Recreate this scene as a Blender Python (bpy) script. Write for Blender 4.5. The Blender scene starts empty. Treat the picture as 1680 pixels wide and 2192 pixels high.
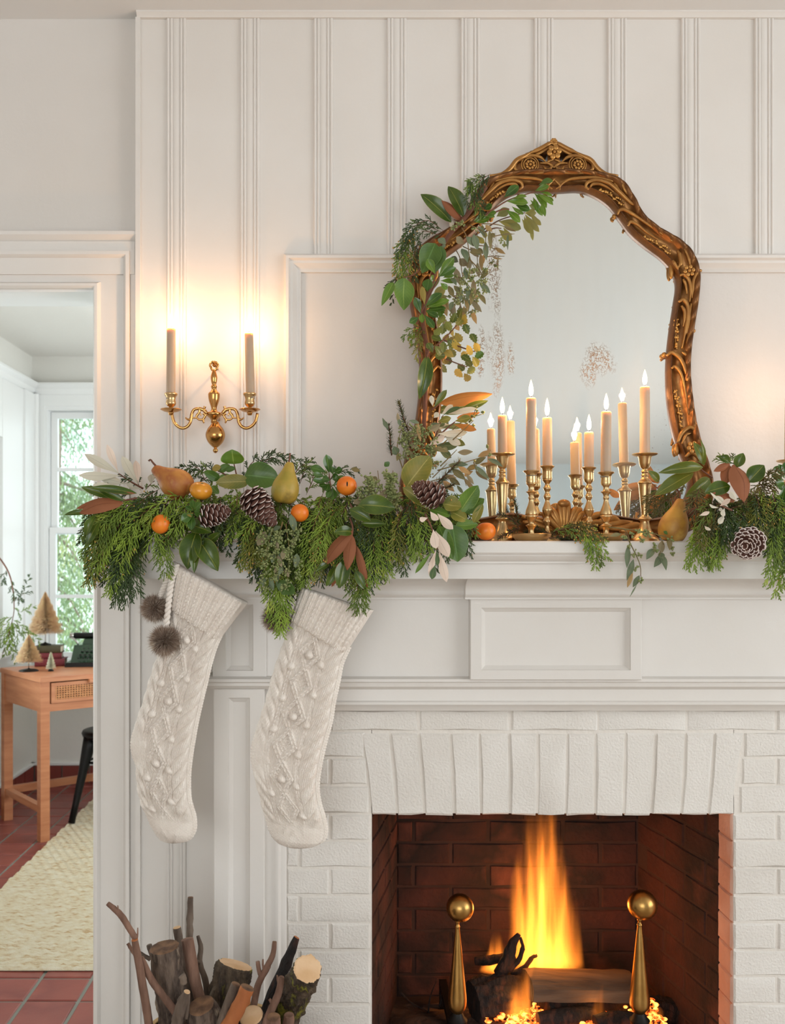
import bpy, bmesh, math, random
import numpy as np
from mathutils import Vector, Matrix, Quaternion

# ------------------------------------------------------------------ camera, light, exposure
SC = bpy.context.scene
COL = SC.collection
PI = math.pi
F, VX, VY = 2100.0, 740.0, 1190.0          # focal length in pixels of the 1680x2192 frame, vanishing point
CY, CZ = -2.34, 1.27                       # camera stands 2.34 m before the panelled wall, eye height 1.27 m
cam_d = bpy.data.cameras.new('camera'); cam = bpy.data.objects.new('camera', cam_d); COL.objects.link(cam)
cam.location = (0, CY, CZ); cam.rotation_euler = (PI / 2, 0, 0)
cam_d.sensor_fit = 'HORIZONTAL'; cam_d.sensor_width = 36; cam_d.lens = 36 * F / 1680
cam_d.shift_x = (840 - VX) / 1680; cam_d.shift_y = (VY - 1096) / 1680
cam_d.clip_start = .02
cam_d.dof.use_dof = True; cam_d.dof.focus_distance = 2.18; cam_d.dof.aperture_fstop = 8
SC.camera = cam
vs = SC.view_settings
vs.view_transform = 'Standard'; vs.look = 'None'; vs.gamma = 1; vs.use_curve_mapping = False
vs.exposure = -0.4

w = bpy.data.worlds.new('overcast_sky'); SC.world = w; w.use_nodes = True
bg = w.node_tree.nodes['Background']; bg.inputs[0].default_value = (.86, .95, 1, 1); bg.inputs[1].default_value = 3.6

def area(name, loc, rot, sx, sy, power, col=(1, 1, 1)):
    d = bpy.data.lights.new(name, 'AREA'); d.shape = 'RECTANGLE'; d.size = sx; d.size_y = sy
    d.energy = power; d.color = col
    o = bpy.data.objects.new(name, d); COL.objects.link(o); o.location = loc; o.rotation_euler = rot
    return o
DAY = (1, .975, .955)
area('window_or_fill_light', (3.52, -2.3, 1.5), (0, PI / 2, 0), 1.7, 2.6, 60, DAY)            # daylight in the right-hand windows
area('window_or_fill_light', (-.9, -5.42, 1.5), (PI / 2, 0, 0), 2.6, 1.7, 50, DAY)            # front fill added behind the camera, no rear window known
area('window_or_fill_light', (-2.02, 1.2, 1.45), (0, -PI / 2 - .35, 0), 1.35, 2.2, 84, (.9, .97, 1))   # sunroom side windows
area('window_or_fill_light', (.42, 1.6, 1.4), (0, PI / 2 + .3, 0), 1.4, 2.0, 54, (.92, .97, 1))   # fill added to brighten the sunroom, the right wall has no window

def point(name, loc, power, col, r=.006):
    d = bpy.data.lights.new(name, 'POINT'); d.energy = power; d.color = col; d.shadow_soft_size = r
    o = bpy.data.objects.new(name, d); COL.objects.link(o); o.location = loc
    return o

# ------------------------------------------------------------------ helpers
def W(px, py, Y):
    d = Y - CY
    return Vector(((px - VX) * d / F, Y, CZ - (py - VY) * d / F))
def S(Y): return (Y - CY) / F              # metres per pixel at depth Y
def lin(c):
    return tuple((x / 255 / 12.92 if x / 255 <= .04045 else ((x / 255 + .055) / 1.055) ** 2.4) for x in c)

class MB:
    def __init__(s): s.v = []; s.f = []; s.m = []; s.uv = None; s.n = 0
    def add(s, verts, faces, mi=0):
        n = s.n; verts = [tuple(x) for x in verts]; s.v += verts; s.n += len(verts)
        for f in faces: s.f.append(tuple(i + n for i in f)); s.m.append(mi)
    def box(s, x0, x1, y0, y1, z0, z1, mi=0):
        v = [(x, y, z) for x in (x0, x1) for y in (y0, y1) for z in (z0, z1)]
        s.add(v, [(0, 1, 3, 2), (4, 6, 7, 5), (0, 4, 5, 1), (2, 3, 7, 6), (0, 2, 6, 4), (1, 5, 7, 3)], mi)
    def obox(s, o, a, b, c, mi=0):         # corner + three edge vectors
        o, a, b, c = map(Vector, (o, a, b, c))
        v = [o + a * i + b * j + c * k for i in (0, 1) for j in (0, 1) for k in (0, 1)]
        s.add(v, [(0, 1, 3, 2), (4, 6, 7, 5), (0, 4, 5, 1), (2, 3, 7, 6), (0, 2, 6, 4), (1, 5, 7, 3)], mi)
    def lathe(s, prof, c=(0, 0, 0), seg=28, mi=0, ax=None):   # prof: (r, z) bottom to top; ax: axis direction
        c = Vector(c); v = []; f = []
        q = Vector((0, 0, 1)).rotation_difference(Vector(ax)) if ax is not None else None
        for r, z in prof:
            for k in range(seg):
                a = 2 * PI * k / seg; p = Vector((r * math.cos(a), r * math.sin(a), z))
                v.append(c + (q @ p if q else p))
        n = len(prof)
        for i in range(n - 1):
            for k in range(seg):
                k2 = (k + 1) % seg
                f.append((i * seg + k, i * seg + k2, (i + 1) * seg + k2, (i + 1) * seg + k))
        if prof[0][0] > 1e-6: f.append(tuple(reversed(range(seg))))
        if prof[-1][0] > 1e-6: f.append(tuple((n - 1) * seg + k for k in range(seg)))
        s.add(v, f, mi)
    def tube(s, pts, rad, sides=8, mi=0, cap=True, flat=1.0, nrm=None, jit=0, rng=None):
        pts = [Vector(p) for p in pts]; n = len(pts)
        if not hasattr(rad, '__len__'): rad = [rad] * n
        t = [(pts[min(i + 1, n - 1)] - pts[max(i - 1, 0)]).normalized() for i in range(n)]
        u = Vector(nrm) if nrm is not None else (Vector((0, 0, 1)) if abs(t[0].z) < .9 else Vector((1, 0, 0)))
        v = []
        for i in range(n):
            u = (u - t[i] * u.dot(t[i]))
            u = u.normalized() if u.length > 1e-6 else t[i].orthogonal().normalized()
            b = t[i].cross(u)
            for k in range(sides):
                a = 2 * PI * k / sides; r = rad[i]
                if jit: r *= 1 + jit * (rng.random() - .5) * 2
                v.append(pts[i] + u * (math.cos(a) * r * flat) + b * (math.sin(a) * r))
        f = []
        for i in range(n - 1):
            for k in range(sides):
                k2 = (k + 1) % sides
                f.append((i * sides + k, i * sides + k2, (i + 1) * sides + k2, (i + 1) * sides + k))
        if cap: f += [tuple(reversed(range(sides))), tuple((n - 1) * sides + k for k in range(sides))]
        s.add(v, f, mi)
    def prism(s, prof, p0, p1, up=(0, 0, 1), out=(0, -1, 0), mi=0, cap=True):   # profile (out, up) swept straight p0 -> p1
        p0, p1, up, out = map(Vector, (p0, p1, up, out)); n = len(prof)
        v = [p0 + out * a + up * b for a, b in prof] + [p1 + out * a + up * b for a, b in prof]
        f = [(i, (i + 1) % n, n + (i + 1) % n, n + i) for i in range(n)]
        if cap: f += [tuple(reversed(range(n))), tuple(range(n, 2 * n))]
        s.add(v, f, mi)
    def ball(s, c, r, seg=12, rings=8, mi=0, sc=(1, 1, 1)):
        v = []; f = []; c = Vector(c)
        for i in range(rings + 1):
            th = PI * i / rings
            for k in range(seg):
                a = 2 * PI * k / seg
                v.append(c + Vector((r * sc[0] * math.sin(th) * math.cos(a), r * sc[1] * math.sin(th) * math.sin(a), -r * sc[2] * math.cos(th))))
        for i in range(rings):
            for k in range(seg):
                k2 = (k + 1) % seg
                f.append((i * seg + k, i * seg + k2, (i + 1) * seg + k2, (i + 1) * seg + k))
        s.add(v, f, mi)
    def grid(s, P, mi=0, close=False, flip=False):          # P[i][j] points
        n, m = len(P), len(P[0]); v = [p for row in P for p in row]; f = []
        for i in range(n - 1):
            for j in range(m if close else m - 1):
                j2 = (j + 1) % m
                q = (i * m + j, i * m + j2, (i + 1) * m + j2, (i + 1) * m + j)
                f.append(q[::-1] if flip else q)
        s.add(v, f, mi)
    def build(s, name, mats, parent=None, smooth=True, local=False, angle=None):
        if not isinstance(mats, (list, tuple)): mats = [mats]
        off = org(parent) if (parent is not None and not local) else Vector((0, 0, 0))
        me = bpy.data.meshes.new(name)
        vv = np.array(s.v, dtype=float).reshape(-1, 3) - np.array(off)
        me.from_pydata(vv.tolist(), [], s.f)
        for m in mats: me.materials.append(m)
        if len(mats) > 1: me.polygons.foreach_set('material_index', s.m)
        if s.uv is not None:
            lay = me.uv_layers.new(name='UVMap'); idx = np.empty(len(me.loops), dtype=np.int32)
            me.loops.foreach_get('vertex_index', idx)
            lay.data.foreach_set('uv', np.array(s.uv, dtype=np.float32)[idx].ravel())
        if smooth: me.polygons.foreach_set('use_smooth', [True] * len(me.polygons))
        me.update()
        if smooth and angle: me.set_sharp_from_angle(angle=math.radians(angle))
        o = bpy.data.objects.new(name, me); COL.objects.link(o)
        if parent is not None: o.parent = parent
        return o

def org(o):
    v = Vector((0, 0, 0))
    while o is not None: v += o.location; o = o.parent
    return v
def tag(o, label=None, cat=None, group=None, kind=None):
    if label: o['label'] = label
    if cat: o['category'] = cat
    if group: o['group'] = group
    if kind: o['kind'] = kind
    return o
def thing(name, loc, label, cat, group=None):
    o = bpy.data.objects.new(name, None); COL.objects.link(o); o.location = loc; o.empty_display_size = .05
    return tag(o, label, cat, group)
def struct(o): o['kind'] = 'structure'; return o
def inst(src, name, parent, mtx):          # another object on the same mesh
    o = bpy.data.objects.new(name, src if isinstance(src, bpy.types.Mesh) else src.data); COL.objects.link(o)
    if parent is not None: o.parent = parent
    o.matrix_local = mtx
    return o
def spline(pts, n):                        # Catmull-Rom through points, n samples
    P = [np.array(p, float) for p in pts]
    if len(P) == 2: return [Vector(P[0] + (P[1] - P[0]) * i / (n - 1)) for i in range(n)]
    P = [2 * P[0] - P[1]] + P + [2 * P[-1] - P[-2]]
    out = []; k = len(P) - 3
    for i in range(n):
        u = i / (n - 1) * k; j = min(int(u), k - 1); t = u - j
        a, b, c, d = P[j:j + 4]
        q = .5 * (2 * b + (c - a) * t + (2 * a - 5 * b + 4 * c - d) * t * t + (3 * b - a - 3 * c + d) * t ** 3)
        out.append(Vector(q) if len(q) == 3 else q)
    return out

# ------------------------------------------------------------------ materials
def nt(name):
    m = bpy.data.materials.new(name); m.use_nodes = True
    t = m.node_tree; return m, t, t.nodes, t.links, t.nodes['Principled BSDF']
def mat(name, col, rough=.5, metal=0, var=None, vscale=8, bump=None, bscale=60, stretch=None, sss=0, spec=.5, coat=0, det=4, coord='Object', col3=None):
    m, t, N, L, b = nt(name)
    c = lin(col) + (1,)
    b.inputs['Base Color'].default_value = c; b.inputs['Roughness'].default_value = rough
    b.inputs['Metallic'].default_value = metal; b.inputs['Specular IOR Level'].default_value = spec
    if coat: b.inputs['Coat Weight'].default_value = coat; b.inputs['Coat Roughness'].default_value = .12
    if sss:
        b.inputs['Subsurface Weight'].default_value = 1; b.inputs['Subsurface Radius'].default_value = (sss, sss * .72, sss * .45); b.inputs['Subsurface Scale'].default_value = 1
    tc = N.new('ShaderNodeTexCoord'); mp = N.new('ShaderNodeMapping'); L.new(tc.outputs[coord], mp.inputs[0])
    if stretch: mp.inputs['Scale'].default_value = stretch
    if var:
        n = N.new('ShaderNodeTexNoise'); n.inputs['Scale'].default_value = vscale; n.inputs['Detail'].default_value = det
        L.new(mp.outputs[0], n.inputs['Vector'])
        r = N.new('ShaderNodeValToRGB'); e = r.color_ramp.elements
        e[0].position = .36; e[1].position = .56 if col3 else .65; e[0].color = c; e[1].color = lin(var) + (1,)
        if col3: x = e.new(.70); x.color = lin(col3) + (1,)
        L.new(n.outputs['Fac'], r.inputs[0]); L.new(r.outputs[0], b.inputs['Base Color'])
    if bump:
        n2 = N.new('ShaderNodeTexNoise'); n2.inputs['Scale'].default_value = bscale; n2.inputs['Detail'].default_value = 6
        L.new(mp.outputs[0], n2.inputs['Vector'])
        bp = N.new('ShaderNodeBump'); bp.inputs['Strength'].default_value = 1; bp.inputs['Distance'].default_value = bump
        L.new(n2.outputs['Fac'], bp.inputs['Height']); L.new(bp.outputs[0], b.inputs['Normal'])
    return m
def emit(name, col, strength, additive=False):
    m = bpy.data.materials.new(name); m.use_nodes = True; N = m.node_tree.nodes; L = m.node_tree.links
    N.clear(); o = N.new('ShaderNodeOutputMaterial'); e = N.new('ShaderNodeEmission')
    e.inputs[0].default_value = lin(col) + (1,); e.inputs[1].default_value = strength
    if additive:
        tr = N.new('ShaderNodeBsdfTransparent'); a = N.new('ShaderNodeAddShader')
        L.new(tr.outputs[0], a.inputs[0]); L.new(e.outputs[0], a.inputs[1]); L.new(a.outputs[0], o.inputs[0])
    else: L.new(e.outputs[0], o.inputs[0])
    return m
M = {}
M['paint'] = mat('white_gloss_paint', (226, 222, 217), .38, var=(222, 217, 211), vscale=3, bump=.0006, bscale=35)
M['plaster'] = mat('painted_plaster', (222, 217, 212), .7, var=(216, 211, 205), vscale=2, bump=.0008, bscale=50)
M['ceiling'] = mat('ceiling_paint', (229, 229, 228), .8)
M['cool'] = mat('pale_blue_grey_plaster', (208, 217, 220), .75)
M['sun_wall'] = mat('sunroom_plaster', (226, 224, 218), .75, bump=.001, bscale=40)
M['sun_trim'] = mat('sunroom_trim_paint', (236, 237, 236), .4)
M['floor'] = mat('oak_floor', (190, 176, 160), .4, var=(172, 156, 140), vscale=6, stretch=(1, 12, 1))

# ------------------------------------------------------------------ the setting
def slab(name, *b, m='paint', parent=None):
    mb = MB(); mb.box(*b); o = mb.build(name, M[m], parent, smooth=False)
    if parent is None: struct(o)
    return o
RX, BY, LX, CEIL = 3.6, -5.5, -2.6, 2.556
slab('floor', LX, RX, BY, .12, -.06, 0, m='floor')
slab('ceiling', LX - .1, RX + .1, BY - .1, .14, CEIL, CEIL + .1, m='ceiling')
# right and rear walls with window openings
def wall_with_hole(name, axis, pos, a0, a1, h0, h1, z0, z1, ztop, th, m):
    mb = MB()
    def bx(p0, p1, q0, q1):
        if axis == 'x': mb.box(pos, pos + th, p0, p1, q0, q1)
        else: mb.box(p0, p1, pos, pos + th, q0, q1)
    bx(a0, h0, 0, ztop); bx(h1, a1, 0, ztop); bx(h0, h1, 0, z0); bx(h0, h1, z1, ztop)
    return struct(mb.build(name, M[m], smooth=False))
wall_with_hole('wall_right', 'x', RX, BY, .14, -3.65, -.95, .6, 2.4, CEIL, .1, 'cool')
wall_with_hole('wall_back', 'y', BY - .1, LX, RX, -2.25, .45, .6, 2.4, CEIL, .1, 'cool')
slab('wall_left', LX - .1, LX, BY, .14, 0, CEIL, m='plaster')
def back_window(name, axis, pos, a0, a1, z0, z1):
    mb = MB(); n = 4
    for i in range(n + 1):
        a = a0 + (a1 - a0) * i / n
        if axis == 'x': mb.box(pos - .02, pos + .03, a - .03, a + .03, z0, z1)
        else: mb.box(a - .03, a + .03, pos - .02, pos + .03, z0, z1)
    for z in (z0, (z0 + z1) / 2, z1):
        if axis == 'x': mb.box(pos - .02, pos + .03, a0, a1, z - .03, z + .03)
        else: mb.box(a0, a1, pos - .02, pos + .03, z - .03, z + .03)
    return struct(mb.build(name, M['sun_trim'], smooth=False))
back_window('window_1', 'x', RX + .03, -3.65, -.95, .6, 2.4)
back_window('added_window', 'y', BY - .05, -2.25, .45, .6, 2.4)  # unseen frame added to dress the rear fill lamp

# the wall before the camera: plaster over the doorway at the left, panelling to the right
XD = W(205, 0, .01).x                      # right edge of the doorway
ZD = W(0, 622, .01).z                      # underside of its head
XP = W(296, 0, -.005).x                    # left edge of the panelling
wf = MB()
wf.box(XD - .9 - .9, XD - .9, .01, .13, 0, CEIL)              # left of the doorway, out of view
wf.box(XD - .9, XD, .01, .13, ZD, CEIL)                        # over the doorway
wf.box(XD, XP, .01, .13, 0, CEIL)
fo0, fo1, foz = W(795, 0, -.07).x, W(1568, 0, -.07).x, W(0, 1742, -.07).z
wf.box(XP, fo0 - .1, .0, .13, 0, CEIL); wf.box(fo1 + .1, RX, .0, .13, 0, CEIL); wf.box(fo0 - .1, fo1 + .1, .0, .13, foz + .1, CEIL)
wall_front = struct(wf.build('wall_front', M['plaster'], smooth=False))
# flat boards and reeded battens of the panelling
PB = -.012
strips = [378 + 157 * i for i in range(9)]
zs_top = W(0, 33, -.012).z; zs_pan = W(0, 550, -.012).z; z_bot = 0
edges = [XP] + [W(s, 0, PB).x for s in strips] + [W(1791, 0, PB).x]
for i in range(len(edges) - 1):
    mb = MB(); lo = 0 if i < 2 else zs_pan
    mb.box(edges[i] + .001, edges[i + 1] - .001, PB, .0, lo, zs_top + .02)
    mb.build('panel_board', M['paint'], wall_front, smooth=False)
def batten_prof():
    w = .0235; pr = []
    def bead(c, r):
        return [(c + r * -math.cos(a), .0035 + r * .9 * math.sin(a)) for a in [PI * k / 6 for k in range(7)]]
    pts = [(-w, 0)] + bead(-w + .0042, .0036) + bead(-w + .012, .0034) + [(-w + .0165, .0045), (w - .0165, .0045)] + bead(w - .012, .0034) + bead(w - .0042, .0036) + [(w, 0)]
    return [(o, x) for x, o in pts]
for s in strips:
    x = W(s, 0, PB).x; lo = .0 if s < 600 else zs_pan
    mb = MB(); mb.prism(batten_prof(), (x, PB, lo), (x, PB, zs_top + .01), up=(1, 0, 0), out=(0, -1, 0))
    mb.build('batten', M['paint'], wall_front, smooth=True, angle=50)
# crown strip, corner strip
def trim(name, *prisms, m='paint', angle=40):
    mb = MB()
    for pr in prisms: mb.prism(*pr[0], **pr[1])
    return struct(mb.build(name, M[m], smooth=True, angle=angle))
zc = W(0, 33, -.03).z
trim('trim_1', (([(0, 0), (.022, 0), (.024, .004), (.030, CEIL - zc - .004), (.030, CEIL - zc), (0, CEIL - zc)], (XP, 0, zc), (RX, 0, zc)), {}))
mb = MB(); mb.box(W(290, 0, -.02).x, XP + .008, -.022, .012, 0, CEIL - .012); struct(mb.build('trim_2', M['paint'], smooth=False))
# picture-rail frame of the big panel above the mantel
def sweep_path(mb, path, prof, mi=0):      # mitred moulding in the XZ plane; path points (x, z), profile (inward, out) with out = -Y
    n = len(path); rows = []
    for i, (x, z) in enumerate(path):
        d0 = None if i == 0 else Vector((path[i][0] - path[i - 1][0], path[i][1] - path[i - 1][1])).normalized()
        d1 = None if i == n - 1 else Vector((path[i + 1][0] - path[i][0], path[i + 1][1] - path[i][1])).normalized()
        d0 = d0 or d1; d1 = d1 or d0
        n0 = Vector((d0.y, -d0.x)); n1 = Vector((d1.y, -d1.x)); b = (n0 + n1); b = b / max(b.dot(n0), 1e-6)
        rows.append([(x + b.x * a, y, z + b.y * a) for a, y in prof])
    mb.grid(rows, mi, flip=True)
PM = -.002
x0, x1, zt = W(608, 0, PM).x, W(1766, 0, PM).x, W(0, 548, PM).z
pmold = [(0, .0), (0, -.020), (.006, -.028), (.012, -.028), (.016, -.020), (.022, -.020), (.030, -.012), (.036, -.008), (.040, -.008), (.041, 0)]
mb = MB(); sweep_path(mb, [(x0, 1.28), (x0, zt), (x1, zt), (x1, 1.28)], pmold)
struct(mb.build('trim_3', M['paint'], smooth=True, angle=35))
mb = MB(); mb.box(edges[2] + .001, x0 + .002, PB, 0, 0, zs_pan); mb.build('panel_board', M['paint'], wall_front, smooth=False)
# doorway casing
cz = lambda y: W(0, y, 0.0).z
mb = MB()
xa, xb = XD, W(283, 0, 0).x
zt_out = cz(520)
prof = [(0, .01), (0, -.014), (-.004, -.018), (-.010, -.018), (-.014, -.012), (-.016, -.006), (-.070, -.006), (-.072, -.014), (-.078, -.02), (-.086, -.02), (-.088, .01)]
path = [(XD, 0), (XD, ZD), (XD - .9, ZD), (XD - .9, 0)]
sweep_path(mb, path, [(-a, y) for a, y in prof])
mb.box(XD - 1.0, W(290, 0, 0).x, -.012, .012, W(0, 590, 0).z, zt_out)
mb.box(W(281, 0, 0).x, W(292, 0, 0).x, -.010, .012, 0, zt_out)
struct(mb.build('trim_4', M['paint'], smooth=True, angle=35))
mb = MB(); mb.prism([(0, 0), (.018, .0), (.030, .014), (.030, .022), (0, .022)], (XD - 1.02, .01, zt_out), (W(294, 0, 0).x, .01, zt_out)); struct(mb.build('trim_5', M['paint'], smooth=False))
mb = MB(); mb.box(XD - .0005, XD + .004, -.012, .135, 0, ZD); mb.box(XD - .9, XD, -.0, .135, ZD - .006, ZD); struct(mb.build('door_1', M['sun_trim'], smooth=False))
# ------------------------------------------------------------------ mantelpiece (wood)
mantel = thing('mantelpiece', (W(1190, 0, -.1).x, -.1, 0), 'white painted wooden mantelpiece with panelled frieze around brick fireplace', 'mantelpiece')
XL, XR = -.50, W(2125, 0, -.22).x
SZ = W(0, 1158, -.24).z                    # top of the shelf
def pr(name, prof, x0, x1, m='paint', parent=mantel, angle=35):
    mb = MB(); mb.prism(prof, (x0, 0, 0), (x1, 0, 0)); return mb.build(name, M[m], parent, smooth=True, angle=angle)
zz = lambda y, Y: W(0, y, Y).z
pr('shelf', [(.0, SZ), (.236, SZ), (.24, SZ - .003), (.24, zz(1183, -.24)), (.236, zz(1187, -.24)), (.232, zz(1187, -.236)), (.232, zz(1190, -.232)), (.224, zz(1200, -.23)), (.220, zz(1202, -.22)), (.220, zz(1206, -.22)), (.0, zz(1206, -.22))], XL, XR)
FX = W(270, 0, -.214).x
mb = MB(); mb.box(FX, XR, -.214, 0, zz(1239, -.214), zz(1206, -.22)); mb.build('fascia', M['paint'], mantel, smooth=False)
# cove under the shelf, breaking forward over the tablet and the pilaster block
FRY, TBY, PLY = -.10, -.128, -.112
def cove(y0):                               # y0: plane it dies into
    a = -y0; zt = zz(1239, -.214); zb = zz(1276, y0); pts = [(0, zt), (.205, zt)]
    for k in range(7):
        t = k / 6; an = PI / 2 * t
        pts.append((.2 - (.2 - a - .014) * math.sin(an), zt - (zt - zb - .012) * (1 - math.cos(an))))
    pts += [(a + .014, zb + .008), (a + .016, zb + .004), (a + .013, zb), (a + .008, zb - .003), (a + .008, zb - .007), (0, zb - .007)]
    return pts
tb0, tb1 = W(1006, 0, TBY).x, W(1374, 0, TBY).x
pb0, pb1 = W(455, 0, PLY).x, W(570, 0, PLY).x
pr('cove', cove(FRY), FX + .06, XR - .05)
pr('cove', cove(TBY), tb0 - .012, tb1 + .012); pr('cove', cove(PLY), pb0 - .012, pb1 + .012)
mb = MB(); mb.box(pb0, XR - .06, FRY, 0, zz(1450, FRY), zz(1278, FRY)); mb.build('frieze', M['paint'], mantel, smooth=False)
def panelled(name, x0, x1, z0, z1, Y, back, px, pz0, pz1, depth=.009, bev=.011, parent=mantel):
    """board with a sunk field: field from x0+px.. to x1-px.., mitred bevel round it"""
    mb = MB(); a0, a1, c0, c1 = x0 + px, x1 - px, z0 + pz0, z1 - pz1
    def ring(xa, xb, za, zb, y): return [(xa, y, za), (xb, y, za), (xb, y, zb), (xa, y, zb)]
    r = [ring(x0, x1, z0, z1, back), ring(x0, x1, z0, z1, Y + .002), ring(x0 + .002, x1 - .002, z0 + .002, z1 - .002, Y), ring(a0, a1, c0, c1, Y), ring(a0 + .002, a1 - .002, c0 + .002, c1 - .002, Y + .004),
         ring(a0 + bev, a1 - bev, c0 + bev, c1 - bev, Y + depth)]
    v = [p for q in r for p in q]; f = []
    for i in range(len(r) - 1):
        for k in range(4):
            k2 = (k + 1) % 4; f.append((i * 4 + k, i * 4 + k2, (i + 1) * 4 + k2, (i + 1) * 4 + k))
    n = (len(r) - 1) * 4; f.append((n, n + 1, n + 2, n + 3)); mb.add(v, f)
    return mb.build(name, M['paint'], parent, smooth=False)
s = S(TBY)
tab = panelled('tablet', tb0, tb1, zz(1456, TBY), zz(1279, TBY), TBY, -.02, 24 * s, 21 * s, 22 * s, .012, .010)
s = S(PLY)
panelled('pilaster_block', pb0, pb1, zz(1450, PLY), zz(1280, PLY), PLY, -.02, 28 * s, 14 * s, 14 * s)
# architrave
pr('architrave', [(0, zz(1448, -.1)), (.106, zz(1448, -.1)), (.118, zz(1453, -.11)), (.118, zz(1459, -.11)), (.112, zz(1461, -.11)), (.110, zz(1470, -.11)), (.102, zz(1474, -.1)), (.098, zz(1476, -.1)),
   (.098, zz(1500, -.1)), (.104, zz(1503, -.1)), (.104, zz(1508, -.1)), (.096, zz(1512, -.09)), (.090, zz(1520, -.08)), (0, zz(1520, -.08))], W(600, 0, -.1).x, XR - .06)
pr('necking', [(0, zz(1448, PLY)), (.118, zz(1448, -.11)), (.130, zz(1453, -.12)), (.130, zz(1459, -.12)), (.122, zz(1462, -.12)), (.122, zz(1468, -.12)), (.112, zz(1474, -.11)), (0, zz(1474, -.11))], pb0 - .014, W(602, 0, -.11).x)
q0, q1 = W(457, 0, -.108).x, W(566, 0, -.108).x
panelled('pilaster', q0, q1, 0, zz(1474, -.11), -.108, -.0, 31 * S(-.108), .12, 20 * S(-.108))
BRY = -.07
br0 = W(612, 0, BRY).x
pr_side = [(q1 - .002, -.084), (q1 + .016, -.084), (q1 + .022, -.088), (q1 + .030, -.088), (q1 + .036, -.080), (br0 - .004, -.080), (br0 + .002, -.076), (br0 + .002, 0), (q1 - .002, 0)]
mb = MB(); mb.prism([(-y, x) for x, y in pr_side], (0, 0, 0), (0, 0, zz(1474, -.1)), up=(1, 0, 0), out=(0, -1, 0)); mb.build('casing', M['paint'], mantel, smooth=True, angle=35)

# ------------------------------------------------------------------ brick fireplace
M['white_brick'] = mat('white_painted_brick', (230, 226, 220), .6, var=(222, 217, 210), vscale=5, bump=.0021, bscale=190)
M['white_mortar'] = mat('white_painted_mortar', (226, 220, 212), .7, bump=.003, bscale=70)
M['fire_brick'] = mat('sooty_firebrick', (72, 36, 26), .88, var=(30, 18, 14), vscale=4.5, bump=.004, bscale=60, col3=(92, 52, 40), det=7)
M['soot'] = mat('sooty_mortar', (64, 42, 34), .9, var=(28, 19, 16), vscale=4, bump=.002, bscale=60)
M['red_brick'] = mat('bare_brick_reveal', (222, 182, 164), .85, var=(206, 160, 140), vscale=10, bump=.003, bscale=60)
fire_place = thing('brick_fireplace', (W(1181, 0, BRY).x, BRY, 0), 'white painted brick fireplace surround with sooty firebox under mantelpiece', 'fireplace')
rb = random.Random(5)
def brick(corners, out, depth, m, name='brick', bev=.0028, jit=.0014, parent=fire_place):
    """corners: four points of the face counter-clockwise from outside, out: outward unit vector"""
    C = [Vector(c) for c in corners]; out = Vector(out); cen = sum(C, Vector()) / 4
    j = lambda k: Vector([(rb.random() - .5) * 2 * k for _ in range(3)])
    proud = out * (rb.random() * .002); v = []; n = 4
    mids = []
    for i in range(4):                      # edge subdivided once so edges are uneven
        mids += [C[i], (C[i] + C[(i + 1) % 4]) / 2]
    back = [p - out * depth for p in mids]
    mid = [p + j(jit) - out * bev * .9 for p in mids]
    r2 = []
    for p in mids:
        d = cen - p; e = Vector(d); L = e.length
        r2.append(p + e * min(.45, bev * 1.5 / max(L, 1e-6)) + j(jit * .5) + proud)
    v = back + mid + r2 + [cen + proud]; f = []
    for a in (0, 8):
        for i in range(8): f.append((a + i, a + (i + 1) % 8, a + 8 + (i + 1) % 8, a + 8 + i))
    for i in range(8): f.append((16 + i, 16 + (i + 1) % 8, 24))
    mb = MB(); mb.add(v, f); return mb.build(name, m, parent, smooth=True, angle=28)
G = 2.6                                     # half joint in px
def fb(x0, y0, x1, y1, Y=BRY, m='white_brick', yt0=None):
    p = [W(x0 + G, y1 - G, Y), W(x1 - G, y1 - G, Y), W(x1 - G, y0 + G, Y), W(x0 + G, y0 + G, Y)]
    return brick(p, (0, -1, 0), .06, M[m])
# courses of the face
ys = [1520, 1566]                           # top course
xs = [612, 706, 896, 1092, 1281, 1471, 1662, 1850]
for a, b in zip(xs, xs[1:]): fb(a, 1518, b, 1566)
rows = [1566, 1622, 1681, 1742, 1800, 1858, 1917, 1975, 2034, 2091, 2150, 2209, 2268, 2326, 2385]
for i in range(len(rows) - 1):
    y0, y1 = rows[i], rows[i + 1]
    inarch = y1 <= 1743
    k0, k1 = (1566 - 1566) if 0 else 0, 0
    edge = 780 + (y0 + y1 - 3132) / 2 * .08 if inarch else 795
    cut = 706 if i % 2 else 668 if i % 4 else 735
    if i % 2: fb(612, y0, 706, y1); fb(706, y0, edge, y1)
    else: fb(612, y0, 640, y1); fb(640, y0, edge if inarch else 795, y1)
    e2 = 1594 - (y0 + y1 - 3132) / 2 * .09 if inarch else 1568
    if i % 2: fb(e2, y0, 1663, y1); fb(1663, y0, 1850, y1)
    else: fb(e2, y0, 1752, y1); fb(1752, y0, 1850, y1)
bot = [795, 851, 909, 973, 1030, 1092, 1150, 1211, 1274, 1335, 1394, 1458, 1516, 1568]
top = [772, 835, 896, 964, 1026, 1090, 1151, 1214, 1275, 1339, 1404, 1468, 1529, 1594]
for i in range(13):
    g = 2.8
    p = [W(bot[i] + g, 1743 + rb.random() * 3, BRY), W(bot[i + 1] - g, 1743 + rb.random() * 3, BRY), W(top[i + 1] - g, 1570, BRY), W(top[i] + g, 1570, BRY)]
    brick(p, (0, -1, 0), .07, M['white_brick'])
mm = BRY + .0026
mb = MB(); xr = W(1850, 0, BRY).x
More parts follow.
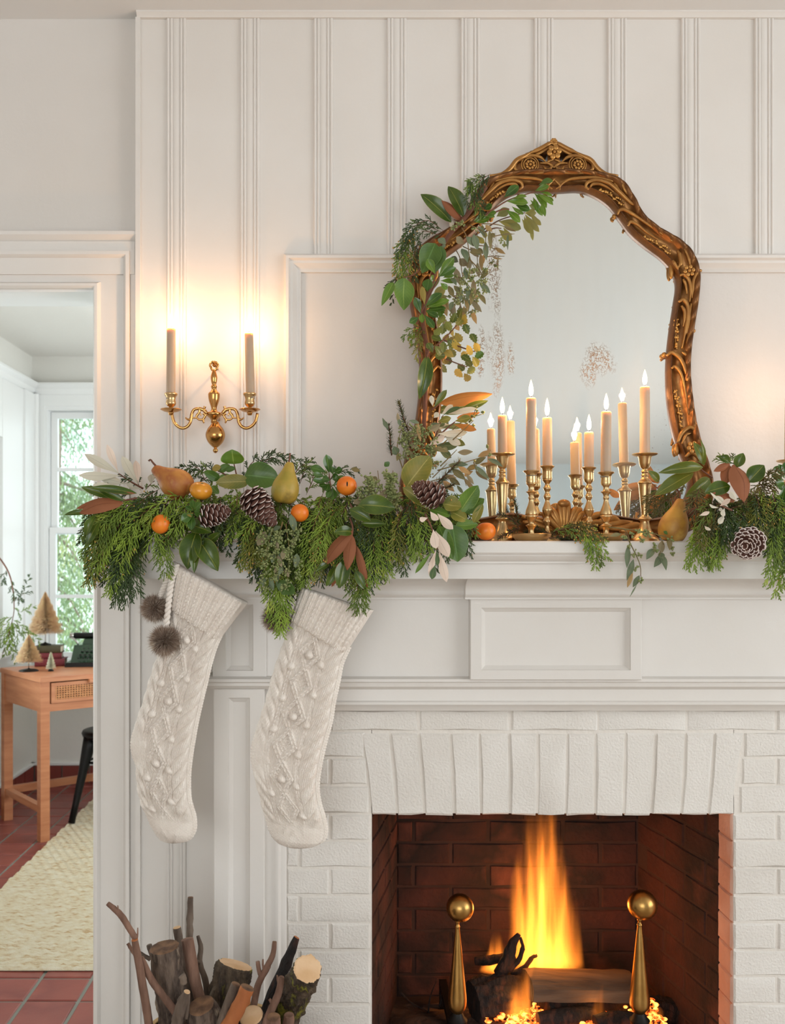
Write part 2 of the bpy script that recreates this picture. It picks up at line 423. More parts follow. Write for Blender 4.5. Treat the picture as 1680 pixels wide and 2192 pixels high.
mb.box(br0, fo0 + .001, mm, .013, 0, W(0, 1518, BRY).z); mb.box(fo1 + .003, xr, mm, .013, 0, W(0, 1518, BRY).z); mb.box(fo0, fo1 + .004, mm, .05, foz + .0005, W(0, 1518, BRY).z)
mb.build('mortar', M['white_mortar'], fire_place, smooth=False)
# right-hand reveal of bare brick, firebox of firebricks
for i in range(3, len(rows) - 1):
    z0, z1 = W(0, rows[i + 1] - 1.5, BRY).z, W(0, rows[i] + 1.5, BRY).z
    brick([(fo1 - .002, BRY + .004, z0), (fo1 - .002, .012, z0), (fo1 - .002, .012, z1), (fo1 - .002, BRY + .004, z1)], (-1, 0, 0), .04, M['red_brick'], jit=.001)
mb = MB(); mb.box(fo1 + .0015, fo1 + .06, BRY + .005, .013, 0, foz + .05); mb.build('reveal_mortar', M['red_brick'], fire_place, smooth=False)
A0, A1 = Vector((fo0, .013, 0)), Vector((fo0 + .086, .44, 0))
B0, B1 = Vector((fo1, .013, 0)), Vector((fo1 - .068, .44, 0))
FT = .80; CH = .0625
nrow = 13
def firewall(P0, P1, outv, L, off):
    d = (P1 - P0); tot = d.length; u = d / tot
    for r in range(nrow):
        z0, z1 = r * CH + .02, (r + 1) * CH + .02
        x = -L * .5 * (r % 2) + off
        while x < tot:
            a, b = max(x + .004, 0), min(x + L - .004, tot); x += L
            if b - a < .02: continue
            p = P0 + u * a; q = P0 + u * b; h = Vector((0, 0, 1))
            c = [p + h * (z0 + .003), q + h * (z0 + .003), q + h * (z1 - .003), p + h * (z1 - .003)]
            brick(c, outv, .03, M['fire_brick'], jit=.0009, bev=.003)
    mb = MB(); n = Vector(outv); e = .0022
    mb.obox(P0 - n * (.05 + e) - u * .01, u * (tot + .02), n * .05, Vector((0, 0, FT + .3))); return mb.build('firebox_mortar', M['soot'], fire_place, smooth=False)
def nrm_of(P0, P1, toward):
    u = (P1 - P0).normalized(); n = Vector((-u.y, u.x, 0)); return n if n.dot(toward) > 0 else -n
nl = nrm_of(A0, A1, Vector((1, -.2, 0))); nr = nrm_of(B0, B1, Vector((-1, -.2, 0)))
firewall(A0, A1, nl, .215, 0)
firewall(B1, B0, nr, .215, .05)
firewall(A1, B1, Vector((0, -1, 0)), .212, -.06)
mb = MB(); mb.box(fo0 - .08, fo1 + .08, -.06, .5, FT + .25, FT + .3); mb.build('smoke_shelf', M['soot'], fire_place, smooth=False)
mb = MB(); mb.box(fo0 - .08, fo1 + .08, -.07, .5, -.02, .02); mb.build('hearth', M['soot'], fire_place, smooth=False)

# ------------------------------------------------------------------ sunroom beyond the doorway
SX, SY, SH = -1.76, 3.16, 2.388
M['tile'] = mat('terracotta_tile', (150, 78, 66), .35, var=(128, 62, 54), vscale=2.2, bump=.0006, bscale=30, col3=(168, 92, 78))
M['grout'] = mat('grey_grout', (128, 128, 118), .8)
fl = MB(); fl.box(SX - .1, .6, .12, SY + .1, -.06, -.003); sfloor = struct(fl.build('floor', M['grout'], smooth=False))
t_me = []
for k in range(4):
    a = .0715 ; mb = MB(); r0 = random.Random(k)
    z = [.0 + r0.random() * .002 for _ in range(4)]
    b = .003
    mb.add([(-a, -a, -.01), (a, -a, -.01), (a, a, -.01), (-a, a, -.01), (-a, -a, -.002), (a, -a, -.002), (a, a, -.002), (-a, a, -.002), (-a + b, -a + b, z[0]), (a - b, -a + b, z[1]), (a - b, a - b, z[2]), (-a + b, a - b, z[3])],
           [(0, 1, 5, 4), (1, 2, 6, 5), (2, 3, 7, 6), (3, 0, 4, 7), (4, 5, 9, 8), (5, 6, 10, 9), (6, 7, 11, 10), (7, 4, 8, 11), (8, 9, 10, 11)])
    o = mb.build('tile', M['tile'], sfloor, smooth=False); o.location = (-.84 - .1535 * k, .2285, 0); t_me.append(o.data)
for i in range(9):
    for j in range(20):
        x = -.6095 - .1535 * i + .077 - .1535 * .5 - .0768 + .0; y = .2285 + .1525 * j
        x = -.84 + .1535 - .1535 * i
        if j == 0 and 1 <= i <= 4: continue
        if x < SX - .05: continue
        inst(t_me[(i * 7 + j * 3) % 4], 'tile', sfloor, Matrix.Translation((x, y, 0)) @ Matrix.Rotation(PI / 2 * ((i + j) % 4), 4, 'Z'))
slab('ceiling', SX - .15, .6, .13, SY + .1, SH, SH + .1, m='sun_wall')
slab('wall_sunroom_right', .5, .6, .6, SY + .1, 0, SH, m='sun_wall')
# back wall with its window
bx = lambda px: W(px, 0, SY).x
bz = lambda py: W(0, py, SY).z
w0, w1, wz0, wz1 = bx(92), bx(225), bz(1422), bz(868)
mb = MB(); mb.box(SX - .1, w0, SY, SY + .12, 0, SH); mb.box(w1, .6, SY, SY + .12, 0, SH); mb.box(w0, w1, SY, SY + .12, 0, wz0); mb.box(w0, w1, SY, SY + .12, wz1, SH)
struct(mb.build('wall_sunroom_back', M['sun_wall'], smooth=False))
# left wall with two windows
ly = lambda px: (SX * F / (px - VX)) + CY if px < VX else 9
lw = [(1.15, 2.62), (-.0 + .25, .95)]
lz0, lz1 = .80, 1.88
mb = MB(); ycuts = [.13, .25, .95, 1.15, 2.62, SY]
for a, b, solid in ((.13, .25, 1), (.25, .95, 0), (.95, 1.15, 1), (1.15, 2.62, 0), (2.62, SY, 1)):
    if solid: mb.box(SX - .12, SX, a, b, 0, SH)
    else: mb.box(SX - .12, SX, a, b, 0, lz0); mb.box(SX - .12, SX, a, b, lz1, SH)
struct(mb.build('wall_sunroom_left', M['sun_wall'], smooth=False))
def glass():
    m = bpy.data.materials.new('window_glass'); m.use_nodes = True; N = m.node_tree.nodes; L = m.node_tree.links; N.clear()
    o = N.new('ShaderNodeOutputMaterial'); tr = N.new('ShaderNodeBsdfTransparent'); gl = N.new('ShaderNodeBsdfGlossy'); mx = N.new('ShaderNodeMixShader'); fr = N.new('ShaderNodeFresnel')
    tr.inputs[0].default_value = (.97, 1, .985, 1); gl.inputs[1].default_value = .02; fr.inputs[0].default_value = 1.35
    L.new(fr.outputs[0], mx.inputs[0]); L.new(tr.outputs[0], mx.inputs[1]); L.new(gl.outputs[0], mx.inputs[2]); L.new(mx.outputs[0], o.inputs[0]); return m
M['glass'] = glass()
# double-hung window helper: ax 'y' (in back wall) or 'x' (left wall)
def sash_window(name, ax, pos, a0, a1, z0, z1, zm, munt):
    root = thing(name, ((a0 + a1) / 2, pos, z0) if ax == 'y' else (pos, (a0 + a1) / 2, z0), 'x', 'x')
    for k in ('label', 'category'): del root[k]
    root['kind'] = 'structure'
    def bxx(mb, a, b, d0, d1, zA, zB):
        if ax == 'y': mb.box(a, b, pos + d0, pos + d1, zA, zB)
        else: mb.box(pos - d1, pos - d0, a, b, zA, zB)
    def frame(nm, A0, A1, ZA, ZB, d0, d1, w):
        mb = MB(); bxx(mb, A0, A0 + w, d0, d1, ZA, ZB); bxx(mb, A1 - w, A1, d0, d1, ZA, ZB); bxx(mb, A0 + w, A1 - w, d0, d1, ZA, ZA + w); bxx(mb, A0 + w, A1 - w, d0, d1, ZB - w, ZB)
        return mb.build(nm, M['sun_trim'], root, smooth=False)
    frame('window_frame', a0 - .004, a1 + .004, z0 - .004, z1 + .004, -.005, .1, .03)
    for nm, ZA, ZB, d, mz in (('upper_sash', zm - .02, z1 - .03, .055, munt[0]), ('lower_sash', z0 + .03, zm + .02, .02, munt[1])):
        sw = .035; o = frame(nm, a0 + .03, a1 - .03, ZA, ZB, d, d + .03, sw)
        mb = MB(); bxx(mb, a0 + .06, a1 - .06, d + .006, d + .024, mz - .010, mz + .010); mb.build('muntin', M['sun_trim'], o, smooth=False)
        mb = MB(); bxx(mb, a0 + .06, a1 - .06, d + .013, d + .016, ZA + .02, ZB - .02); mb.build('pane', M['glass'], o, smooth=False)
    return root
sash_window('window_3', 'y', SY, w0, w1, wz0, wz1, bz(1136), (bz(1003), bz(1277)))
lq = [W(0, 1003, 2.9).z, W(0, 1277, 2.9).z]
sash_window('window_4', 'x', SX, 1.15, 2.62, lz0, lz1, bz(1136), (1.6, 1.1))
sash_window('window_5', 'x', SX, .25, .95, lz0, lz1, bz(1136), (1.6, 1.1))
# casings, head moulding, corner post, stool
mb = MB()
hz0, hz1 = bz(846), bz(822)
hp = [(0, hz0), (.012, hz0), (.02, hz0 + .01), (.026, (hz0 + hz1) / 2), (.05, hz1 - .012), (.05, hz1), (0, hz1)]
mb.prism(hp, (SX, SY, 0), (.5, SY, 0)); mb.prism(hp, (SX, .14, 0), (SX, SY, 0), out=(1, 0, 0))
struct(mb.build('trim_6', M['sun_trim'], smooth=True, angle=30))
mb = MB()
mb.box(bx(68) , bx(82), SY - .03, SY, .75, hz0); mb.box(bx(82), bx(97), SY - .016, SY, .75, hz0); mb.box(bx(97), w1 + .1, SY - .014, SY, wz1 - .005, hz0)
mb.box(SX, SX + .03, SY - .2, SY, .75, hz0); mb.box(SX, SX + .02, 2.64, SY - .2, .75, hz0); mb.box(SX, SX + .02, .95, 1.15, .75, hz0); mb.box(SX, SX + .018, .14, SY, lz1 - .005, hz0)
mb.lathe([(.016, .75), (.016, hz0)], (SX + .035, SY - .035, 0), 10)
struct(mb.build('trim_7', M['sun_trim'], smooth=False))
mb = MB(); mb.box(SX, SX + .07, .14, SY, .765, .80); mb.box(SX, .5, SY - .07, SY, wz0 - .03, wz0); mb.box(SX, SX + .02, .14, SY, .70, .765); struct(mb.build('trim_8', M['sun_trim'], smooth=False))
# tile skirting
sk = struct(MB().build('baseboard_sunroom', M['grout'])) if 0 else None
mb = MB(); mb.box(SX, .5, SY - .012, SY, 0, .10); mb.box(SX, SX + .012, .14, SY, 0, .10); bb = struct(mb.build('baseboard_sunroom', M['grout'], smooth=False))
mb = MB(); mb.box(SX, .5, SY - .02, SY, .10, .112); mb.box(SX, SX + .02, .14, SY, .10, .112); mb.build('skirting_cap', M['sun_trim'], bb, smooth=False)
for i in range(8):
    mb = MB(); x = SX + .025 + i * .1535; mb.box(x, x + .145, SY - .02, SY - .005, .003, .097); mb.build('tile', M['tile'], bb, smooth=False)
for i in range(11):
    mb = MB(); y = SY - .03 - i * .1535; mb.box(SX + .005, SX + .02, y - .145, y, .003, .097); mb.build('tile', M['tile'], bb, smooth=False)
# ------------------------------------------------------------------ gilt mirror
TH = math.radians(2.9)
mir_root = thing('gilt_mirror', (W(1187.5, 0, -.06).x, -.066, SZ), 'antique carved gilt framed mirror leaning on the mantel shelf', 'mirror')
mir_root.rotation_euler.x = -TH
MR = mir_root.location.copy()
MN = Vector((0, -math.cos(TH), math.sin(TH))); MU = Vector((0, math.sin(TH), math.cos(TH)))
def ML(px, py, h=0):                        # photograph point -> local (x, z) on the mirror plane raised h towards the room
    x, z = ML0(px, py, h); return x - ML0(1187, py, h)[0], z
def ML0(px, py, h=0):
    c = Vector((0, CY, CZ)); d = (W(px, py, 0) - c)
    t = ((MR + MN * h) - c).dot(MN) / d.dot(MN); p = c + d * t - MR
    return p.x, p.dot(MU)
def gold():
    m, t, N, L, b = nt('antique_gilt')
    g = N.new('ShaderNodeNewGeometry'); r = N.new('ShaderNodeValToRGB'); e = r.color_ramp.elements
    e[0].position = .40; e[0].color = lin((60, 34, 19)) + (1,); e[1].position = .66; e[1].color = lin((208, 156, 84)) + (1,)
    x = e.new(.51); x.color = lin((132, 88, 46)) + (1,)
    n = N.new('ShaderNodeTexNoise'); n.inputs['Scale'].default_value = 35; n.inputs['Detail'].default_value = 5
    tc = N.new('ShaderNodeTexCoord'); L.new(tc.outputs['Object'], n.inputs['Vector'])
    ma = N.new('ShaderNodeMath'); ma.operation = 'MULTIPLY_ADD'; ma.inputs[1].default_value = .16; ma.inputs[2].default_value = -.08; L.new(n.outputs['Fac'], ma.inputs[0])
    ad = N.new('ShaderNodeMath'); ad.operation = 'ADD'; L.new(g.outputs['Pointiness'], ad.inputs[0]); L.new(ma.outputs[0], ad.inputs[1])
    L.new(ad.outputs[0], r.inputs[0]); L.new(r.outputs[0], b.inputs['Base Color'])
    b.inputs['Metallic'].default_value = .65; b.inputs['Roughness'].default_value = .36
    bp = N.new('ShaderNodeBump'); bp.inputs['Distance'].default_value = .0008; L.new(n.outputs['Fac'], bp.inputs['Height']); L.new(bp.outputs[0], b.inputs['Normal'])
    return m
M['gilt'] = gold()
def mirror_glass():
    m, t, N, L, b = nt('antiqued_mirror_glass')
    b.inputs['Base Color'].default_value = (.92, .97, .97, 1); b.inputs['Metallic'].default_value = 1; b.inputs['Roughness'].default_value = .015
    tc = N.new('ShaderNodeTexCoord')
    def noise(sc, stretch, det=5):
        mp = N.new('ShaderNodeMapping'); mp.inputs['Scale'].default_value = stretch; L.new(tc.outputs['Object'], mp.inputs[0])
        n = N.new('ShaderNodeTexNoise'); n.inputs['Scale'].default_value = sc; n.inputs['Detail'].default_value = det; L.new(mp.outputs[0], n.inputs['Vector']); return n
    def math_(op, a, bb):
        n = N.new('ShaderNodeMath'); n.operation = op
        for i, q in enumerate((a, bb)):
            if hasattr(q, 'links') or hasattr(q, 'is_linked'): L.new(q, n.inputs[i])
            else: n.inputs[i].default_value = q
        return n.outputs[0]
    def ramp(v, a, c):
        r = N.new('ShaderNodeMapRange'); r.inputs[1].default_value = a; r.inputs[2].default_value = c; L.new(v, r.inputs[0]); return r.outputs[0]
    # worn patches of silvering (blotches at fixed places on the glass) filled with crackle
    sp = N.new('ShaderNodeSeparateXYZ'); L.new(tc.outputs['Object'], sp.inputs[0])
    def blob(cx, cz, rx, rz):
        dx = math_('DIVIDE', math_('SUBTRACT', sp.outputs[0], cx), rx); dz = math_('DIVIDE', math_('SUBTRACT', sp.outputs[2], cz), rz)
        return math_('SUBTRACT', 1.0, math_('ADD', math_('MULTIPLY', dx, dx), math_('MULTIPLY', dz, dz)))
    cur = None
    for px, py, rx, ry in ((1066, 760, 24, 90), (1285, 770, 42, 45), (1260, 800, 22, 50), (1060, 590, 20, 110), (1030, 760, 12, 60), (1095, 765, 10, 60)):
        x, z = ML(px, py); q = blob(x, z, rx * 1.1e-3, ry * 1.1e-3); cur = q if cur is None else math_('MAXIMUM', cur, q)
    edge = noise(26, (1, 1, .35)); mask = ramp(math_('ADD', cur, math_('MULTIPLY', math_('SUBTRACT', edge.outputs['Fac'], .5), 3.2)), .2, .9)
    fine = noise(150, (1, 1, .8), 4); crack = math_('SUBTRACT', 1.0, ramp(math_('ABSOLUTE', math_('SUBTRACT', fine.outputs['Fac'], .5), 0.0), .022, .06))
    worn = math_('MULTIPLY', math_('MULTIPLY', mask, crack), .8)
    dots = noise(240, (1, 1, 1), 2); dmask = noise(7, (1, 1, .25), 3)
    dd = math_('MULTIPLY', ramp(dots.outputs['Fac'], .68, .72), ramp(dmask.outputs['Fac'], .55, .7))
    worn = math_('MAXIMUM', worn, math_('MULTIPLY', dd, .8))
    haze = noise(9, (1, 1, .14), 6); hz = ramp(haze.outputs['Fac'], .42, .75)
    d = N.new('ShaderNodeBsdfDiffuse'); d.inputs[0].default_value = lin((128, 104, 78)) + (1,)
    d2 = N.new('ShaderNodeBsdfDiffuse'); d2.inputs[0].default_value = lin((214, 214, 208)) + (1,)
    mx0 = N.new('ShaderNodeMixShader'); L.new(math_('MULTIPLY', hz, .14) , mx0.inputs[0]); L.new(b.outputs[0], mx0.inputs[1]); L.new(d2.outputs[0], mx0.inputs[2])
    mx = N.new('ShaderNodeMixShader'); L.new(worn, mx.inputs[0]); L.new(mx0.outputs[0], mx.inputs[1]); L.new(d.outputs[0], mx.inputs[2])
    L.new(mx.outputs[0], N['Material Output'].inputs[0]); return m
M['mirror'] = mirror_glass()
inner = [(1187, 414), (1215, 412), (1245, 411), (1275, 421), (1306, 442), (1331, 474), (1352, 502), (1384, 530), (1418, 556), (1440, 582), (1449, 612), (1443, 655), (1434, 710), (1428, 760), (1426, 805), (1428, 860), (1436, 915), (1449, 965), (1464, 1005), (1470, 1040), (1455, 1078), (1420, 1104), (1375, 1112), (1330, 1106), (1285, 1098), (1240, 1104), (1187, 1106)]
outer = [(1187, 372), (1222, 371), (1262, 374), (1304, 382), (1336, 396), (1360, 432), (1378, 466), (1412, 495), (1455, 520), (1482, 548), (1496, 590), (1493, 645), (1484, 700), (1476, 755), (1474, 805), (1478, 855), (1485, 905), (1497, 955), (1512, 1000), (1520, 1050), (1508, 1100), (1470, 1138), (1400, 1152), (1330, 1154), (1280, 1155), (1240, 1156), (1187, 1156)]
NS = 380
iv = [np.array(ML(*p)) for p in inner]; ov = [np.array(ML(*p)) for p in outer]
for o_ in ov: o_[1] = max(o_[1], .001)
si = spline([tuple(p) + (0,) for p in iv], NS); so = spline([tuple(p) + (0,) for p in ov], NS)
ring_i = [(p.x, p.y) for p in si] + [(-p.x, p.y) for p in si[-2:0:-1]]
ring_o = [(p.x, p.y) for p in so] + [(-p.x, p.y) for p in so[-2:0:-1]]
FH = .034
def fprof(t):                               # height of the frame across its width, 0 inner, 1 outer
    if t < .06: return .010 + .012 * t / .06
    if t < .16: return .022 + .005 * math.sin(PI * (t - .06) / .10)
    if t < .62: return .022 - .006 * math.sin(PI * (t - .16) / .46)
    return .022 + (FH - .022) * math.sin(PI * .5 * min(1, (t - .62) / .26)) if t < .88 else FH - .012 * ((t - .88) / .12) ** 2
def carve(s_, t):                           # running acanthus gadroons on the raised outer band, small beading on the inner lip
    g = abs(math.sin(PI * (s_ / .036 + 1.5 * t))) ** .7; b = abs(math.sin(PI * s_ / .0085))
    return .0060 * (g - .5) * max(0, math.sin(PI * min(1, max(0, (t - .60) / .38)))) + .0018 * (b - .5) * max(0, math.sin(PI * min(1, max(0, (t - .06) / .09)))) + .0022 * (abs(math.sin(PI * (s_ / .05 - 1.1 * t))) - .5) * max(0, math.sin(PI * min(1, max(0, (t - .18) / .42))))
seglen = [0]
for p_, q_ in zip(so, so[1:]): seglen.append(seglen[-1] + (q_ - p_).length)
ring_s = seglen + seglen[-2:0:-1]
mb = MB(); ts = [0, .03, .06, .085, .11, .135, .16, .22, .3, .4, .5, .6, .66, .72, .78, .84, .88, .93, 1.0]
rows = []
for t in [-1] + ts + [2]:
    row = []
    for (xi, zi), (xo, zo), s_ in zip(ring_i, ring_o, ring_s):
        tt = min(max(t, 0), 1); h = -.012 if t in (-1, 2) else fprof(t) + carve(s_, t)
        row.append((xi + (xo - xi) * tt, -h, zi + (zo - zi) * tt))
    rows.append(row)
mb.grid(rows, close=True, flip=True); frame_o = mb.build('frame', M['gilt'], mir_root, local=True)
mb = MB(); n = len(ring_i); cz_ = ML(1187, 800)[1]
mb.add([(x * 1.02, -.004, cz_ + (z - cz_) * 1.015) for x, z in ring_i] + [(0, -.004, cz_)], [(i, (i + 1) % n, n) for i in range(n)])
g_ = mb.build('mirror_glass', M['mirror'], mir_root, smooth=False, local=True)
if g_.data.polygons[0].normal.y > 0: g_.data.flip_normals()
mb = MB(); mb.add([(x * 1.03, .0, cz_ + (z - cz_) * 1.02) for x, z in ring_i] + [(x * 1.03, .008, cz_ + (z - cz_) * 1.02) for x, z in ring_i], [tuple(range(n)), tuple(range(2 * n - 1, n - 1, -1))] + [(i, (i + 1) % n, n + (i + 1) % n, n + i) for i in range(n)])
mb.build('backboard', M['fire_brick'], mir_root, smooth=False, local=True)
# crest: two carved strips either side with a pierced opening between
def lx(px, py, h=.02): a, b = ML(px, py, h); return (a, -h, b)
crest_top = [(1187, 299), (1198, 301), (1206, 311), (1244, 325), (1262, 341), (1290, 364), (1305, 374), (1325, 377), (1333, 386), (1336, 398)]
crest_low = [(1187, 376), (1200, 376), (1210, 376), (1244, 380), (1262, 383), (1290, 390), (1305, 392), (1325, 402), (1330, 404), (1336, 406)]
hole = [(1200, 346, 334), (1210, 342, 331.5), (1222, 338, 331), (1236, 334, 333)]
def yi(pts, x): return float(np.interp(x, [p[0] for p in pts], [p[1] for p in pts]))
mb = MB()
def strip(xs_, lo, hi, sgn, nv=7):
    rows = []
    for x in xs_:
        row = []; a, b = lo(x), hi(x)
        for j in range(nv + 1):
            t = j / nv; h = .014 + .012 * math.sin(PI * t) ** .5
            px, _, pz = lx(x, a + (b - a) * t, .02); row.append((sgn * px, -h, pz))
        rows.append([(row[0][0], .004, row[0][2])] + row + [(row[-1][0], .004, row[-1][2])])
    mb.grid(rows, flip=(sgn < 0))
for sg in (1, -1):
    strip(np.linspace(1187, 1200, 6), lambda x: yi(crest_low, x), lambda x: yi(crest_top, x), sg)
    strip(np.linspace(1200, 1236, 12), lambda x: yi(crest_low, x), lambda x: yi([(p[0], p[1]) for p in hole], x), sg)
    strip(np.linspace(1200, 1236, 12), lambda x: yi([(p[0], p[2]) for p in hole], x), lambda x: yi(crest_top, x), sg, 4)
    strip(np.linspace(1236, 1336, 26), lambda x: yi(crest_low, x), lambda x: yi(crest_top, x), sg)
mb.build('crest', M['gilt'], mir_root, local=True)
V6 = lambda v: (1000 + v[0] / 2.96, 280 + v[1] / 2.96)
def scroll(pts, r0, r1, h=.027, conv=V6, both=True, flat=.75, name='scroll'):
    pp = [conv(p) for p in pts]; L = spline([lx(*p, h) for p in pp], 4 * len(pp) + 4)
    n = len(L); rad = [max(.0012, (r0 + (r1 - r0) * i / (n - 1))) * min(1, .45 + 2.2 * min(i, n - 1 - i) / n) * 1.05e-3 for i in range(n)]
    for sg in ((1, -1) if both else (1,)):
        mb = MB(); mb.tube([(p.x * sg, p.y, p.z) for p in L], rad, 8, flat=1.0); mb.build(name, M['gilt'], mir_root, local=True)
for a in [([(772, 372), (755, 352), (770, 325), (830, 313), (900, 333), (955, 378), (1030, 450), (1060, 470)], 4, 6),
          ([(782, 356), (800, 338), (845, 338), (890, 358), (930, 388)], 4.5, 2),
          ([(590, 374), (596, 345), (640, 312), (700, 300), (780, 296), (850, 300), (930, 320)], 2.5, 5),
          ([(560, 215), (590, 255), (650, 268), (740, 270), (830, 285)], 5, 2), ([(620, 225), (600, 245), (570, 240)], 3, 4),
          ([(545, 300), (575, 330), (590, 350), (565, 368)], 3, 3),
          ([(955, 530), (965, 505), (1000, 500), (1060, 535), (1120, 575), (1200, 630), (1300, 700)], 5, 3),
          ([(1020, 602), (1035, 578), (1075, 592), (1140, 645), (1210, 690)], 5, 2),
          ([(1330, 760), (1345, 790), (1350, 840), (1330, 870)], 5, 5), ([(1370, 740), (1395, 790), (1410, 850)], 4, 4), ([(1300, 820), (1318, 850), (1335, 880)], 4, 3),
          ([(1345, 915), (1375, 912), (1402, 950), (1412, 1010), (1404, 1085)], 6, 3), ([(1365, 940), (1380, 975), (1388, 1035)], 4, 2),
          ([(1482, 885), (1460, 893), (1432, 940), (1424, 1010), (1420, 1060)], 6, 3), ([(1466, 925), (1445, 950), (1432, 1000)], 4, 2),
          ([(1335, 1085), (1365, 1070), (1390, 1110), (1388, 1190), (1372, 1280), (1352, 1380)], 6, 3), ([(1352, 1108), (1370, 1140), (1370, 1190), (1362, 1240)], 5, 2), ([(1415, 1095), (1402, 1150), (1394, 1230), (1380, 1290)], 5, 3),
          ([(1432, 1268), (1410, 1278), (1390, 1330), (1384, 1400)], 6, 3), ([(1255, 1425), (1290, 1405), (1345, 1450), (1380, 1540), (1398, 1640), (1408, 1740), (1418, 1840)], 6, 3),
          ([(1285, 1505), (1310, 1495), (1345, 1540), (1366, 1620), (1378, 1710), (1390, 1800)], 5, 2), ([(1350, 1400), (1385, 1430), (1400, 1490)], 4, 3),
          ([(1320, 1975), (1345, 1915), (1395, 1880), (1435, 1905), (1460, 1980)], 6, 4), ([(1345, 1985), (1370, 1930), (1405, 1915)], 4, 3), ([(1368, 2065), (1405, 2040), (1450, 2070), (1490, 2135)], 6, 4), ([(1385, 2095), (1420, 2100), (1455, 2150)], 4, 2),
          ([(960, 300), (985, 340), (1005, 380), (1040, 420), (1065, 450)], 5, 4), ([(935, 330), (960, 370), (1000, 420)], 4, 2),
          ([(700, 140), (745, 165), (790, 190), (830, 240), (880, 275), (960, 285)], 6, 6), ([(553, 66), (600, 94), (655, 122), (705, 142)], 6, 5), ([(605, 196), (640, 168), (690, 158), (745, 172)], 3, 5), ([(560, 100), (600, 118), (650, 145), (700, 165)], 4, 3), ([(553, 235), (575, 215), (600, 205), (640, 205)], 4, 3), ([(553, 180), (580, 190), (600, 205)], 3, 3), ([(760, 185), (795, 200), (800, 240), (775, 255)], 4, 4), ([(820, 240), (850, 262), (900, 290)], 4, 3)]:
    scroll(*a)
def petals(px, py, r, n, pr, h=.03, both=True, conv=lambda p: p, cr=.42):
    c = Vector(lx(*conv((px, py)), h)); k = 1.07e-3
    for sg in ((1, -1) if both else (1,)):
        mb = MB()
        for i in range(n):
            a = 2 * PI * i / n + .2; mb.ball((sg * (c.x + math.cos(a) * r * k), c.y, c.z + math.sin(a) * r * k), pr * k, 8, 5, sc=(1, .45, 1))
        mb.ball((sg * c.x, c.y - .001, c.z), r * cr * k, 10, 6, sc=(1, .8, 1)); mb.build('rosette', M['gilt'], mir_root, local=True)
petals(1238, 352, 8, 8, 3.2, .031); petals(1187, 325, 10.5, 6, 6.6, .034, both=False, cr=.36); petals(1187, 303, 5, 7, 3.4, .03, both=False)
petals(1400, 885, 9, 6, 4.5, .035, conv=V6); petals(1412, 2005, 9, 6, 5, .034, conv=V6)
for rr, hh in ((14, .028), (18.5, .026)):
    for sg in (1, -1):
        c = lx(1238, 352, hh); mb = MB(); k = 1.07e-3
        P = [(sg * (c[0] + math.cos(2 * PI * i / 28) * rr * k), c[1], c[2] + math.sin(2 * PI * i / 28) * rr * k) for i in range(29)]
        mb.tube(P, .0019, 6, cap=False); mb.build('ring', M['gilt'], mir_root, local=True)
for sp_ in ([(850, 385), (890, 395), (940, 430), (985, 468)], [(1125, 680), (1170, 700), (1230, 735), (1275, 775)], [(1328, 1200), (1322, 1250), (1316, 1310), (1312, 1375)], [(1315, 1650), (1325, 1720), (1332, 1790), (1340, 1890)]):
    L = spline([lx(*V6(p), .021) for p in sp_], 12); rg = random.Random(3)
    for sg in (1, -1):
        mb = MB(); mb.tube([(p.x * sg, p.y, p.z) for p in L], .0013, 5)
        for i, p in enumerate(L):
            for q in range(2):
                mb.ball((sg * (p.x + (rg.random() - .5) * .012), p.y - .001, p.z + (rg.random() - .5) * .012), .0022 + rg.random() * .0016, 6, 4, sc=(1, .7, 1))
        mb.build('flower_spray', M['gilt'], mir_root, local=True)
for kx, ky, r, e in ((940, 545, 5, 1.2), (1298, 890, 6, 3), (1248, 1420, 6, 1), (1435, 1268, 5, 1), (1320, 2020, 6, 2.4)):
    c = lx(*V6((kx, ky)), .012)
    for sg in (1, -1):
        mb = MB(); mb.ball((c[0] * sg, c[1], c[2]), r * 1.05e-3, 10, 7, sc=(1, 1, e)); mb.build('knob', M['gilt'], mir_root, local=True)
# lower shell of acanthus
V3b = lambda v: (1080 + v[0] / 4.42, 1040 + v[1] / 4.42)
shell = [[(520, 400), (520, 300), (515, 200), (515, 140)], [(500, 400), (490, 300), (478, 220), (460, 165)], [(540, 400), (550, 300), (556, 220), (570, 160)],
         [(480, 405), (445, 330), (400, 270), (350, 225)], [(560, 405), (600, 320), (640, 250), (690, 215)], [(470, 410), (410, 350), (350, 290), (310, 250)], [(575, 410), (630, 340), (680, 270), (720, 250)], [(560, 405), (590, 290), (620, 230), (650, 205)],
         [(480, 405), (450, 300), (420, 240), (395, 205)], [(590, 400), (680, 350), (760, 310), (860, 270), (915, 265)], [(600, 415), (700, 380), (780, 350), (860, 345), (920, 400)], [(440, 410), (350, 350), (250, 320), (130, 290)], [(430, 415), (330, 390), (220, 350), (140, 340)],
         [(820, 350), (900, 330), (1000, 310), (1060, 340)], [(860, 400), (950, 370), (1050, 350), (1180, 345)], [(950, 400), (1080, 400), (1200, 370), (1300, 390)], [(1050, 420), (1150, 430), (1260, 400)]]
for i, s_ in enumerate(shell):
    L = spline([lx(*V3b(p), .030 + .012 * (i < 9)) for p in s_], 12)
    rad = [(.0028 + .0062 * math.sin(PI * min(1, .15 + k / 11 * .8))) for k in range(12)]
    mb = MB(); mb.tube(L, rad, 8); mb.build('acanthus_lobe', M['gilt'], mir_root, local=True)
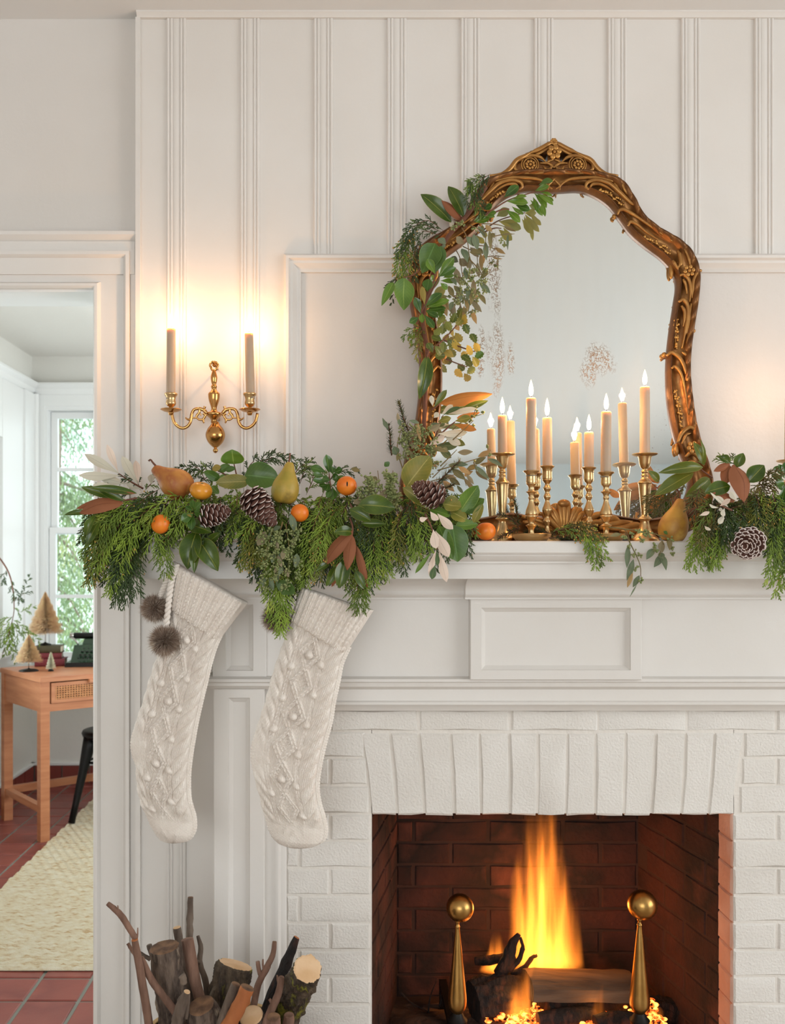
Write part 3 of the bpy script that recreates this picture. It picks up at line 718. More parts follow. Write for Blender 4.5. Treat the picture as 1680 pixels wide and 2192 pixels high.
c = lx(1197, 1078, .045); mb = MB(); mb.ball(c, .010, 12, 8, sc=(1.5, .8, 1)); mb.build('shell_tip', M['gilt'], mir_root, local=True)

# ------------------------------------------------------------------ brass, candles, candlesticks, sconce
M['brass'] = mat('aged_brass', (216, 186, 138), .28, 1, var=(200, 166, 116), vscale=14, bump=.0003, bscale=40)
M['brass_b'] = mat('bright_brass', (208, 160, 100), .19, 1, var=(194, 142, 82), vscale=20)
M['brass_old'] = mat('dull_old_brass', (186, 146, 86), .3, 1, var=(164, 124, 68), vscale=16, bump=.0004, bscale=60)
M['iron'] = mat('black_iron', (28, 26, 24), .5, .6)
def wax_mat():
    m = mat('taupe_candle_wax', (180, 160, 138), .45, bump=.0003, bscale=120, sss=.02)
    return m
M['wax'] = wax_mat(); M['wick'] = mat('burnt_wick', (30, 22, 18), .9)
def flame_mat():
    m = bpy.data.materials.new('candle_flame'); m.use_nodes = True; N = m.node_tree.nodes; L = m.node_tree.links; N.clear()
    o = N.new('ShaderNodeOutputMaterial'); tr = N.new('ShaderNodeBsdfTransparent'); e = N.new('ShaderNodeEmission'); a = N.new('ShaderNodeAddShader')
    tc = N.new('ShaderNodeTexCoord'); sp = N.new('ShaderNodeSeparateXYZ'); r = N.new('ShaderNodeValToRGB'); L.new(tc.outputs['Generated'], sp.inputs[0]); L.new(sp.outputs[2], r.inputs[0])
    q = r.color_ramp.elements; q[0].color = (.25, .22, .3, 1); q[1].color = (1, .62, .2, 1); q[1].position = 1; x = q.new(.2); x.color = (1, .85, .55, 1); x = q.new(.7); x.color = (1, .86, .5, 1)
    L.new(r.outputs[0], e.inputs[0]); e.inputs[1].default_value = 4.5
    L.new(tr.outputs[0], a.inputs[0]); L.new(e.outputs[0], a.inputs[1]); L.new(a.outputs[0], o.inputs[0]); return m
M['flame'] = flame_mat()
FCOL = (1, .52, .22)
def candle(px0, py0, px1, py1, pyf, Y, r, power, label, group='lit taper candles'):
    b, t = W(px0, py0, Y), W(px1, py1, Y); ax = (t - b); L = ax.length
    root = thing('taper_candle', b, label, 'candle', group)
    mb = MB(); pr_ = [(r * 1.02, -.012), (r * 1.02, 0), (r, L * .5), (r * .97, L - .004), (r * .93, L - .0012), (r * .8, L), (r * .3, L - .0015), (0, L - .002)]
    mb.lathe(pr_, b, 24, ax=ax); mb.build('wax', M['wax'], root)
    mb = MB(); mb.tube([t - Vector((0, 0, .002)), t + Vector((.0006, 0, .006)), t + Vector((.0018, 0, .009))], .0008, 6); mb.build('wick', M['wick'], root)
    fh = (py1 - pyf) * S(Y) - .003; mb = MB(); n = 14
    mb.lathe([(.0058 * (math.sin(PI * (i / n) ** .72) ** .8) * (1 - .25 * i / n) if 0 < i < n else 0, fh * i / n) for i in range(n + 1)], t + Vector((0, 0, .0035)), 14); mb.build('flame', M['flame'], root)
    l = point('flame_light', t + Vector((0, 0, .003 + fh * .45)), power, FCOL, .007); l.parent = root; l.location -= root.location
    return root
def stick(px, prof, Y, base_r, label, ptop):
    """prof: list of (radius px, y px) top to bottom"""
    c = W(px, 1158, Y); c.z = SZ; s = S(Y)
    root = thing('candlestick', c, label, 'candlestick', 'brass candlesticks on the mantel shelf')
    k = len(prof)
    def z(y): return max(0.0, W(0, y, Y).z - SZ)
    full = [(r * s, z(y)) for r, y in reversed(prof)]
    return root, full
def smooth_prof(pts, per=4):
    L = spline([(a, b, 0) for a, b in pts], per * (len(pts) - 1) + 1); return [(max(p.x, .0008), p.y) for p in L]
def make_stick(px, socket, stem, base, Y, label):
    c = W(px, 1158, Y); c.z = SZ; s = S(Y)
    root = thing('candlestick', c, label, 'candlestick', 'brass candlesticks on the mantel shelf')
    cv = lambda pts: [(max(r * s, .0006), max(.0004, W(0, y, Y).z)) for r, y in reversed(pts)]
    z0 = Vector((c.x, c.y, 0))
    for nm, pts, sm in (('base', base, 0), ('stem', stem, 1), ('socket', socket, 0)):
        p = cv(pts)
        if sm: p = smooth_prof(p, 5)
        mb = MB(); mb.lathe(p, z0, 32); o = mb.build(nm, M['brass'], root, angle=50)
    return root
# three patterns; y in pixels of the photograph, heights are exact for the nearer pair
A_sock = [(8, 1008), (15, 1007), (17.5, 1008), (17, 1010), (12.5, 1013), (11, 1018), (10.8, 1028), (11.5, 1031), (10, 1036)]
A_stem = [(10, 1034), (11, 1036), (7, 1041), (6, 1046), (7.5, 1051), (11.5, 1053), (8, 1056), (5.5, 1062), (6.5, 1066), (5.2, 1071), (7, 1080), (11.5, 1092), (12.8, 1098), (13, 1101), (11.5, 1103), (12.5, 1106), (9, 1112), (6.5, 1118), (7, 1122), (12, 1125), (8, 1129), (6, 1136), (7, 1144)]
A_base = [(7, 1143), (12, 1148), (34, 1148), (42, 1142.5), (43, 1143.5), (40, 1150), (33, 1157), (31, 1159)]
B_sock = [(8, 998), (14, 997), (15.8, 998.5), (15, 1000), (11.5, 1003), (10.5, 1010), (10.5, 1020), (11, 1024), (9, 1029)]
B_stem = [(9, 1026), (10.5, 1028), (6, 1034), (5, 1038), (8, 1044), (8, 1047), (5, 1053), (5.5, 1057), (7.8, 1062), (7.2, 1066), (4.6, 1072), (7, 1080), (10.8, 1090), (10.8, 1094), (8.5, 1100), (5, 1107), (8.2, 1114), (8.2, 1118), (5, 1126), (6, 1134), (9, 1140)]
B_base = [(9, 1138), (12, 1143), (20, 1147), (27, 1153), (30, 1159)]
C_sock = [(9, 974), (18, 972), (26, 971), (27, 972.5), (24, 975), (15, 977), (13.2, 982), (12, 992), (9.5, 1000), (7, 1003)]
C_stem = [(7, 1002), (5.5, 1005), (8, 1010), (6.2, 1014), (8.2, 1018), (6.8, 1021), (9, 1026), (14.5, 1032), (15.2, 1034), (13.5, 1037), (12, 1052), (10, 1074), (8, 1096), (8.5, 1104), (14.5, 1110), (14, 1112), (9.5, 1116), (10.5, 1124)]
C_base = [(10.5, 1122), (13, 1132), (19, 1143), (27, 1150), (31, 1154), (32, 1159)]
YA, YB, YC = -.190, -.128, -.142
make_stick(1137, A_sock, A_stem, A_base, YA, 'brass candlestick with wide saucer base at the front of the shelf')
make_stick(1297, [(r, y + 3) for r, y in A_sock], A_stem, A_base, YA, 'brass candlestick with ringed vase stem, base lost behind trailing eucalyptus')
make_stick(1171, B_sock, B_stem, B_base, YB, 'slim beaded brass candlestick standing just left of the carved shell on the mirror')
make_stick(1260, [(r, y + 3) for r, y in B_sock], B_stem, B_base, YB, 'slim beaded brass candlestick standing just right of the carved shell on the mirror')
make_stick(1075, C_sock, C_stem, C_base, YC, 'tall brass candlestick with wide drip rim beside the orange at the shelf edge')
make_stick(1380, C_sock, C_stem, C_base, YC, 'tall brass candlestick with wide drip rim beside the golden pear')
make_stick(1690, [(r, y + 14) for r, y in C_sock], C_stem, C_base, YC, 'brass candlestick at the right picture edge behind glossy green leaves')
CP = .55
candle(1075.5, 972, 1075, 889, 850, YC, .0103, CP, 'lit taupe candle in the tall brass candlestick beside the orange')
candle(1137, 1008, 1136.5, 852, 813, YA, .0112, CP, 'tall lit taupe candle in the saucer based candlestick left of the shell')
candle(1171.5, 998, 1171, 894, 852, YB, .0108, CP, 'lit taupe candle in the beaded candlestick left of the shell')
candle(1260.5, 1001, 1260.5, 925, 887, YB, .0108, CP, 'short lit taupe candle in the beaded candlestick right of the shell')
candle(1296.5, 1011, 1297.5, 881, 842, YA, .0112, CP, 'lit taupe candle in the ringed candlestick before the trailing eucalyptus')
candle(1380, 972, 1380, 828, 791, YC, .0110, CP, 'tallest lit taupe candle, in the candlestick beside the golden pear')
candle(1690, 986, 1691, 850, 812, YC, .0110, CP, 'lit candle in the candlestick at the right picture edge')

# wall sconce
YS = -.075
sc_root = thing('wall_sconce', W(458, 870, 0) , 'brass two-armed candle sconce hanging on the white panelling', 'sconce')
k = S(YS); ctr = W(458, 870, YS)
def scz(y): return W(0, y, YS).z
def lathe_px(name, pts, px, Y, m='brass_b', parent=sc_root, sm=True):
    kk = S(Y); p = [(max(r * kk, .0006), W(0, y, Y).z) for r, y in reversed(pts)]
    if sm: p = smooth_prof(p, 4)
    x = W(px, 0, Y).x; mb = MB(); mb.lathe(p, (x, Y, 0), 32); return mb.build(name, M[m], parent, angle=60)
lathe_px('shaft', [(3, 792), (5, 798), (7.2, 808), (6, 818), (4.6, 823), (6.6, 828), (5, 833), (8, 838), (12, 842), (12.4, 848), (11, 858), (7, 870), (6, 876), (9, 881), (16.5, 884), (17, 889), (11, 894), (6.5, 899), (7, 905)], 458, YS)
lathe_px('ball', [(7, 903), (10, 909), (17, 918), (20.8, 929), (20, 938), (15, 948), (7, 956), (3, 959), (4.5, 961), (5.5, 964), (4.5, 967.5), (1, 970)], 461, YS)
mb = MB(); cx, cz2 = ctr.x, scz(783); R1 = 8.6 * k
mb.tube([(cx + R1 * math.sin(a) * (1 if math.cos(a) > -.2 else .8), YS, cz2 + R1 * math.cos(a) * (1.0 if math.cos(a) > 0 else 1.25)) for a in [2 * PI * i / 24 for i in range(25)]], .0026, 8, cap=False)
mb.build('hanging_loop', M['brass_b'], sc_root)
mb = MB(); mb.lathe([(.0055, 0), (.0055, .004), (.004, .0055), (0, .006)], (cx, YS + .012, cz2 + .004), 14, ax=(0, -1, 0)); mb.lathe([(.0025, 0), (.0025, .09)], (cx, -.012, cz2 + .004), 10, ax=(0, -1, 0)); mb.build('screw', M['brass_b'], sc_root)
mb = MB(); mb.box(cx - .006, cx + .006, YS, -.01, scz(893), scz(882)); mb.build('wall_bracket', M['brass_b'], sc_root)
V7 = lambda v: (320 + v[0] / 6, 640 + v[1] / 6)
YCN = -.088
arm_l = [(735, 1470), (700, 1430), (640, 1410), (575, 1420), (545, 1470), (535, 1520), (525, 1580), (490, 1635), (430, 1660), (370, 1640), (320, 1590), (298, 1530), (285, 1470)]
deco = [[(710, 1380), (700, 1410), (670, 1420)], [(690, 1470), (705, 1480), (720, 1490), (690, 1540), (640, 1550), (605, 1520), (610, 1480), (650, 1470), (660, 1500)], [(690, 1540), (690, 1570), (700, 1595)], [(535, 1530), (500, 1550), (460, 1525)], [(640, 1415), (640, 1450), (610, 1500), (590, 1525), (540, 1530)], [(735, 1475), (715, 1500), (690, 1545)]]
for mirr in (0, 1):
    cv = (lambda v: W(*V7(v), YCN)) if not mirr else (lambda v: W(2 * 458.5 - V7(v)[0] + 1.5, V7(v)[1], YCN))
    P = spline([cv(v) for v in arm_l], 44); mb = MB(); mb.tube(P, [.0042] * 8 + [.0036] * 36, 10); arm = mb.build('arm', M['brass_b'], sc_root)
    mb = MB()
    for d_ in deco: Q = spline([cv(v) for v in d_], 4 * len(d_)); mb.tube(Q, [.0034 - .0018 * i / (len(Q) - 1) for i in range(len(Q))], 8)
    mb.build('scrollwork', M['brass_b'], arm)
    px = 366 if not mirr else 534.5
    lathe_px('drip_pan', [(6, 876), (16, 877), (22, 875.5), (23, 877), (15, 881), (6, 883), (5, 888), (4, 889)], px, YCN, sm=False)
    lathe_px('candle_cup', [(8, 842), (13, 841.5), (14.3, 843), (13.6, 845.5), (10.5, 850), (9.6, 856), (11, 862), (11, 865), (8, 869), (4.5, 871), (4, 877)], px, YCN, m='brass', sm=False)
candle(365.5, 843, 366.5, 703, 670, YCN, .0103, 1.15, 'lit taupe candle in the left cup of the brass wall sconce', 'candles in the wall sconce')
candle(536, 843, 532.5, 713, 676, YCN, .0103, 1.15, 'lit taupe candle leaning slightly in the right cup of the wall sconce', 'candles in the wall sconce')
from mathutils import noise as mnoise
# ------------------------------------------------------------------ fire: andirons, logs, flames
HZ = .02
def bark_mat(name, c1, c2, c3=None, bump=.006):
    return mat(name, c1, .85, var=c2, vscale=42, stretch=(1, 1, .3), bump=bump * 1.3, bscale=120, col3=c3, det=9)
M['char'] = bark_mat('charred_bark', (40, 24, 18), (18, 12, 10), (70, 40, 28))
M['split'] = mat('split_log_wood', (104, 82, 62), .8, var=(74, 56, 42), vscale=14, stretch=(.4, 3, 3), bump=.003, bscale=40)
M['ash'] = mat('ash_bed', (96, 78, 66), .95, var=(48, 34, 28), vscale=18, bump=.008, bscale=50)
def ember_mat():
    m = bpy.data.materials.new('glowing_ember'); m.use_nodes = True; N = m.node_tree.nodes; L = m.node_tree.links; b = N['Principled BSDF']
    b.inputs['Base Color'].default_value = (.03, .015, .01, 1); n = N.new('ShaderNodeTexNoise'); n.inputs['Scale'].default_value = 55; n.inputs['Detail'].default_value = 5
    tc = N.new('ShaderNodeTexCoord'); L.new(tc.outputs['Object'], n.inputs[0]); r = N.new('ShaderNodeValToRGB'); e = r.color_ramp.elements
    e[0].position = .40; e[0].color = (0, 0, 0, 1); e[1].position = .66; e[1].color = (1, .42, .08, 1); x = e.new(.5); x.color = (.7, .09, .01, 1)
    L.new(n.outputs['Fac'], r.inputs[0]); L.new(r.outputs[0], b.inputs['Emission Color']); b.inputs['Emission Strength'].default_value = 5.5; return m
M['ember'] = ember_mat()
YA2 = .012
def andiron(px, pts_ball, colpts, label):
    x = W(px, 0, YA2).x; s = S(YA2); root = thing('andiron', (x, YA2, HZ), label, 'andiron', 'brass ball andirons in the firebox')
    z = lambda y: W(0, y, YA2).z
    bp, br = pts_ball; c = W(bp[0], bp[1], YA2)
    mb = MB(); mb.ball(c, br * s, 28, 18); mb.build('ball', M['brass_old'], root)
    p = smooth_prof([(max(r * s, .001), z(y)) for r, y in reversed(colpts)], 5); mb = MB(); mb.lathe(p, (x, YA2, 0), 28); mb.build('column', M['brass_old'], root, angle=50)
    y1 = colpts[-1][1]
    mb = MB(); zt = z(y1); mb.lathe([(.020, HZ + .05), (.026, HZ + .055), (.026, HZ + .07), (.014, HZ + .08), (.013, zt - .03), (.022, zt - .024), (.024, zt - .014), (.018, zt - .008), (.014, zt), (.012, zt + .004)], (x, YA2, 0), 20); mb.build('base', M['iron'], root, angle=50)
    for sg in (-1, 1):
        mb = MB(); mb.tube(spline([(x, YA2, HZ + .06), (x + sg * .05, YA2 - .01, HZ + .07), (x + sg * .09, YA2 - .015, HZ + .03), (x + sg * .10, YA2 - .02, HZ + .008)], 10), .009, 8); mb.build('foot', M['iron'], root)
    mb = MB(); mb.box(x - .01, x + .01, YA2 + .01, YA2 + .36, HZ + .06, HZ + .08); mb.box(x - .01, x + .01, YA2 + .34, YA2 + .36, HZ, HZ + .06); mb.build('log_rest', M['iron'], root, smooth=False)
andiron(979, ((984.5, 1943), 29.5), [(3, 1966), (5, 1972), (3.5, 1978), (5.5, 1983), (5, 1990), (8, 2020), (13, 2070), (18, 2115), (20, 2140), (18, 2155), (12, 2166), (6, 2170)], 'brass ball-topped andiron before the charred round log')
andiron(1369, ((1374.5, 1937), 31.5), [(3, 1962), (5.5, 1968), (3.5, 1974), (6, 1979), (5.5, 1986), (9, 2016), (14, 2066), (19, 2112), (21.5, 2140), (20, 2155), (13, 2166), (6, 2170)], 'brass ball-topped andiron before the end of the split log, soot stained')
rl = random.Random(11)
V8 = lambda v: (760 + v[0] / 1.826, 1700 + v[1] / 1.826)
def log_along(name, pts, rad, label, cat, mats, group=None, sides=18, nseg=14, rough=.07, end_m=1, seed=0, part_tip=None, noend=False, flat=1.0, tail=None):
    """a log or stick: bark tube with ragged radius, cut faces as a part"""
    rg = random.Random(seed + 77); P = spline(pts, nseg)
    n = len(P); R = spline([(r, 0, 0) for r in rad], n) if hasattr(rad, '__len__') else [(rad,)] * n; R = [max(r[0], .0008) for r in R]
    if tail is not None:
        e_ = P[-1]; P = P + [e_.lerp(tail, k_ / 5) for k_ in range(1, 6)]; R = R + [R[-1]] * 5; n = len(P)
    root = thing(name, P[0], label, cat, group)
    mb = MB(); tv = [(P[min(i + 1, n - 1)] - P[max(i - 1, 0)]).normalized() for i in range(n)]
    u = tv[0].orthogonal().normalized(); ridge = [1 + rough * (rg.random() * 2 - 1) for _ in range(sides)]; rows = []
    for i in range(n):
        u = (u - tv[i] * u.dot(tv[i])).normalized(); b = tv[i].cross(u); row = []
        for k in range(sides):
            a = 2 * PI * k / sides; r = R[i] * (1 + .35 * (ridge[k] - 1) + rough * .2 * (rg.random() * 2 - 1)); s_ = (P[i] - P[0]).length / max(R[i], 1e-3)
            q_ = Vector((math.cos(a) * 3.4 + seed * 3.1, math.sin(a) * 3.4, s_ * .9)); ed_ = min(1, .3 + min(i, n - 1 - i) * .25); r *= 1 + ed_ * rough * 1.5 * (abs(mnoise.noise(q_)) * 2 - .6) + ed_ * rough * .6 * mnoise.noise(q_ * 2.7)
            if (i in (0, n - 1)): r *= .97
            row.append(P[i] + u * math.cos(a) * r * flat + b * math.sin(a) * r)
        rows.append(row)
    mb.grid(rows, close=True); mb.build('bark', mats[0], root)
    if not noend:
        for q, i in ((0, 0), (1, n - 1)):
            c = P[i] + tv[i] * (.0012 if i else -.0012)
            mb = MB(); nn = len(rows[i]); vv = [c + (p - P[i]) * .2 for p in rows[i]] + [c + (p - P[i]) * .88 for p in rows[i]] + [p for p in rows[i]] + [c]
            f = [(3 * nn, k, (k + 1) % nn) for k in range(nn)] + [(k, nn + k, nn + (k + 1) % nn, (k + 1) % nn) for k in range(nn)] + [(nn + k, 2 * nn + k, 2 * nn + (k + 1) % nn, nn + (k + 1) % nn) for k in range(nn)]
            mb.add(vv, f); mb.build('cut_end', mats[min(end_m, len(mats) - 1)], root, smooth=False)
    return root
FY = .20
w8 = lambda v, Y: W(*V8(v), Y)
log_along('fire_log', [w8((460, 812), .16), w8((560, 790), .18), w8((652, 768), .21)], [.052, .054, .050], 'thick charred round log leaning beside the near brass andiron', 'log', (M['char'], M['char']), seed=1, rough=.15, sides=44, nseg=34)
def wedge_log(name, a, b, prof, label, m, seed=0):
    rg = random.Random(seed); ax = (b - a); n = 10; rows = []
    up = Vector((0, 0, 1)); out = ax.normalized().cross(up).normalized()
    for i in range(n):
        t = i / (n - 1); c = a + ax * t + up * .004 * (rg.random() - .5)
        rows.append([c + out * (x * (1 + .05 * (rg.random() - .5))) + up * (z * (1 + .06 * (rg.random() - .5))) for x, z in prof])
    root = thing(name, a, label, 'log'); mb = MB(); mb.grid(rows, close=True); k = len(prof)
    mb.build('split_faces', m, root, smooth=True, angle=35)
    mb = MB(); mb.add(rows[0], [tuple(range(k))]); mb.build('cut_end', M['char'], root, smooth=False); mb = MB(); mb.add(rows[-1], [tuple(reversed(range(k)))]); mb.build('cut_end', M['char'], root, smooth=False); return root
wedge_log('fire_log', w8((675, 745), .14), w8((1085, 752), .17), [(-.055, -.01), (-.05, .022), (-.02, .030), (.03, .026), (.052, .01), (.05, -.022), (.0, -.034), (-.04, -.028)], 'grey brown split log with flat faces lying on top of the fire', M['split'], 4)
log_along('fire_log', [w8((735, 845), .15), w8((950, 835), .19), w8((1260, 850), .24)], [.042, .045, .030], 'long blackened log lying under the split log', 'log', (M['char'], M['char']), seed=3, rough=.16, sides=32, nseg=34)
log_along('fire_log', [w8((715, 885), .09), w8((830, 872), .1), w8((935, 862), .12)], [.020, .024, .018], 'small scorched log at the front of the fire', 'log', (M['char'], M['split']), seed=4, rough=.1)
log_along('fire_log', [w8((940, 900), .07), w8((1030, 885), .08), w8((1120, 890), .10)], [.022, .024, .018], 'short charred log end at the front beside the soot-stained andiron', 'log', (M['char'], M['char']), seed=41, rough=.1)
log_along('charred_branch', [w8((470, 652), .26), w8((530, 648), .25), w8((600, 632), .24)], [.011, .013, .009], 'small burning branch lying across the back of the fire', 'branch', (M['char'], M['char']), seed=5, sides=9)
root = log_along('charred_branch', [w8((560, 705), .2), w8((595, 650), .2), w8((612, 590), .2), w8((640, 548), .2)], [.016, .02, .014, .006], 'twisted strip of burnt bark standing up in the fire', 'branch', (M['char'], M['char']), seed=6, sides=9, rough=.2)
for i, q in enumerate([[(575, 700), (630, 660), (655, 600), (645, 560)], [(610, 705), (660, 680), (690, 640), (712, 630)]]):
    mb = MB(); mb.tube(spline([w8(v, .2 + .01 * i) for v in q], 12), [.009 - .0005 * k for k in range(12)], 7, jit=.25, rng=rl); mb.build('bark_strip', M['char'], root)
for i, q in enumerate([[(178, 775), (220, 815), (285, 850)], [(285, 885), (292, 800), (322, 720)], [(330, 830), (345, 790), (380, 770)]]):
    mb = MB(); mb.tube(spline([w8(v, .30) for v in q], 10), [.003 - .0002 * k for k in range(10)], 6)
    tag(mb.build('dry_twig', M['char']), ['thin dry twig lying against the left firebox wall', 'thin upright dry twig behind the near andiron', 'short bent twig in the ashes behind the near andiron'][i], 'twig', 'dry twigs in the firebox')
# ash and embers
mb = MB(); rows = []
for i in range(26):
    row = []
    for j in range(16):
        x = fo0 + .06 + (fo1 - fo0 - .12) * i / 25; y = -.03 + .42 * j / 15; e = math.sin(PI * i / 25) * math.sin(PI * min(1, .15 + j / 15))
        row.append((x, y, HZ + .002 + .075 * max(0, e) ** .6 + .012 * (rl.random() - .5)))
    rows.append(row)
mb.grid(rows, flip=True); tag(mb.build('ash_bed', M['ash']), 'bed of grey ash and cinders under the burning logs', 'ash', kind='stuff')
mb = MB()
for i in range(800):
    x = W(rl.choice((1095, 1150, 1250, 1330, 1400)), 0, .12).x + rl.gauss(0, .028); y = .04 + rl.random() * .17
    if not fo0 + .1 < x < fo1 - .1: continue
    mb.ball((x, y, HZ + .070 + rl.random() * .028), (.003 + rl.random() * .006), 6, 4, sc=(1.4, 1, .8))
tag(mb.build('embers', M['ember']), 'glowing orange embers heaped among the logs', 'embers', kind='stuff')
# flames: luminous gas volumes
def flame_volume(name, c, rx, ry, h, strength, label, seed, lean=0, power=0):
    m = bpy.data.materials.new('fire_gas'); m.use_nodes = True; N = m.node_tree.nodes; L = m.node_tree.links; N.clear()
    o = N.new('ShaderNodeOutputMaterial'); e = N.new('ShaderNodeEmission'); tc = N.new('ShaderNodeTexCoord')
    def mth(op, *a):
        n = N.new('ShaderNodeMath'); n.operation = op
        for i, q in enumerate(a):
            if isinstance(q, (int, float)): n.inputs[i].default_value = q
            else: L.new(q, n.inputs[i])
        return n.outputs[0]
    sp = N.new('ShaderNodeSeparateXYZ'); L.new(tc.outputs['Object'], sp.inputs[0])
    mp = N.new('ShaderNodeMapping'); mp.inputs['Scale'].default_value = (16, 16, 3.0); mp.inputs['Location'].default_value = (seed, seed * .7, 0); L.new(tc.outputs['Object'], mp.inputs[0])
    nz = N.new('ShaderNodeTexNoise'); nz.inputs['Scale'].default_value = 1.0; nz.inputs['Detail'].default_value = 3; nz.inputs['Distortion'].default_value = .4; L.new(mp.outputs[0], nz.inputs[0])
    mp2 = N.new('ShaderNodeMapping'); mp2.inputs['Scale'].default_value = (46, 46, 4); mp2.inputs['Location'].default_value = (seed * 3, seed, 0); L.new(tc.outputs['Object'], mp2.inputs[0])
    nf = N.new('ShaderNodeTexNoise'); nf.inputs['Scale'].default_value = 1.0; nf.inputs['Detail'].default_value = 2; L.new(mp2.outputs[0], nf.inputs[0])
    z = mth('DIVIDE', sp.outputs[2], h)
    wob = mth('MULTIPLY', mth('SUBTRACT', nz.outputs['Fac'], .5), mth('MULTIPLY_ADD', z, .16, .03))
    x = mth('DIVIDE', mth('ADD', mth('SUBTRACT', sp.outputs[0], mth('MULTIPLY', mth('MULTIPLY', z, z), lean)), wob), rx); y = mth('DIVIDE', sp.outputs[1], ry)
    # radius profile: swells above the base then tapers
    prof = mth('MULTIPLY_ADD', mth('POWER', mth('MAXIMUM', mth('SUBTRACT', 1.0, z), .001), .7), .72, .12)
    r2 = mth('DIVIDE', mth('ADD', mth('MULTIPLY', x, x), mth('MULTIPLY', y, y)), mth('MULTIPLY', prof, prof))
    core = mth('POWER', mth('MAXIMUM', mth('SUBTRACT', 1.0, r2), 0.0), 1.6)
    fade = mth('MULTIPLY', mth('POWER', mth('MAXIMUM', mth('SUBTRACT', 1.0, z), 0.0), 1.5), mth('MINIMUM', mth('MULTIPLY', mth('MAXIMUM', z, 0.0), 14.0), 1.0))
    streak = mth('POWER', mth('MULTIPLY', nf.outputs['Fac'], 1.85), mth('MULTIPLY_ADD', z, 5.0, 1.2))
    d = mth('MULTIPLY', mth('MULTIPLY', core, fade), streak)
    L.new(mth('MULTIPLY', d, strength), e.inputs[1]); e.inputs[0].default_value = (1, .25, .025, 1)
    L.new(e.outputs[0], o.inputs['Volume']); m.volume_intersection_method = 'FAST' if hasattr(m, 'volume_intersection_method') else None
    mb = MB(); n = 12
    pr_ = [((1.05 * (.84 * (1 - t) ** .7 + .16)) if 0 < t < 1 else 0, h * t) for t in [i / n for i in range(n + 1)]]
    v = MB(); v.lathe([(max(r, .0), zz_) for r, zz_ in pr_], (0, 0, 0), 16)
    vv = [(x * (rx + .022) + lean * (zz_ / h) ** 2, y * (ry + .01), zz_) for x, y, zz_ in v.v]
    mb.add(vv, v.f); ob = mb.build(name, m, None); ob.location = c; tag(ob, label, 'flame', 'flames of the log fire')
    if power:
        l = point('fire_light', (0, 0, h * .38), power, (1, .42, .12), .05); l.parent = ob
    return ob
Yf = .25; c = W(760 + 742 / 1.826, 1700 + 712 / 1.826, Yf)
flame_volume('flame', c, .135, .08, .49, 170, 'tall orange flame rising from the middle of the log fire', 1.3, -.012, 2.4)
c = w8((640, 880), .13); flame_volume('flame', c, .06, .035, .17, 130, 'low yellow flame licking up beside the charred round log', 4.1, .03, .5)
c = w8((545, 700), .27); flame_volume('flame', c, .06, .04, .12, 190, 'small flame around the burning branch at the back', 7.7, .01, .6)
c = w8((935, 885), .10); flame_volume('flame', c, .04, .02, .10, 34, 'faint flickering flame at the front below the split log', 9.2, .005, .4)
c = w8((1130, 890), .17); flame_volume('flame', c, .06, .03, .05, 80, 'low glow of flame by the soot-stained andiron', 12.2, 0, .3)

# ------------------------------------------------------------------ bucket of firewood
T6 = lambda v: (200 + v[0] / 3.231, 1840 + v[1] / 3.231)
w6 = lambda v, Y: W(*T6(v), Y)
M['bark1'] = bark_mat('grey_bark', (122, 104, 90), (66, 53, 46), (160, 142, 122), bump=.009)
M['bark2'] = bark_mat('mossy_bark', (104, 88, 70), (60, 48, 38), (150, 146, 48), bump=.010)
M['twig'] = bark_mat('reddish_twig_bark', (142, 108, 90), (104, 76, 62), bump=.002)
M['twig2'] = bark_mat('grey_twig_bark', (126, 110, 96), (82, 68, 58), bump=.003)
M['pale'] = mat('fresh_cut_wood', (224, 190, 152), .75, var=(206, 166, 122), vscale=20, bump=.001, bscale=80)
M['old_cut'] = mat('weathered_cut_wood', (134, 100, 72), .85, var=(84, 60, 44), vscale=40, bump=.003, bscale=50)
M['orange_wood'] = mat('torn_orange_wood', (196, 122, 66), .7, var=(150, 84, 42), vscale=14, stretch=(1, 1, .3), bump=.002, bscale=60)
M['bucket'] = mat('black_bucket', (24, 22, 20), .35, .5); 
bc = Vector((W(466, 0, -.36).x, -.36, 0)); BR = .150; BH = .30
bk = thing('log_bucket', bc, 'round black metal bucket with brass rim filled with firewood', 'bucket')
mb = MB(); mb.lathe([(.118, .004), (.118, .0), (.124, .01), (BR, BH), (BR - .006, BH), (.116, .016), (0, .014)], bc, 40); mb.build('body', M['bucket'], bk, angle=50)
mb = MB(); mb.tube([bc + Vector((BR * math.cos(a), BR * math.sin(a), BH)) for a in [2 * PI * i / 48 for i in range(49)]], .006, 8, cap=False); mb.build('rim', M['brass'], bk)
G6 = 'firewood in the log bucket'
r6 = 1.0 / 3.231
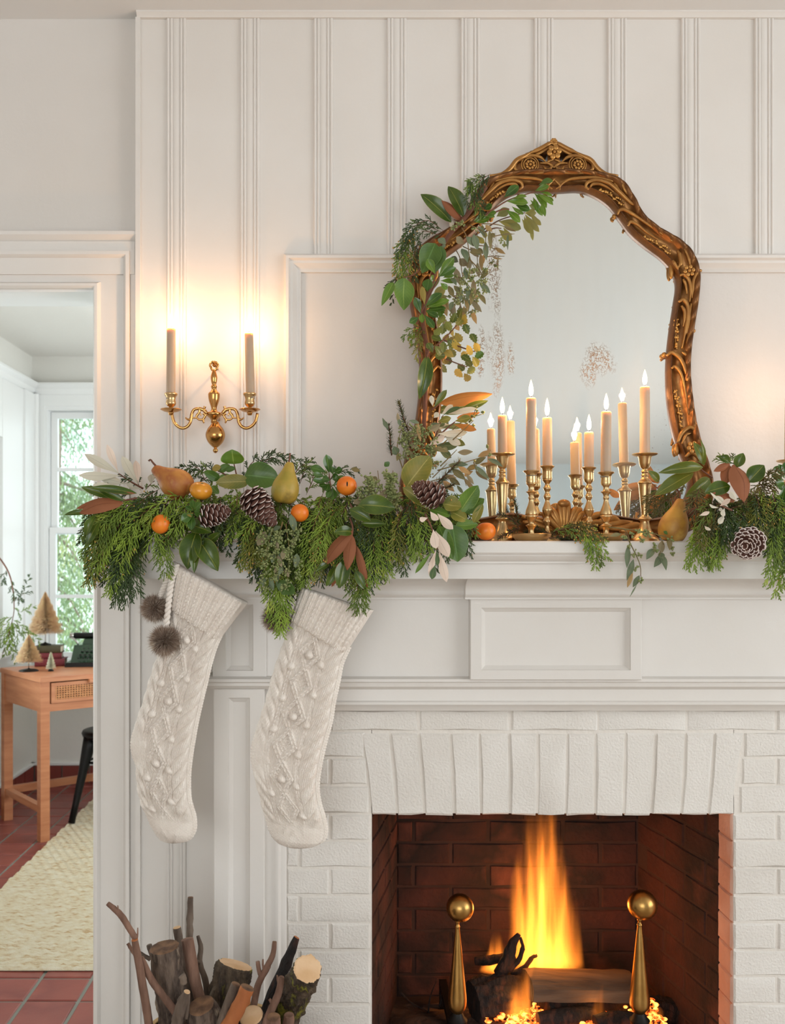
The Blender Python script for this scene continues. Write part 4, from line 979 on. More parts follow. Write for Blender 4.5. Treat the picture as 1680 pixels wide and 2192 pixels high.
def stickw(pts, Y0, Y1, rad, label, mats, name='stick', cat='stick', seed=0, forks=(), **kw):
    n = len(pts); P = [w6(p, Y0 + (Y1 - Y0) * i / (n - 1)) for i, p in enumerate(pts)]; s = S((Y0 + Y1) / 2) * r6
    dv = (P[-1] - P[-2]).normalized(); tail = None
    if P[-1].z > .10 and dv.z < -.3 and not kw.pop('nt_', False):
        tail = P[-1] + dv * ((.06 - P[-1].z) / dv.z); h_ = tail - bc; h_.z = 0; lim = max(.02, .112 - max(rad) * s)
        if h_.length > lim: h_ *= lim / h_.length
        tail = Vector((bc.x + h_.x, bc.y + h_.y, .06))
    kw.pop('nt_', None)
    root = log_along(name, P, [r * s for r in rad], label, cat, mats, G6, seed=seed, tail=tail, **kw)
    for fp, fr in forks:
        Q = [w6(p, Y0 + (Y1 - Y0) * .5) for p in fp]; mb = MB(); QQ = spline(Q, 8); mb.tube(QQ, [(fr[0] + (fr[1] - fr[0]) * i / 7) * s for i in range(8)], 7, jit=.08, rng=rl); mb.build('side_twig', mats[0], root)
    return root
T1m, T2m, B1, B2, PAL, OLD, ORG = (M['twig'],), (M['twig2'],), M['bark1'], M['bark2'], M['pale'], M['old_cut'], M['orange_wood']
kw = dict(sides=12, nseg=20, rough=.07)
stickw([(100, 305), (180, 375), (235, 455), (290, 545)], -.46, -.47, [17, 22, 22, 22], 'thin bare stick leaning outwards at the far end of the bucket, broken tip', (M['twig'], M['twig']), seed=1, nt_=True, forks=[([(172, 360), (170, 340), (168, 318)], (7, 4)), ([(298, 550), (305, 520), (306, 472)], (8, 4))], **kw)
stickw([(285, 555), (315, 720), (345, 900), (375, 1080), (400, 1250)], -.475, -.44, [24, 28, 30, 30, 30], 'upright forked stick with peeling bark at the bucket edge', (M['twig'], ORG), seed=2, forks=[([(290, 660), (262, 620), (238, 580)], (14, 12))], **kw)
stickw([(330, 680), (400, 830), (480, 940), (560, 1050), (620, 1150)], -.455, -.43, [20, 25, 25, 27, 27], 'smooth slanting stick crossing before the thick dark log', (M['twig'], M['twig']), seed=3, **kw)
stickw([(385, 592), (400, 640), (440, 760), (520, 1000)], -.30, -.30, [20, 20, 20, 20], 'short stub of stick behind the thick dark log', (M['twig2'], M['twig2']), seed=4, forks=[([(395, 690), (350, 665), (310, 640)], (15, 14))], **kw)
stickw([(490, 605), (515, 760), (540, 960), (570, 1200)], -.385, -.37, [105, 108, 108, 100], 'thick dark upright log with a weathered cut top', (B1, OLD), 'firewood_log', 'log', seed=5, sides=60, nseg=44, rough=.08)
stickw([(577, 470), (600, 600), (640, 760), (700, 1000)], -.29, -.29, [28, 30, 32, 32], 'stick with a jagged pale broken top behind the thick log', (M['twig2'], PAL), seed=6, **kw)
stickw([(672, 262), (668, 400), (668, 560), (680, 800), (700, 1000)], -.25, -.27, [20, 23, 23, 24, 24], 'tallest straight rough-barked stick standing in the bucket', (M['twig2'], OLD), seed=7, rough=.14, sides=10, nseg=16)
stickw([(648, 552), (672, 690), (705, 850), (745, 1000), (770, 1150)], -.345, -.36, [44, 44, 40, 38, 36], 'smooth reddish branch with a flat cut top', (M['twig'], M['twig']), seed=8, sides=14, nseg=14, rough=.03)
stickw([(722, 530), (742, 610), (735, 715), (775, 840), (790, 990), (800, 1100)], -.27, -.30, [12, 18, 20, 22, 24, 24], 'crooked knobbly grey stick between the reddish branch and mossy log', (M['twig2'], M['twig2']), seed=9, forks=[([(735, 715), (722, 700), (708, 735)], (14, 6))], **kw)
stickw([(985, 725), (955, 830), (905, 1000), (860, 1180)], -.315, -.33, [122, 130, 125, 118], 'mossy log with a pale freshly cut top in the middle of the bucket', (B2, PAL), 'firewood_log', 'log', seed=10, sides=60, nseg=44, rough=.12)
stickw([(1252, 570), (1240, 660), (1185, 770), (1135, 880), (1100, 1060), (1090, 1180)], -.40, -.42, [16, 20, 22, 24, 26, 26], 'forked reddish stick before the narrow gap right of the mossy log', (M['twig'], OLD), seed=11, forks=[([(1160, 810), (1145, 770), (1135, 705)], (17, 15)), ([(1150, 840), (1190, 790), (1218, 738)], (13, 11)), ([(1180, 770), (1172, 730), (1172, 690)], (9, 6))], **kw)
stickw([(1405, 540), (1350, 680), (1275, 850), (1200, 1040), (1160, 1160)], -.29, -.31, [28, 46, 50, 50, 46], 'pointed dark bark-covered split piece leaning right', (M['char'], ORG), 'firewood_split', 'log', seed=12, sides=12, nseg=14, rough=.16, flat=.5)
stickw([(1480, 755), (1430, 860), (1360, 1010), (1290, 1180)], -.475, -.30, [96, 104, 104, 98], 'rough-barked log with a round pale cut face leaning out of the bucket at the right', (B2, PAL), 'firewood_log', 'log', seed=13, sides=60, nseg=44, rough=.12)
stickw([(1300, 815), (1280, 920), (1230, 1040), (1180, 1150)], -.455, -.45, [22, 25, 28, 28], 'short forked stick before the leaning pale-cut log', (M['twig'], M['twig']), seed=14, forks=[([(1245, 1010), (1230, 985), (1218, 965)], (14, 11)), ([(1285, 880), (1275, 840), (1270, 800)], (9, 6))], **kw)
stickw([(745, 1010), (770, 1080), (800, 1220)], -.455, -.44, [95, 118, 118], 'stubby brown weathered log low at the front of the bucket', (B1, OLD), 'firewood_log', 'log', seed=15, sides=22, nseg=10, rough=.05)
stickw([(985, 862), (930, 1000), (880, 1150)], -.47, -.47, [34, 34, 34], 'short grey round stick leaning before the mossy log', (M['twig2'], OLD), seed=16, sides=14, nseg=10, rough=.05)
stickw([(1065, 885), (1010, 1010), (930, 1160)], -.49, -.49, [52, 54, 56], 'freshly torn orange piece of wood at the front of the bucket', (ORG, OLD), 'firewood_split', 'log', seed=17, sides=12, nseg=10, rough=.14)
stickw([(648, 915), (610, 1020), (575, 1160)], -.48, -.47, [24, 42, 44], 'short ragged stick with a torn pale tip at the front', (M['twig2'], PAL), seed=18, forks=[([(640, 1100), (655, 1000), (662, 930)], (16, 8)), ([(622, 860), (620, 820), (610, 800)], (24, 26))], sides=12, nseg=12, rough=.15)
stickw([(1090, 1080), (1110, 1140), (1130, 1230)], -.445, -.42, [85, 92, 92], 'pale cut log end low at the front right of the torn orange piece', (B1, PAL), 'firewood_log', 'log', seed=19, sides=22, nseg=8, rough=.05)
stickw([(1245, 1090), (1245, 1140), (1240, 1220)], -.50, -.49, [48, 50, 50], 'small reddish round billet low at the front of the bucket', (M['twig'], OLD), 'firewood_log', 'log', seed=20, sides=16, nseg=8, rough=.05)
stickw([(1352, 1075), (1350, 1120), (1335, 1200)], -.455, -.45, [36, 40, 40], 'smallest round billet beside the leaning pale-cut log', (M['twig'], M['twig']), 'firewood_log', 'log', seed=21, sides=14, nseg=8, rough=.05)

# ------------------------------------------------------------------ sunroom furniture
M['desk'] = mat('light_oak_desk', (196, 132, 92), .45, var=(178, 112, 74), vscale=5, stretch=(1, 1, 9), bump=.0004, bscale=30)
M['cane'] = mat('woven_cane', (200, 140, 90), .6, var=(178, 116, 70), vscale=60)
M['dark'] = mat('dark_recess', (40, 24, 16), .9)
DA = Vector((.78, .625, 0)).normalized(); DB = Vector((-.625, .78, 0)).normalized()
DC = Vector((W(87, 0, 2.0).x, 2.0, 0)); DH = .731; DL, DW = .95, .50
desk = thing('writing_desk', DC, 'light wood writing desk with cane drawer front in the sunroom corner', 'desk')
Zv = Vector((0, 0, 1))
def dbox(name, a0, a1, b0, b1, z0, z1, m='desk', parent=desk):
    mb = MB(); mb.obox(DC + DA * a0 + DB * b0 + Zv * z0, DA * (a1 - a0), DB * (b1 - b0), Zv * (z1 - z0)); return mb.build(name, M[m], parent, smooth=False)
dbox('desktop', -.004, DL, -.004, DW, DH - .022, DH)
dbox('side_panel', .004, .024, .05, DW - .045, DH - .155, DH - .022); dbox('side_panel', DL - .03, DL - .01, .05, DW - .045, DH - .155, DH - .022)
for a, b in ((0, 0), (DL - .045, 0), (0, DW - .045), (DL - .045, DW - .045)): dbox('leg', a, a + .042, b, b + .042, .0135 if a > 0 else 0, DH - .022)
dbox('apron', .042, DL - .045, .006, .026, DH - .155, DH - .120); dbox('back_panel', .042, DL - .045, DW - .03, DW - .01, DH - .155, DH - .022)
dbox('drawer_tray', .05, DL - .05, .03, DW - .03, DH - .15, DH - .13)
dr = dbox('drawer', .048, .46, .004, .022, DH - .118, DH - .028)
for z0, z1 in ((DH - .118, DH - .104), (DH - .044, DH - .028)): dbox('drawer_rail', .048, .46, -.003, .004, z0, z1, parent=dr)
dbox('drawer_rail', .048, .066, -.003, .004, DH - .104, DH - .044, parent=dr); dbox('drawer_rail', .442, .46, -.003, .004, DH - .104, DH - .044, parent=dr)
dbox('cane_shade_backing', .066, .442, .001, .004, DH - .104, DH - .044, 'dark', dr)  # dark sheet, its colour stands in for shade behind the weave
mb = MB()
for i in range(30):
    a = .068 + i * .0126; mb.obox(DC + DA * a + DB * -.0015 + Zv * (DH - .104), DA * .006, DB * .002, Zv * .06)
for i in range(6):
    z = DH - .1025 + i * .0100; mb.obox(DC + DA * .066 + DB * -.0022 + Zv * z, DA * .376, DB * .002, Zv * .005)
tag(mb.build('cane_weave', M['cane'], dr, smooth=False), kind='stuff')
mb = MB(); mb.obox(DC + DA * .22 + DB * -.025 + Zv * (DH - .036), DA * .09, DB * .022, Zv * .014); mb.build('drawer_pull', M['desk'], dr, smooth=False)
dbox('second_drawer', .465, DL - .05, .004, .022, DH - .118, DH - .028)
dbox('stretcher', .006, .036, .042, DW - .045, .125, .155); dbox('stretcher', .03, DL - .03, DW - .032, DW - .008, .125, .16)
def desk_pt(px, py): # point on the desktop seen at px, py
    d = (CZ - DH) * F / (py - VY); return Vector(((px - VX) * d / F, CY + d, DH))
M['book_r'] = mat('burgundy_book_cloth', (122, 44, 50), .7, var=(108, 36, 42), vscale=20); M['book_o'] = mat('olive_book_cloth', (84, 74, 48), .65, var=(72, 64, 42), vscale=20); M['book_b'] = mat('beige_book_cloth', (196, 158, 136), .7); M['pages'] = mat('paper_pages', (226, 212, 186), .9, bump=.0006, bscale=200, stretch=(1, 1, 8))
def book(c, ang, L, Wd, T, m, label):
    a = Vector((math.cos(ang), math.sin(ang), 0)); b = Vector((-a.y, a.x, 0)); o = c - a * L / 2 - b * Wd / 2
    root = thing('book', c, label, 'book', 'old books stacked on the sunroom desk')
    mb = MB(); mb.obox(o, a * L, b * Wd, Zv * .003); mb.obox(o + Zv * (T - .003), a * L, b * Wd, Zv * .003); rows = []
    for i in range(7):
        t = PI * (i / 6 - .5); p = o - b * (.004 + .006 * math.cos(t)) + Zv * (T / 2 + math.sin(t) * T / 2)
        rows.append([p, p + a * L])
    rows2 = [[p + b * .006, q + b * .006] for p, q in rows]; mb.grid(rows); mb.grid(rows2[::-1])
    mb.build('cover', m, root, smooth=True, angle=40)
    mb = MB(); mb.obox(o + a * .004 + Zv * .003, a * (L - .008), b * (Wd - .004), Zv * (T - .006)); mb.build('page_block', M['pages'], root, smooth=False)
bp_ = desk_pt(108, 1424); ang = .12
book(bp_ + Vector((.006, 0, 0)), ang, .142, .10, .036, M['book_r'], 'thick burgundy book at the bottom of the stack on the desk')
book(bp_ + Vector((-.006, .005, .0365)), ang + .05, .128, .095, .028, M['book_r'], 'burgundy book in the middle of the stack on the desk')
book(bp_ + Vector((-.004, .005, .065)), ang - .05, .125, .09, .034, M['book_o'], 'dark olive book on top of the stack, under the tall bottle-brush tree')
book(desk_pt(57, 1418) + Vector((0, .04, 0)), .1, .085, .06, .045, M['book_b'], 'small beige book lying behind the smaller straw-coloured bottle-brush tree')
def brush_tree(c, h, r, trunk, base_r, col, label, n, seed, name='bottle_brush_tree'):
    rg = random.Random(seed); root = thing(name, c, label, 'tree ornament', 'bottle brush trees on the desk')
    m = mat('bottle_brush_bristle', col, .8, var=tuple(min(255, int(q * 1.14)) for q in col), vscale=50)
    mb = MB(); mb.lathe([(base_r, 0), (base_r, .004), (base_r * .7, .009), (.006, .012), (.002, .016)], c, 20); mb.build('base', M['bucket'], root)
    mb = MB(); mb.tube([c + Zv * .01, c + Zv * (trunk + h)], .0016, 6); mb.build('wire_stem', M['old_cut'], root)
    mb = MB()
    for i in range(n):
        t = rg.random() ** .75; z = trunk + h * t * .98; rr = (r * (1 - t) ** .92 + .003) * (.86 + .2 * rg.random()) * (1 + .07 * math.sin(t * 40)); a = rg.random() * 2 * PI
        d = Vector((math.cos(a), math.sin(a), .10 - .25 * rg.random())); p0 = c + Zv * z; p1 = p0 + d * rr; s_ = Vector((-d.y, d.x, 0)) * .0012
        mb.add([p0 - s_, p0 + s_, p1 + s_ * .6, p1 - s_ * .6 + Zv * .001], [(0, 1, 2, 3)])
    tag(mb.build('bristles', m, root, smooth=False), kind='stuff'); return root
tb = bp_ + Vector((-.006, .005, .0995)); s_ = .00225
brush_tree(Vector((W(97, 0, tb.y).x, tb.y, tb.z)), .206, .085, .058, .03, (238, 204, 168), 'tall straw-coloured bottle-brush tree standing on the stacked books', 9000, 1)
q = desk_pt(63, 1436); brush_tree(Vector((q.x, q.y - .01, DH)), .125, .062, .045, .045, (238, 206, 170), 'smaller straw-coloured bottle-brush tree standing on the desktop before the books', 5000, 2)
q = desk_pt(111, 1436); brush_tree(Vector((q.x, q.y - .015, DH)), .078, .021, .012, .013, (236, 228, 206), 'tiny cream bottle-brush tree standing before the stack of books', 2200, 3)
# typewriter
M['tw'] = mat('dark_green_enamel', (34, 58, 36), .25, var=(26, 46, 30), vscale=8, coat=.5); M['chrome'] = mat('worn_chrome', (190, 188, 182), .2, 1)
q = desk_pt(172, 1424); tc_ = Vector((q.x + .10, q.y + .05, DH)); ta = .10
ta_ = Vector((math.cos(ta), math.sin(ta), 0)); tb_ = Vector((-ta_.y, ta_.x, 0))
tw = thing('typewriter', tc_, 'old dark green portable typewriter on a black base, partly hidden by the doorway edge', 'typewriter')
def tbox(name, a0, a1, b0, b1, z0, z1, m, taper=0):
    mb = MB(); o = tc_
    P = lambda a, b, z: o + ta_ * a + tb_ * b + Zv * z
    v = [P(a0, b0, z0), P(a1, b0, z0), P(a1, b1, z0), P(a0, b1, z0), P(a0 + .006, b0 + taper, z1), P(a1 - .006, b0 + taper, z1), P(a1 - .006, b1, z1), P(a0 + .006, b1, z1)]
    mb.add(v, [(3, 2, 1, 0), (4, 5, 6, 7), (0, 1, 5, 4), (1, 2, 6, 5), (2, 3, 7, 6), (3, 0, 4, 7)]); return mb.build(name, M[m], tw, smooth=False)
tbox('base_board', -.165, .165, -.13, .13, .001, .022, 'bucket'); tbox('body', -.14, .14, -.11, .11, .022, .10, 'tw', .07); tbox('cover', -.10, .10, -.01, .10, .10, .125, 'tw', .02)
mb = MB(); mb.tube([tc_ + ta_ * -.15 + tb_ * .06 + Zv * .138, tc_ + ta_ * .15 + tb_ * .06 + Zv * .138], .016, 14); mb.build('platen', M['bucket'], tw)
mb = MB(); mb.tube([tc_ + ta_ * -.172 + tb_ * .06 + Zv * .138, tc_ + ta_ * -.15 + tb_ * .06 + Zv * .138], .014, 14); mb.build('platen_knob', M['chrome'], tw)
mb = MB(); mb.tube(spline([tc_ + ta_ * -.16 + tb_ * .03 + Zv * .13, tc_ + ta_ * -.14 + tb_ * 0 + Zv * .125, tc_ + ta_ * -.12 + tb_ * -.0 + Zv * .10], 8), .005, 6); mb.build('carriage_lever', M['chrome'], tw)
for rr in range(4):
    for k in range(10):
        mb = MB(); mb.lathe([(.007, 0), (.007, .004), (.005, .006), (0, .006)], tc_ + ta_ * (-.1 + k * .022 + rr * .005) + tb_ * (-.115 + rr * .022) + Zv * (.04 + rr * .014), 10); mb.build('key', M['bucket'], tw)
# metal stool
M['stool'] = mat('black_stool_metal', (34, 34, 34), .38, .7)
lg = W(155, 1770, 2.26); sx, sy = lg.x + .17, 2.26 + .14
st = thing('metal_stool', (sx, sy, 0), 'black pressed metal stool tucked under the desk on the jute rug', 'stool')
mb = MB(); mb.lathe([(.14, .40), (.155, .405), (.16, .42), (.155, .432), (.13, .436), (0, .434)], (sx, sy, 0), 28); mb.build('seat', M['stool'], st)
for k in range(4):
    a = PI * (1.25 + .5 * k) - .15; t0 = Vector((sx + .125 * math.cos(a), sy + .125 * math.sin(a), .415)); t1 = Vector((sx + .22 * math.cos(a), sy + .22 * math.sin(a), .015))
    mb = MB(); mb.tube([t0, t0 + (t1 - t0) * .15, t0 + (t1 - t0) * .4, t0 + (t1 - t0) * .8, t1], [.034, .03, .022, .016, .016], 10); mb.build('leg', M['stool'], st)
mb = MB()
for k in range(4):
    a = PI * (1.25 + .5 * k) - .15; a2 = a + PI / 2; r_ = .155
    mb.tube([Vector((sx + r_ * math.cos(a), sy + r_ * math.sin(a), .29)), Vector((sx + r_ * math.cos(a2), sy + r_ * math.sin(a2), .29))], .006, 6)
mb.build('stretcher', M['stool'], st)
# jute rug: braided rows
M['jute'] = mat('jute', (240, 230, 206), .95, var=(230, 214, 180), vscale=26, stretch=(1, 4, 1), col3=(204, 168, 120), bump=.004, bscale=220)
rx0, rx1, ry0, ry1 = -1.312, -.62, .655, 3.0
rug = thing('jute_rug', ((rx0 + rx1) / 2, (ry0 + ry1) / 2, 0), 'cream braided jute runner on the terracotta tiles', 'rug')
mb = MB(); mb.box(rx0 + .006, rx1 - .006, ry0 + .006, ry1 - .006, .001, .006); mb.build('backing', M['jute'], rug, smooth=False)
mb = MB(); rr_ = random.Random(2); yy = ry0 + .006
while yy < ry1:
    n = 46; rows = []
    for i in range(n + 1):
        x = rx0 + (rx1 - rx0) * i / n + .003 * math.sin(yy * 37) * (i in (0, n)); hh = .0115 + .0025 * math.sin(i * 2.7 + yy * 90) + .001 * rr_.random()
        rows.append([(x, yy - .0065, .004), (x + .004, yy - .002, hh), (x + .008, yy + .003, hh), (x + .004, yy + .0065, .004)])
    mb.grid(rows, flip=True); yy += .0128
tag(mb.build('braid_rows', M['jute'], rug), kind='stuff')
# ------------------------------------------------------------------ knitted stockings
def wool(name, col, col2):
    m = mat(name, col, .95, var=col2, vscale=30, bump=.0012, bscale=420)
    b = m.node_tree.nodes['Principled BSDF']; b.inputs['Sheen Weight'].default_value = .0; b.inputs['Sheen Roughness'].default_value = .6
    return m
M['wool'] = wool('cream_wool', (240, 232, 223), (232, 222, 212))
M['fur'] = mat('brown_fur', (158, 134, 116), .9, var=(120, 98, 84), vscale=40, col3=(196, 178, 158))
M['fur_tip'] = mat('pale_fur_tips', (212, 196, 178), .9, var=(164, 142, 126), vscale=60)
def interp_edge(pts, n):                    # points -> n samples by arc length along a spline
    L = spline([(p[0], p[1], 0) for p in pts], 200); d = [0]
    for a, b in zip(L, L[1:]): d.append(d[-1] + (b - a).length)
    t = np.linspace(0, d[-1], n); return np.interp(t, d, [p.x for p in L]), np.interp(t, d, [p.y for p in L])
def tri(x): return 2 * np.abs(2 * (x - np.floor(x + .5))) - 1
def vstitch(u, s, cw, row):                 # braided V stitches of one column: u from column centre (in column widths), s in mm
    a = np.clip(np.abs(u), 0, 1); ph = (s / row + .55 * a); f = ph - np.floor(ph)
    leg = np.exp(-((a - .5) / .30) ** 2); return leg * (1 - (2 * f - 1) ** 2) ** .5
def rope(u, s, c, w, P, sgn, amp):
    x = (u - c) / w; env = np.sqrt(np.clip(1 - x * x, 0, 1)); ph = s / P + sgn * .62 * x; f = ph - np.floor(ph)
    lump = np.clip(1 - (2 * f - 1) ** 2, 0, 1) ** .85; yarn = .9 + .1 * np.cos(2 * np.pi * (x * 4.0 - sgn * 1.2 * s / P * 0 + 1.5 * f)) * np.abs(np.cos(np.pi * s / 5.2))
    return amp * env ** .8 * (.12 + .88 * lump) * yarn
def cord(u, s, c, w, amp):
    x = (u - c) / w; m = np.clip(1 - x * x, 0, 1); return amp * np.sqrt(m) * (.36 + .64 * vstitch(x * 1.0, -s, 1, 8.5))
def bob(u, s, wd, c, s0, r, amp):
    d2 = (((u - c) * wd) ** 2 + (s - s0) ** 2) / (r * r); return amp * np.sqrt(np.clip(1 - d2, 0, 1))
def leg_height(u, s, wd, Ltot):
    """relief in mm over the stocking leg: u across 0..1, s mm from the cuff"""
    col = u * 24; base = 2.8 * vstitch((col - np.floor(col) - .5) * 2, s + 3.2 * (np.floor(col) % 2), 1, 6.2)
    h = base.copy()
    dec = np.clip((Ltot - 52 - s) / 25, 0, 1)          # plain knitting at the toe
    heel = np.exp(-(((u - .02) / .30) ** 2 + ((s - Ltot * .60) / 42) ** 2) ** 2); dec = dec * (1 - heel)
    dd = np.clip((s - 0) / 12, 0, 1)
    H = rope(u, s, .81, .125, 32, 1, 17.0); H = np.maximum(H, rope(u, s, .10, .09, 32, -1, 13.0))
    for c in (.655, .225): H = np.maximum(H, cord(u, s, c, .042, 9.0))
    T = 132.
    a1 = .44 + .145 * tri(s / T + .15); a2 = .44 - .145 * tri(s / T + .15)
    cross = np.cos(2 * np.pi * (s / T + .15) * 1)
    H = np.maximum(H, cord(u, s, a1, .055, 12.0)); H = np.maximum(H, cord(u, s, a2, .055, 11.0))
    inside = np.clip((np.abs(a1 - a2) / 2 - np.abs(u - .44)) * 30, 0, 1) * (1 - np.clip((H - .5), 0, 1))
    seed = (np.cos(2 * np.pi * u * wd / 9) * np.cos(2 * np.pi * s / 9)); H = np.maximum(H, inside * 6.0 * np.clip(seed, 0, 1))
    for k in range(0, 9):
        s0 = 40 + k * 66.
        for c, e in ((.655, 20), (.225, 45), ):
            H = np.maximum(H, bob(u, s, wd, c + .0, s0 + e + 0 * k, 9, 15.0))
        H = np.maximum(H, bob(u, s, wd, .44, s0 + 10, 9, 16.0) if k % 2 == 0 else 0 * u)
    return h * (1 - .6 * np.clip(H / 3, 0, 1)) + H * dec * dd
def stocking(left, right, cuff, Yc, thick, label, seed):
    root = thing('christmas_stocking', W(cuff[0][0], cuff[0][1], Yc), label, 'stocking', 'knitted stockings hung from the mantel')
    nU, nV = 230, 440
    lx_, ly_ = interp_edge(left, nV); rx_, ry_ = interp_edge(right, nV)
    u = np.linspace(0, 1, nU)[None, :]; mx, my = (lx_ + rx_) / 2, (ly_ + ry_) / 2
    s = np.concatenate([[0], np.cumsum(np.hypot(np.diff(mx), np.diff(my)))]) * S(Yc) * 1000; Lt = s[-1]
    wd = (np.hypot(rx_ - lx_, ry_ - ly_) * S(Yc) * 1000)[:, None]
    ss = s[:, None] + 0 * u; uu = u + 0 * ss; h = leg_height(uu, ss, wd, Lt) / 1000
    X = lx_[:, None] + (rx_ - lx_)[:, None] * u; Yp = ly_[:, None] + (ry_ - ly_)[:, None] * u
    q = 2 * uu - 1; v = np.arange(nV)[:, None] / (nV - 1)
    closev = np.clip(np.minimum((1 - v) / .09, 1), 0, 1) ** .5; round_ = np.sqrt(np.clip(1 - np.abs(q) ** 2.6, 0, 1)) * closev
    f = thick * round_; edge = np.clip(round_ * 2.2, 0, 1)
    qx = q * 0
    d0 = f + h * (.35 + .65 * edge); sc_ = S(Yc)
    # relief also pushes the silhouette outwards a little
    ex = np.sign(q) * np.clip((np.abs(q) - .9) / .1, 0, 1) * h * 1.1
    PX = (X - VX) * sc_ + ex; PZ = CZ - (Yp - VY) * sc_; PY = Yc - d0
    front = np.stack([PX, PY, PZ], -1)
    mb = MB(); vtx = front.reshape(-1, 3).tolist(); fa = []
    idx = np.arange(nU * nV).reshape(nV, nU)
    fq = np.stack([idx[:-1, :-1], idx[1:, :-1], idx[1:, 1:], idx[:-1, 1:]], -1).reshape(-1, 4).tolist()
    k = 18; bu = np.linspace(0, nU - 1, k).round().astype(int); bv = np.linspace(0, nV - 1, 50).round().astype(int)
    bp = front[np.ix_(bv, bu)].copy(); bp[..., 1] = Yc + (thick * .8 * round_)[np.ix_(bv, bu)]
    mb.add(vtx, fq); mb.grid(bp.tolist()); mb.build('knitted_leg', M['wool'], root)
    # cuff: bilinear patch with ribs
    A, B, C_, D = [np.array(c, float) for c in cuff]     # top-left, top-right, bottom-right, bottom-left
    nU, nV = 300, 170; u = np.linspace(0, 1, nU)[None, :, None]; v = np.linspace(0, 1, nV)[:, None, None]
    P = (A * (1 - u) + B * u) * (1 - v) + (D * (1 - u) + C_ * u) * v
    wdm = np.hypot(*(B - A)) * S(Yc) * 1000; hgt = np.hypot(*(D - A)) * S(Yc) * 1000
    uu = u[..., 0] + 0 * v[..., 0]; ss = v[..., 0] * hgt + 0 * uu
    nr = 8; c = uu * nr; fr = c - np.floor(c); knit = np.clip(1 - np.abs(fr - .40) / .30, -1, 1)
    col2 = (fr - .40) / .36; hk = 8.5 * (.30 * np.sqrt(np.clip(1 - col2 ** 4, 0, 1)) + .70 * vstitch(np.clip(col2, -1, 1), -ss, 1, 9.0) * (np.abs(col2) < 1))
    pz = ((fr + .1) % 1 - .0) / .16 - .55; hp_ = 3.0 * (.5 + .5 * np.cos(2 * np.pi * (ss / 5.0 + (pz > 0) * .5))) * np.clip(1 - np.abs(pz), 0, 1)
    h = np.maximum(hk, hp_) / 1000; q = 2 * uu - 1; rnd = np.sqrt(np.clip(1 - np.abs(q) ** 3, 0, 1)); vv = v[..., 0]
    roll = np.sqrt(np.clip(1 - (np.clip((np.abs(2 * vv - 1) - .86) / .14, 0, 1)) ** 2, 0, 1))
    Yc2 = Yc - .002; d0 = (thick * 1.05 + .006) * rnd * (.35 + .65 * roll) + h * np.clip(rnd * 2, 0, 1) * roll
    wave = 1.2e-3 * np.sin(uu * nr * 2 * np.pi) * (vv > .9)
    F3 = np.stack([(P[..., 0] - VX) * S(Yc), Yc2 - d0, CZ - (P[..., 1] - VY) * S(Yc) - wave], -1)
    idx = np.arange(nU * nV).reshape(nV, nU); fq = np.stack([idx[:-1, :-1], idx[1:, :-1], idx[1:, 1:], idx[:-1, 1:]], -1).reshape(-1, 4).tolist()
    mb = MB(); mb.add(F3.reshape(-1, 3).tolist(), fq)
    bu = np.linspace(0, nU - 1, 20).round().astype(int); bv = np.linspace(0, nV - 1, 10).round().astype(int)
    bp = F3[np.ix_(bv, bu)].copy(); bp[..., 1] = Yc + (thick * .9 * rnd)[np.ix_(bv, bu)]; mb.grid(bp.tolist()); mb.build('ribbed_cuff', M['wool'], root)
    return root
L1 = [(372, 1296), (355, 1360), (337, 1410), (322, 1455), (309, 1500), (292, 1548), (281, 1585), (284, 1615), (293, 1640), (297, 1680), (304, 1715), (318, 1752), (331, 1778), (345, 1797), (364, 1804)]
R1 = [(482, 1350), (466, 1385), (455, 1420), (447, 1455), (436, 1500), (426, 1545), (418, 1590), (412, 1630), (409, 1668), (411, 1710), (420, 1742), (422, 1768), (416, 1786), (404, 1798), (378, 1804)]
st1 = stocking(L1, R1, [(376, 1203), (532, 1290), (468, 1372), (364, 1304)], -.262, .026, 'cream cable-knit stocking with two fur pompoms, hanging at the end of the mantel', 1)
L2 = [(624, 1325), (610, 1368), (594, 1413), (581, 1455), (569, 1500), (552, 1552), (539, 1592), (538, 1625), (545, 1660), (556, 1697), (567, 1745), (578, 1780), (596, 1803), (625, 1815)]
R2 = [(752, 1385), (736, 1420), (728, 1460), (719, 1502), (712, 1545), (700, 1590), (690, 1635), (684, 1680), (688, 1715), (698, 1750), (702, 1775), (697, 1795), (676, 1809), (650, 1815)]
st2 = stocking(L2, R2, [(645, 1255), (800, 1306), (738, 1402), (620, 1328)], -.262, .028, 'cream cable-knit stocking hanging nearer the brick, its pompom half hidden by greenery', 2)
def pompom(c, r, parent, seed, n=4200, dark=1.0):
    rg = random.Random(seed); mb = MB(); mb.ball(c, r * .5, 14, 10)
    core = mb.build('pompom', M['fur'], parent)
    mb = MB()
    for i in range(n):
        z = rg.random() * 2 - 1; a = rg.random() * 2 * PI; q = math.sqrt(1 - z * z); d = Vector((q * math.cos(a), q * math.sin(a), z)); d.z -= .05
        R = r * (.82 + .26 * rg.random()); p0 = c + d * r * .4; p1 = c + (d + Vector([(rg.random() - .5) * .35 for _ in range(3)])) * R; o = d.orthogonal().normalized() * r * .022; b = d.cross(o)
        pm = (p0 + p1) / 2 + o * .6
        mi = 1 if rg.random() < .32 * dark else 0
        mb.add([p0 + o, p0 - o * .5 + b * .8, p0 - o * .5 - b * .8, p1], [(0, 1, 3), (1, 2, 3), (2, 0, 3)], mi)
    tag(mb.build('fur', [M['fur'], M['fur_tip']], core, smooth=False), kind='stuff')
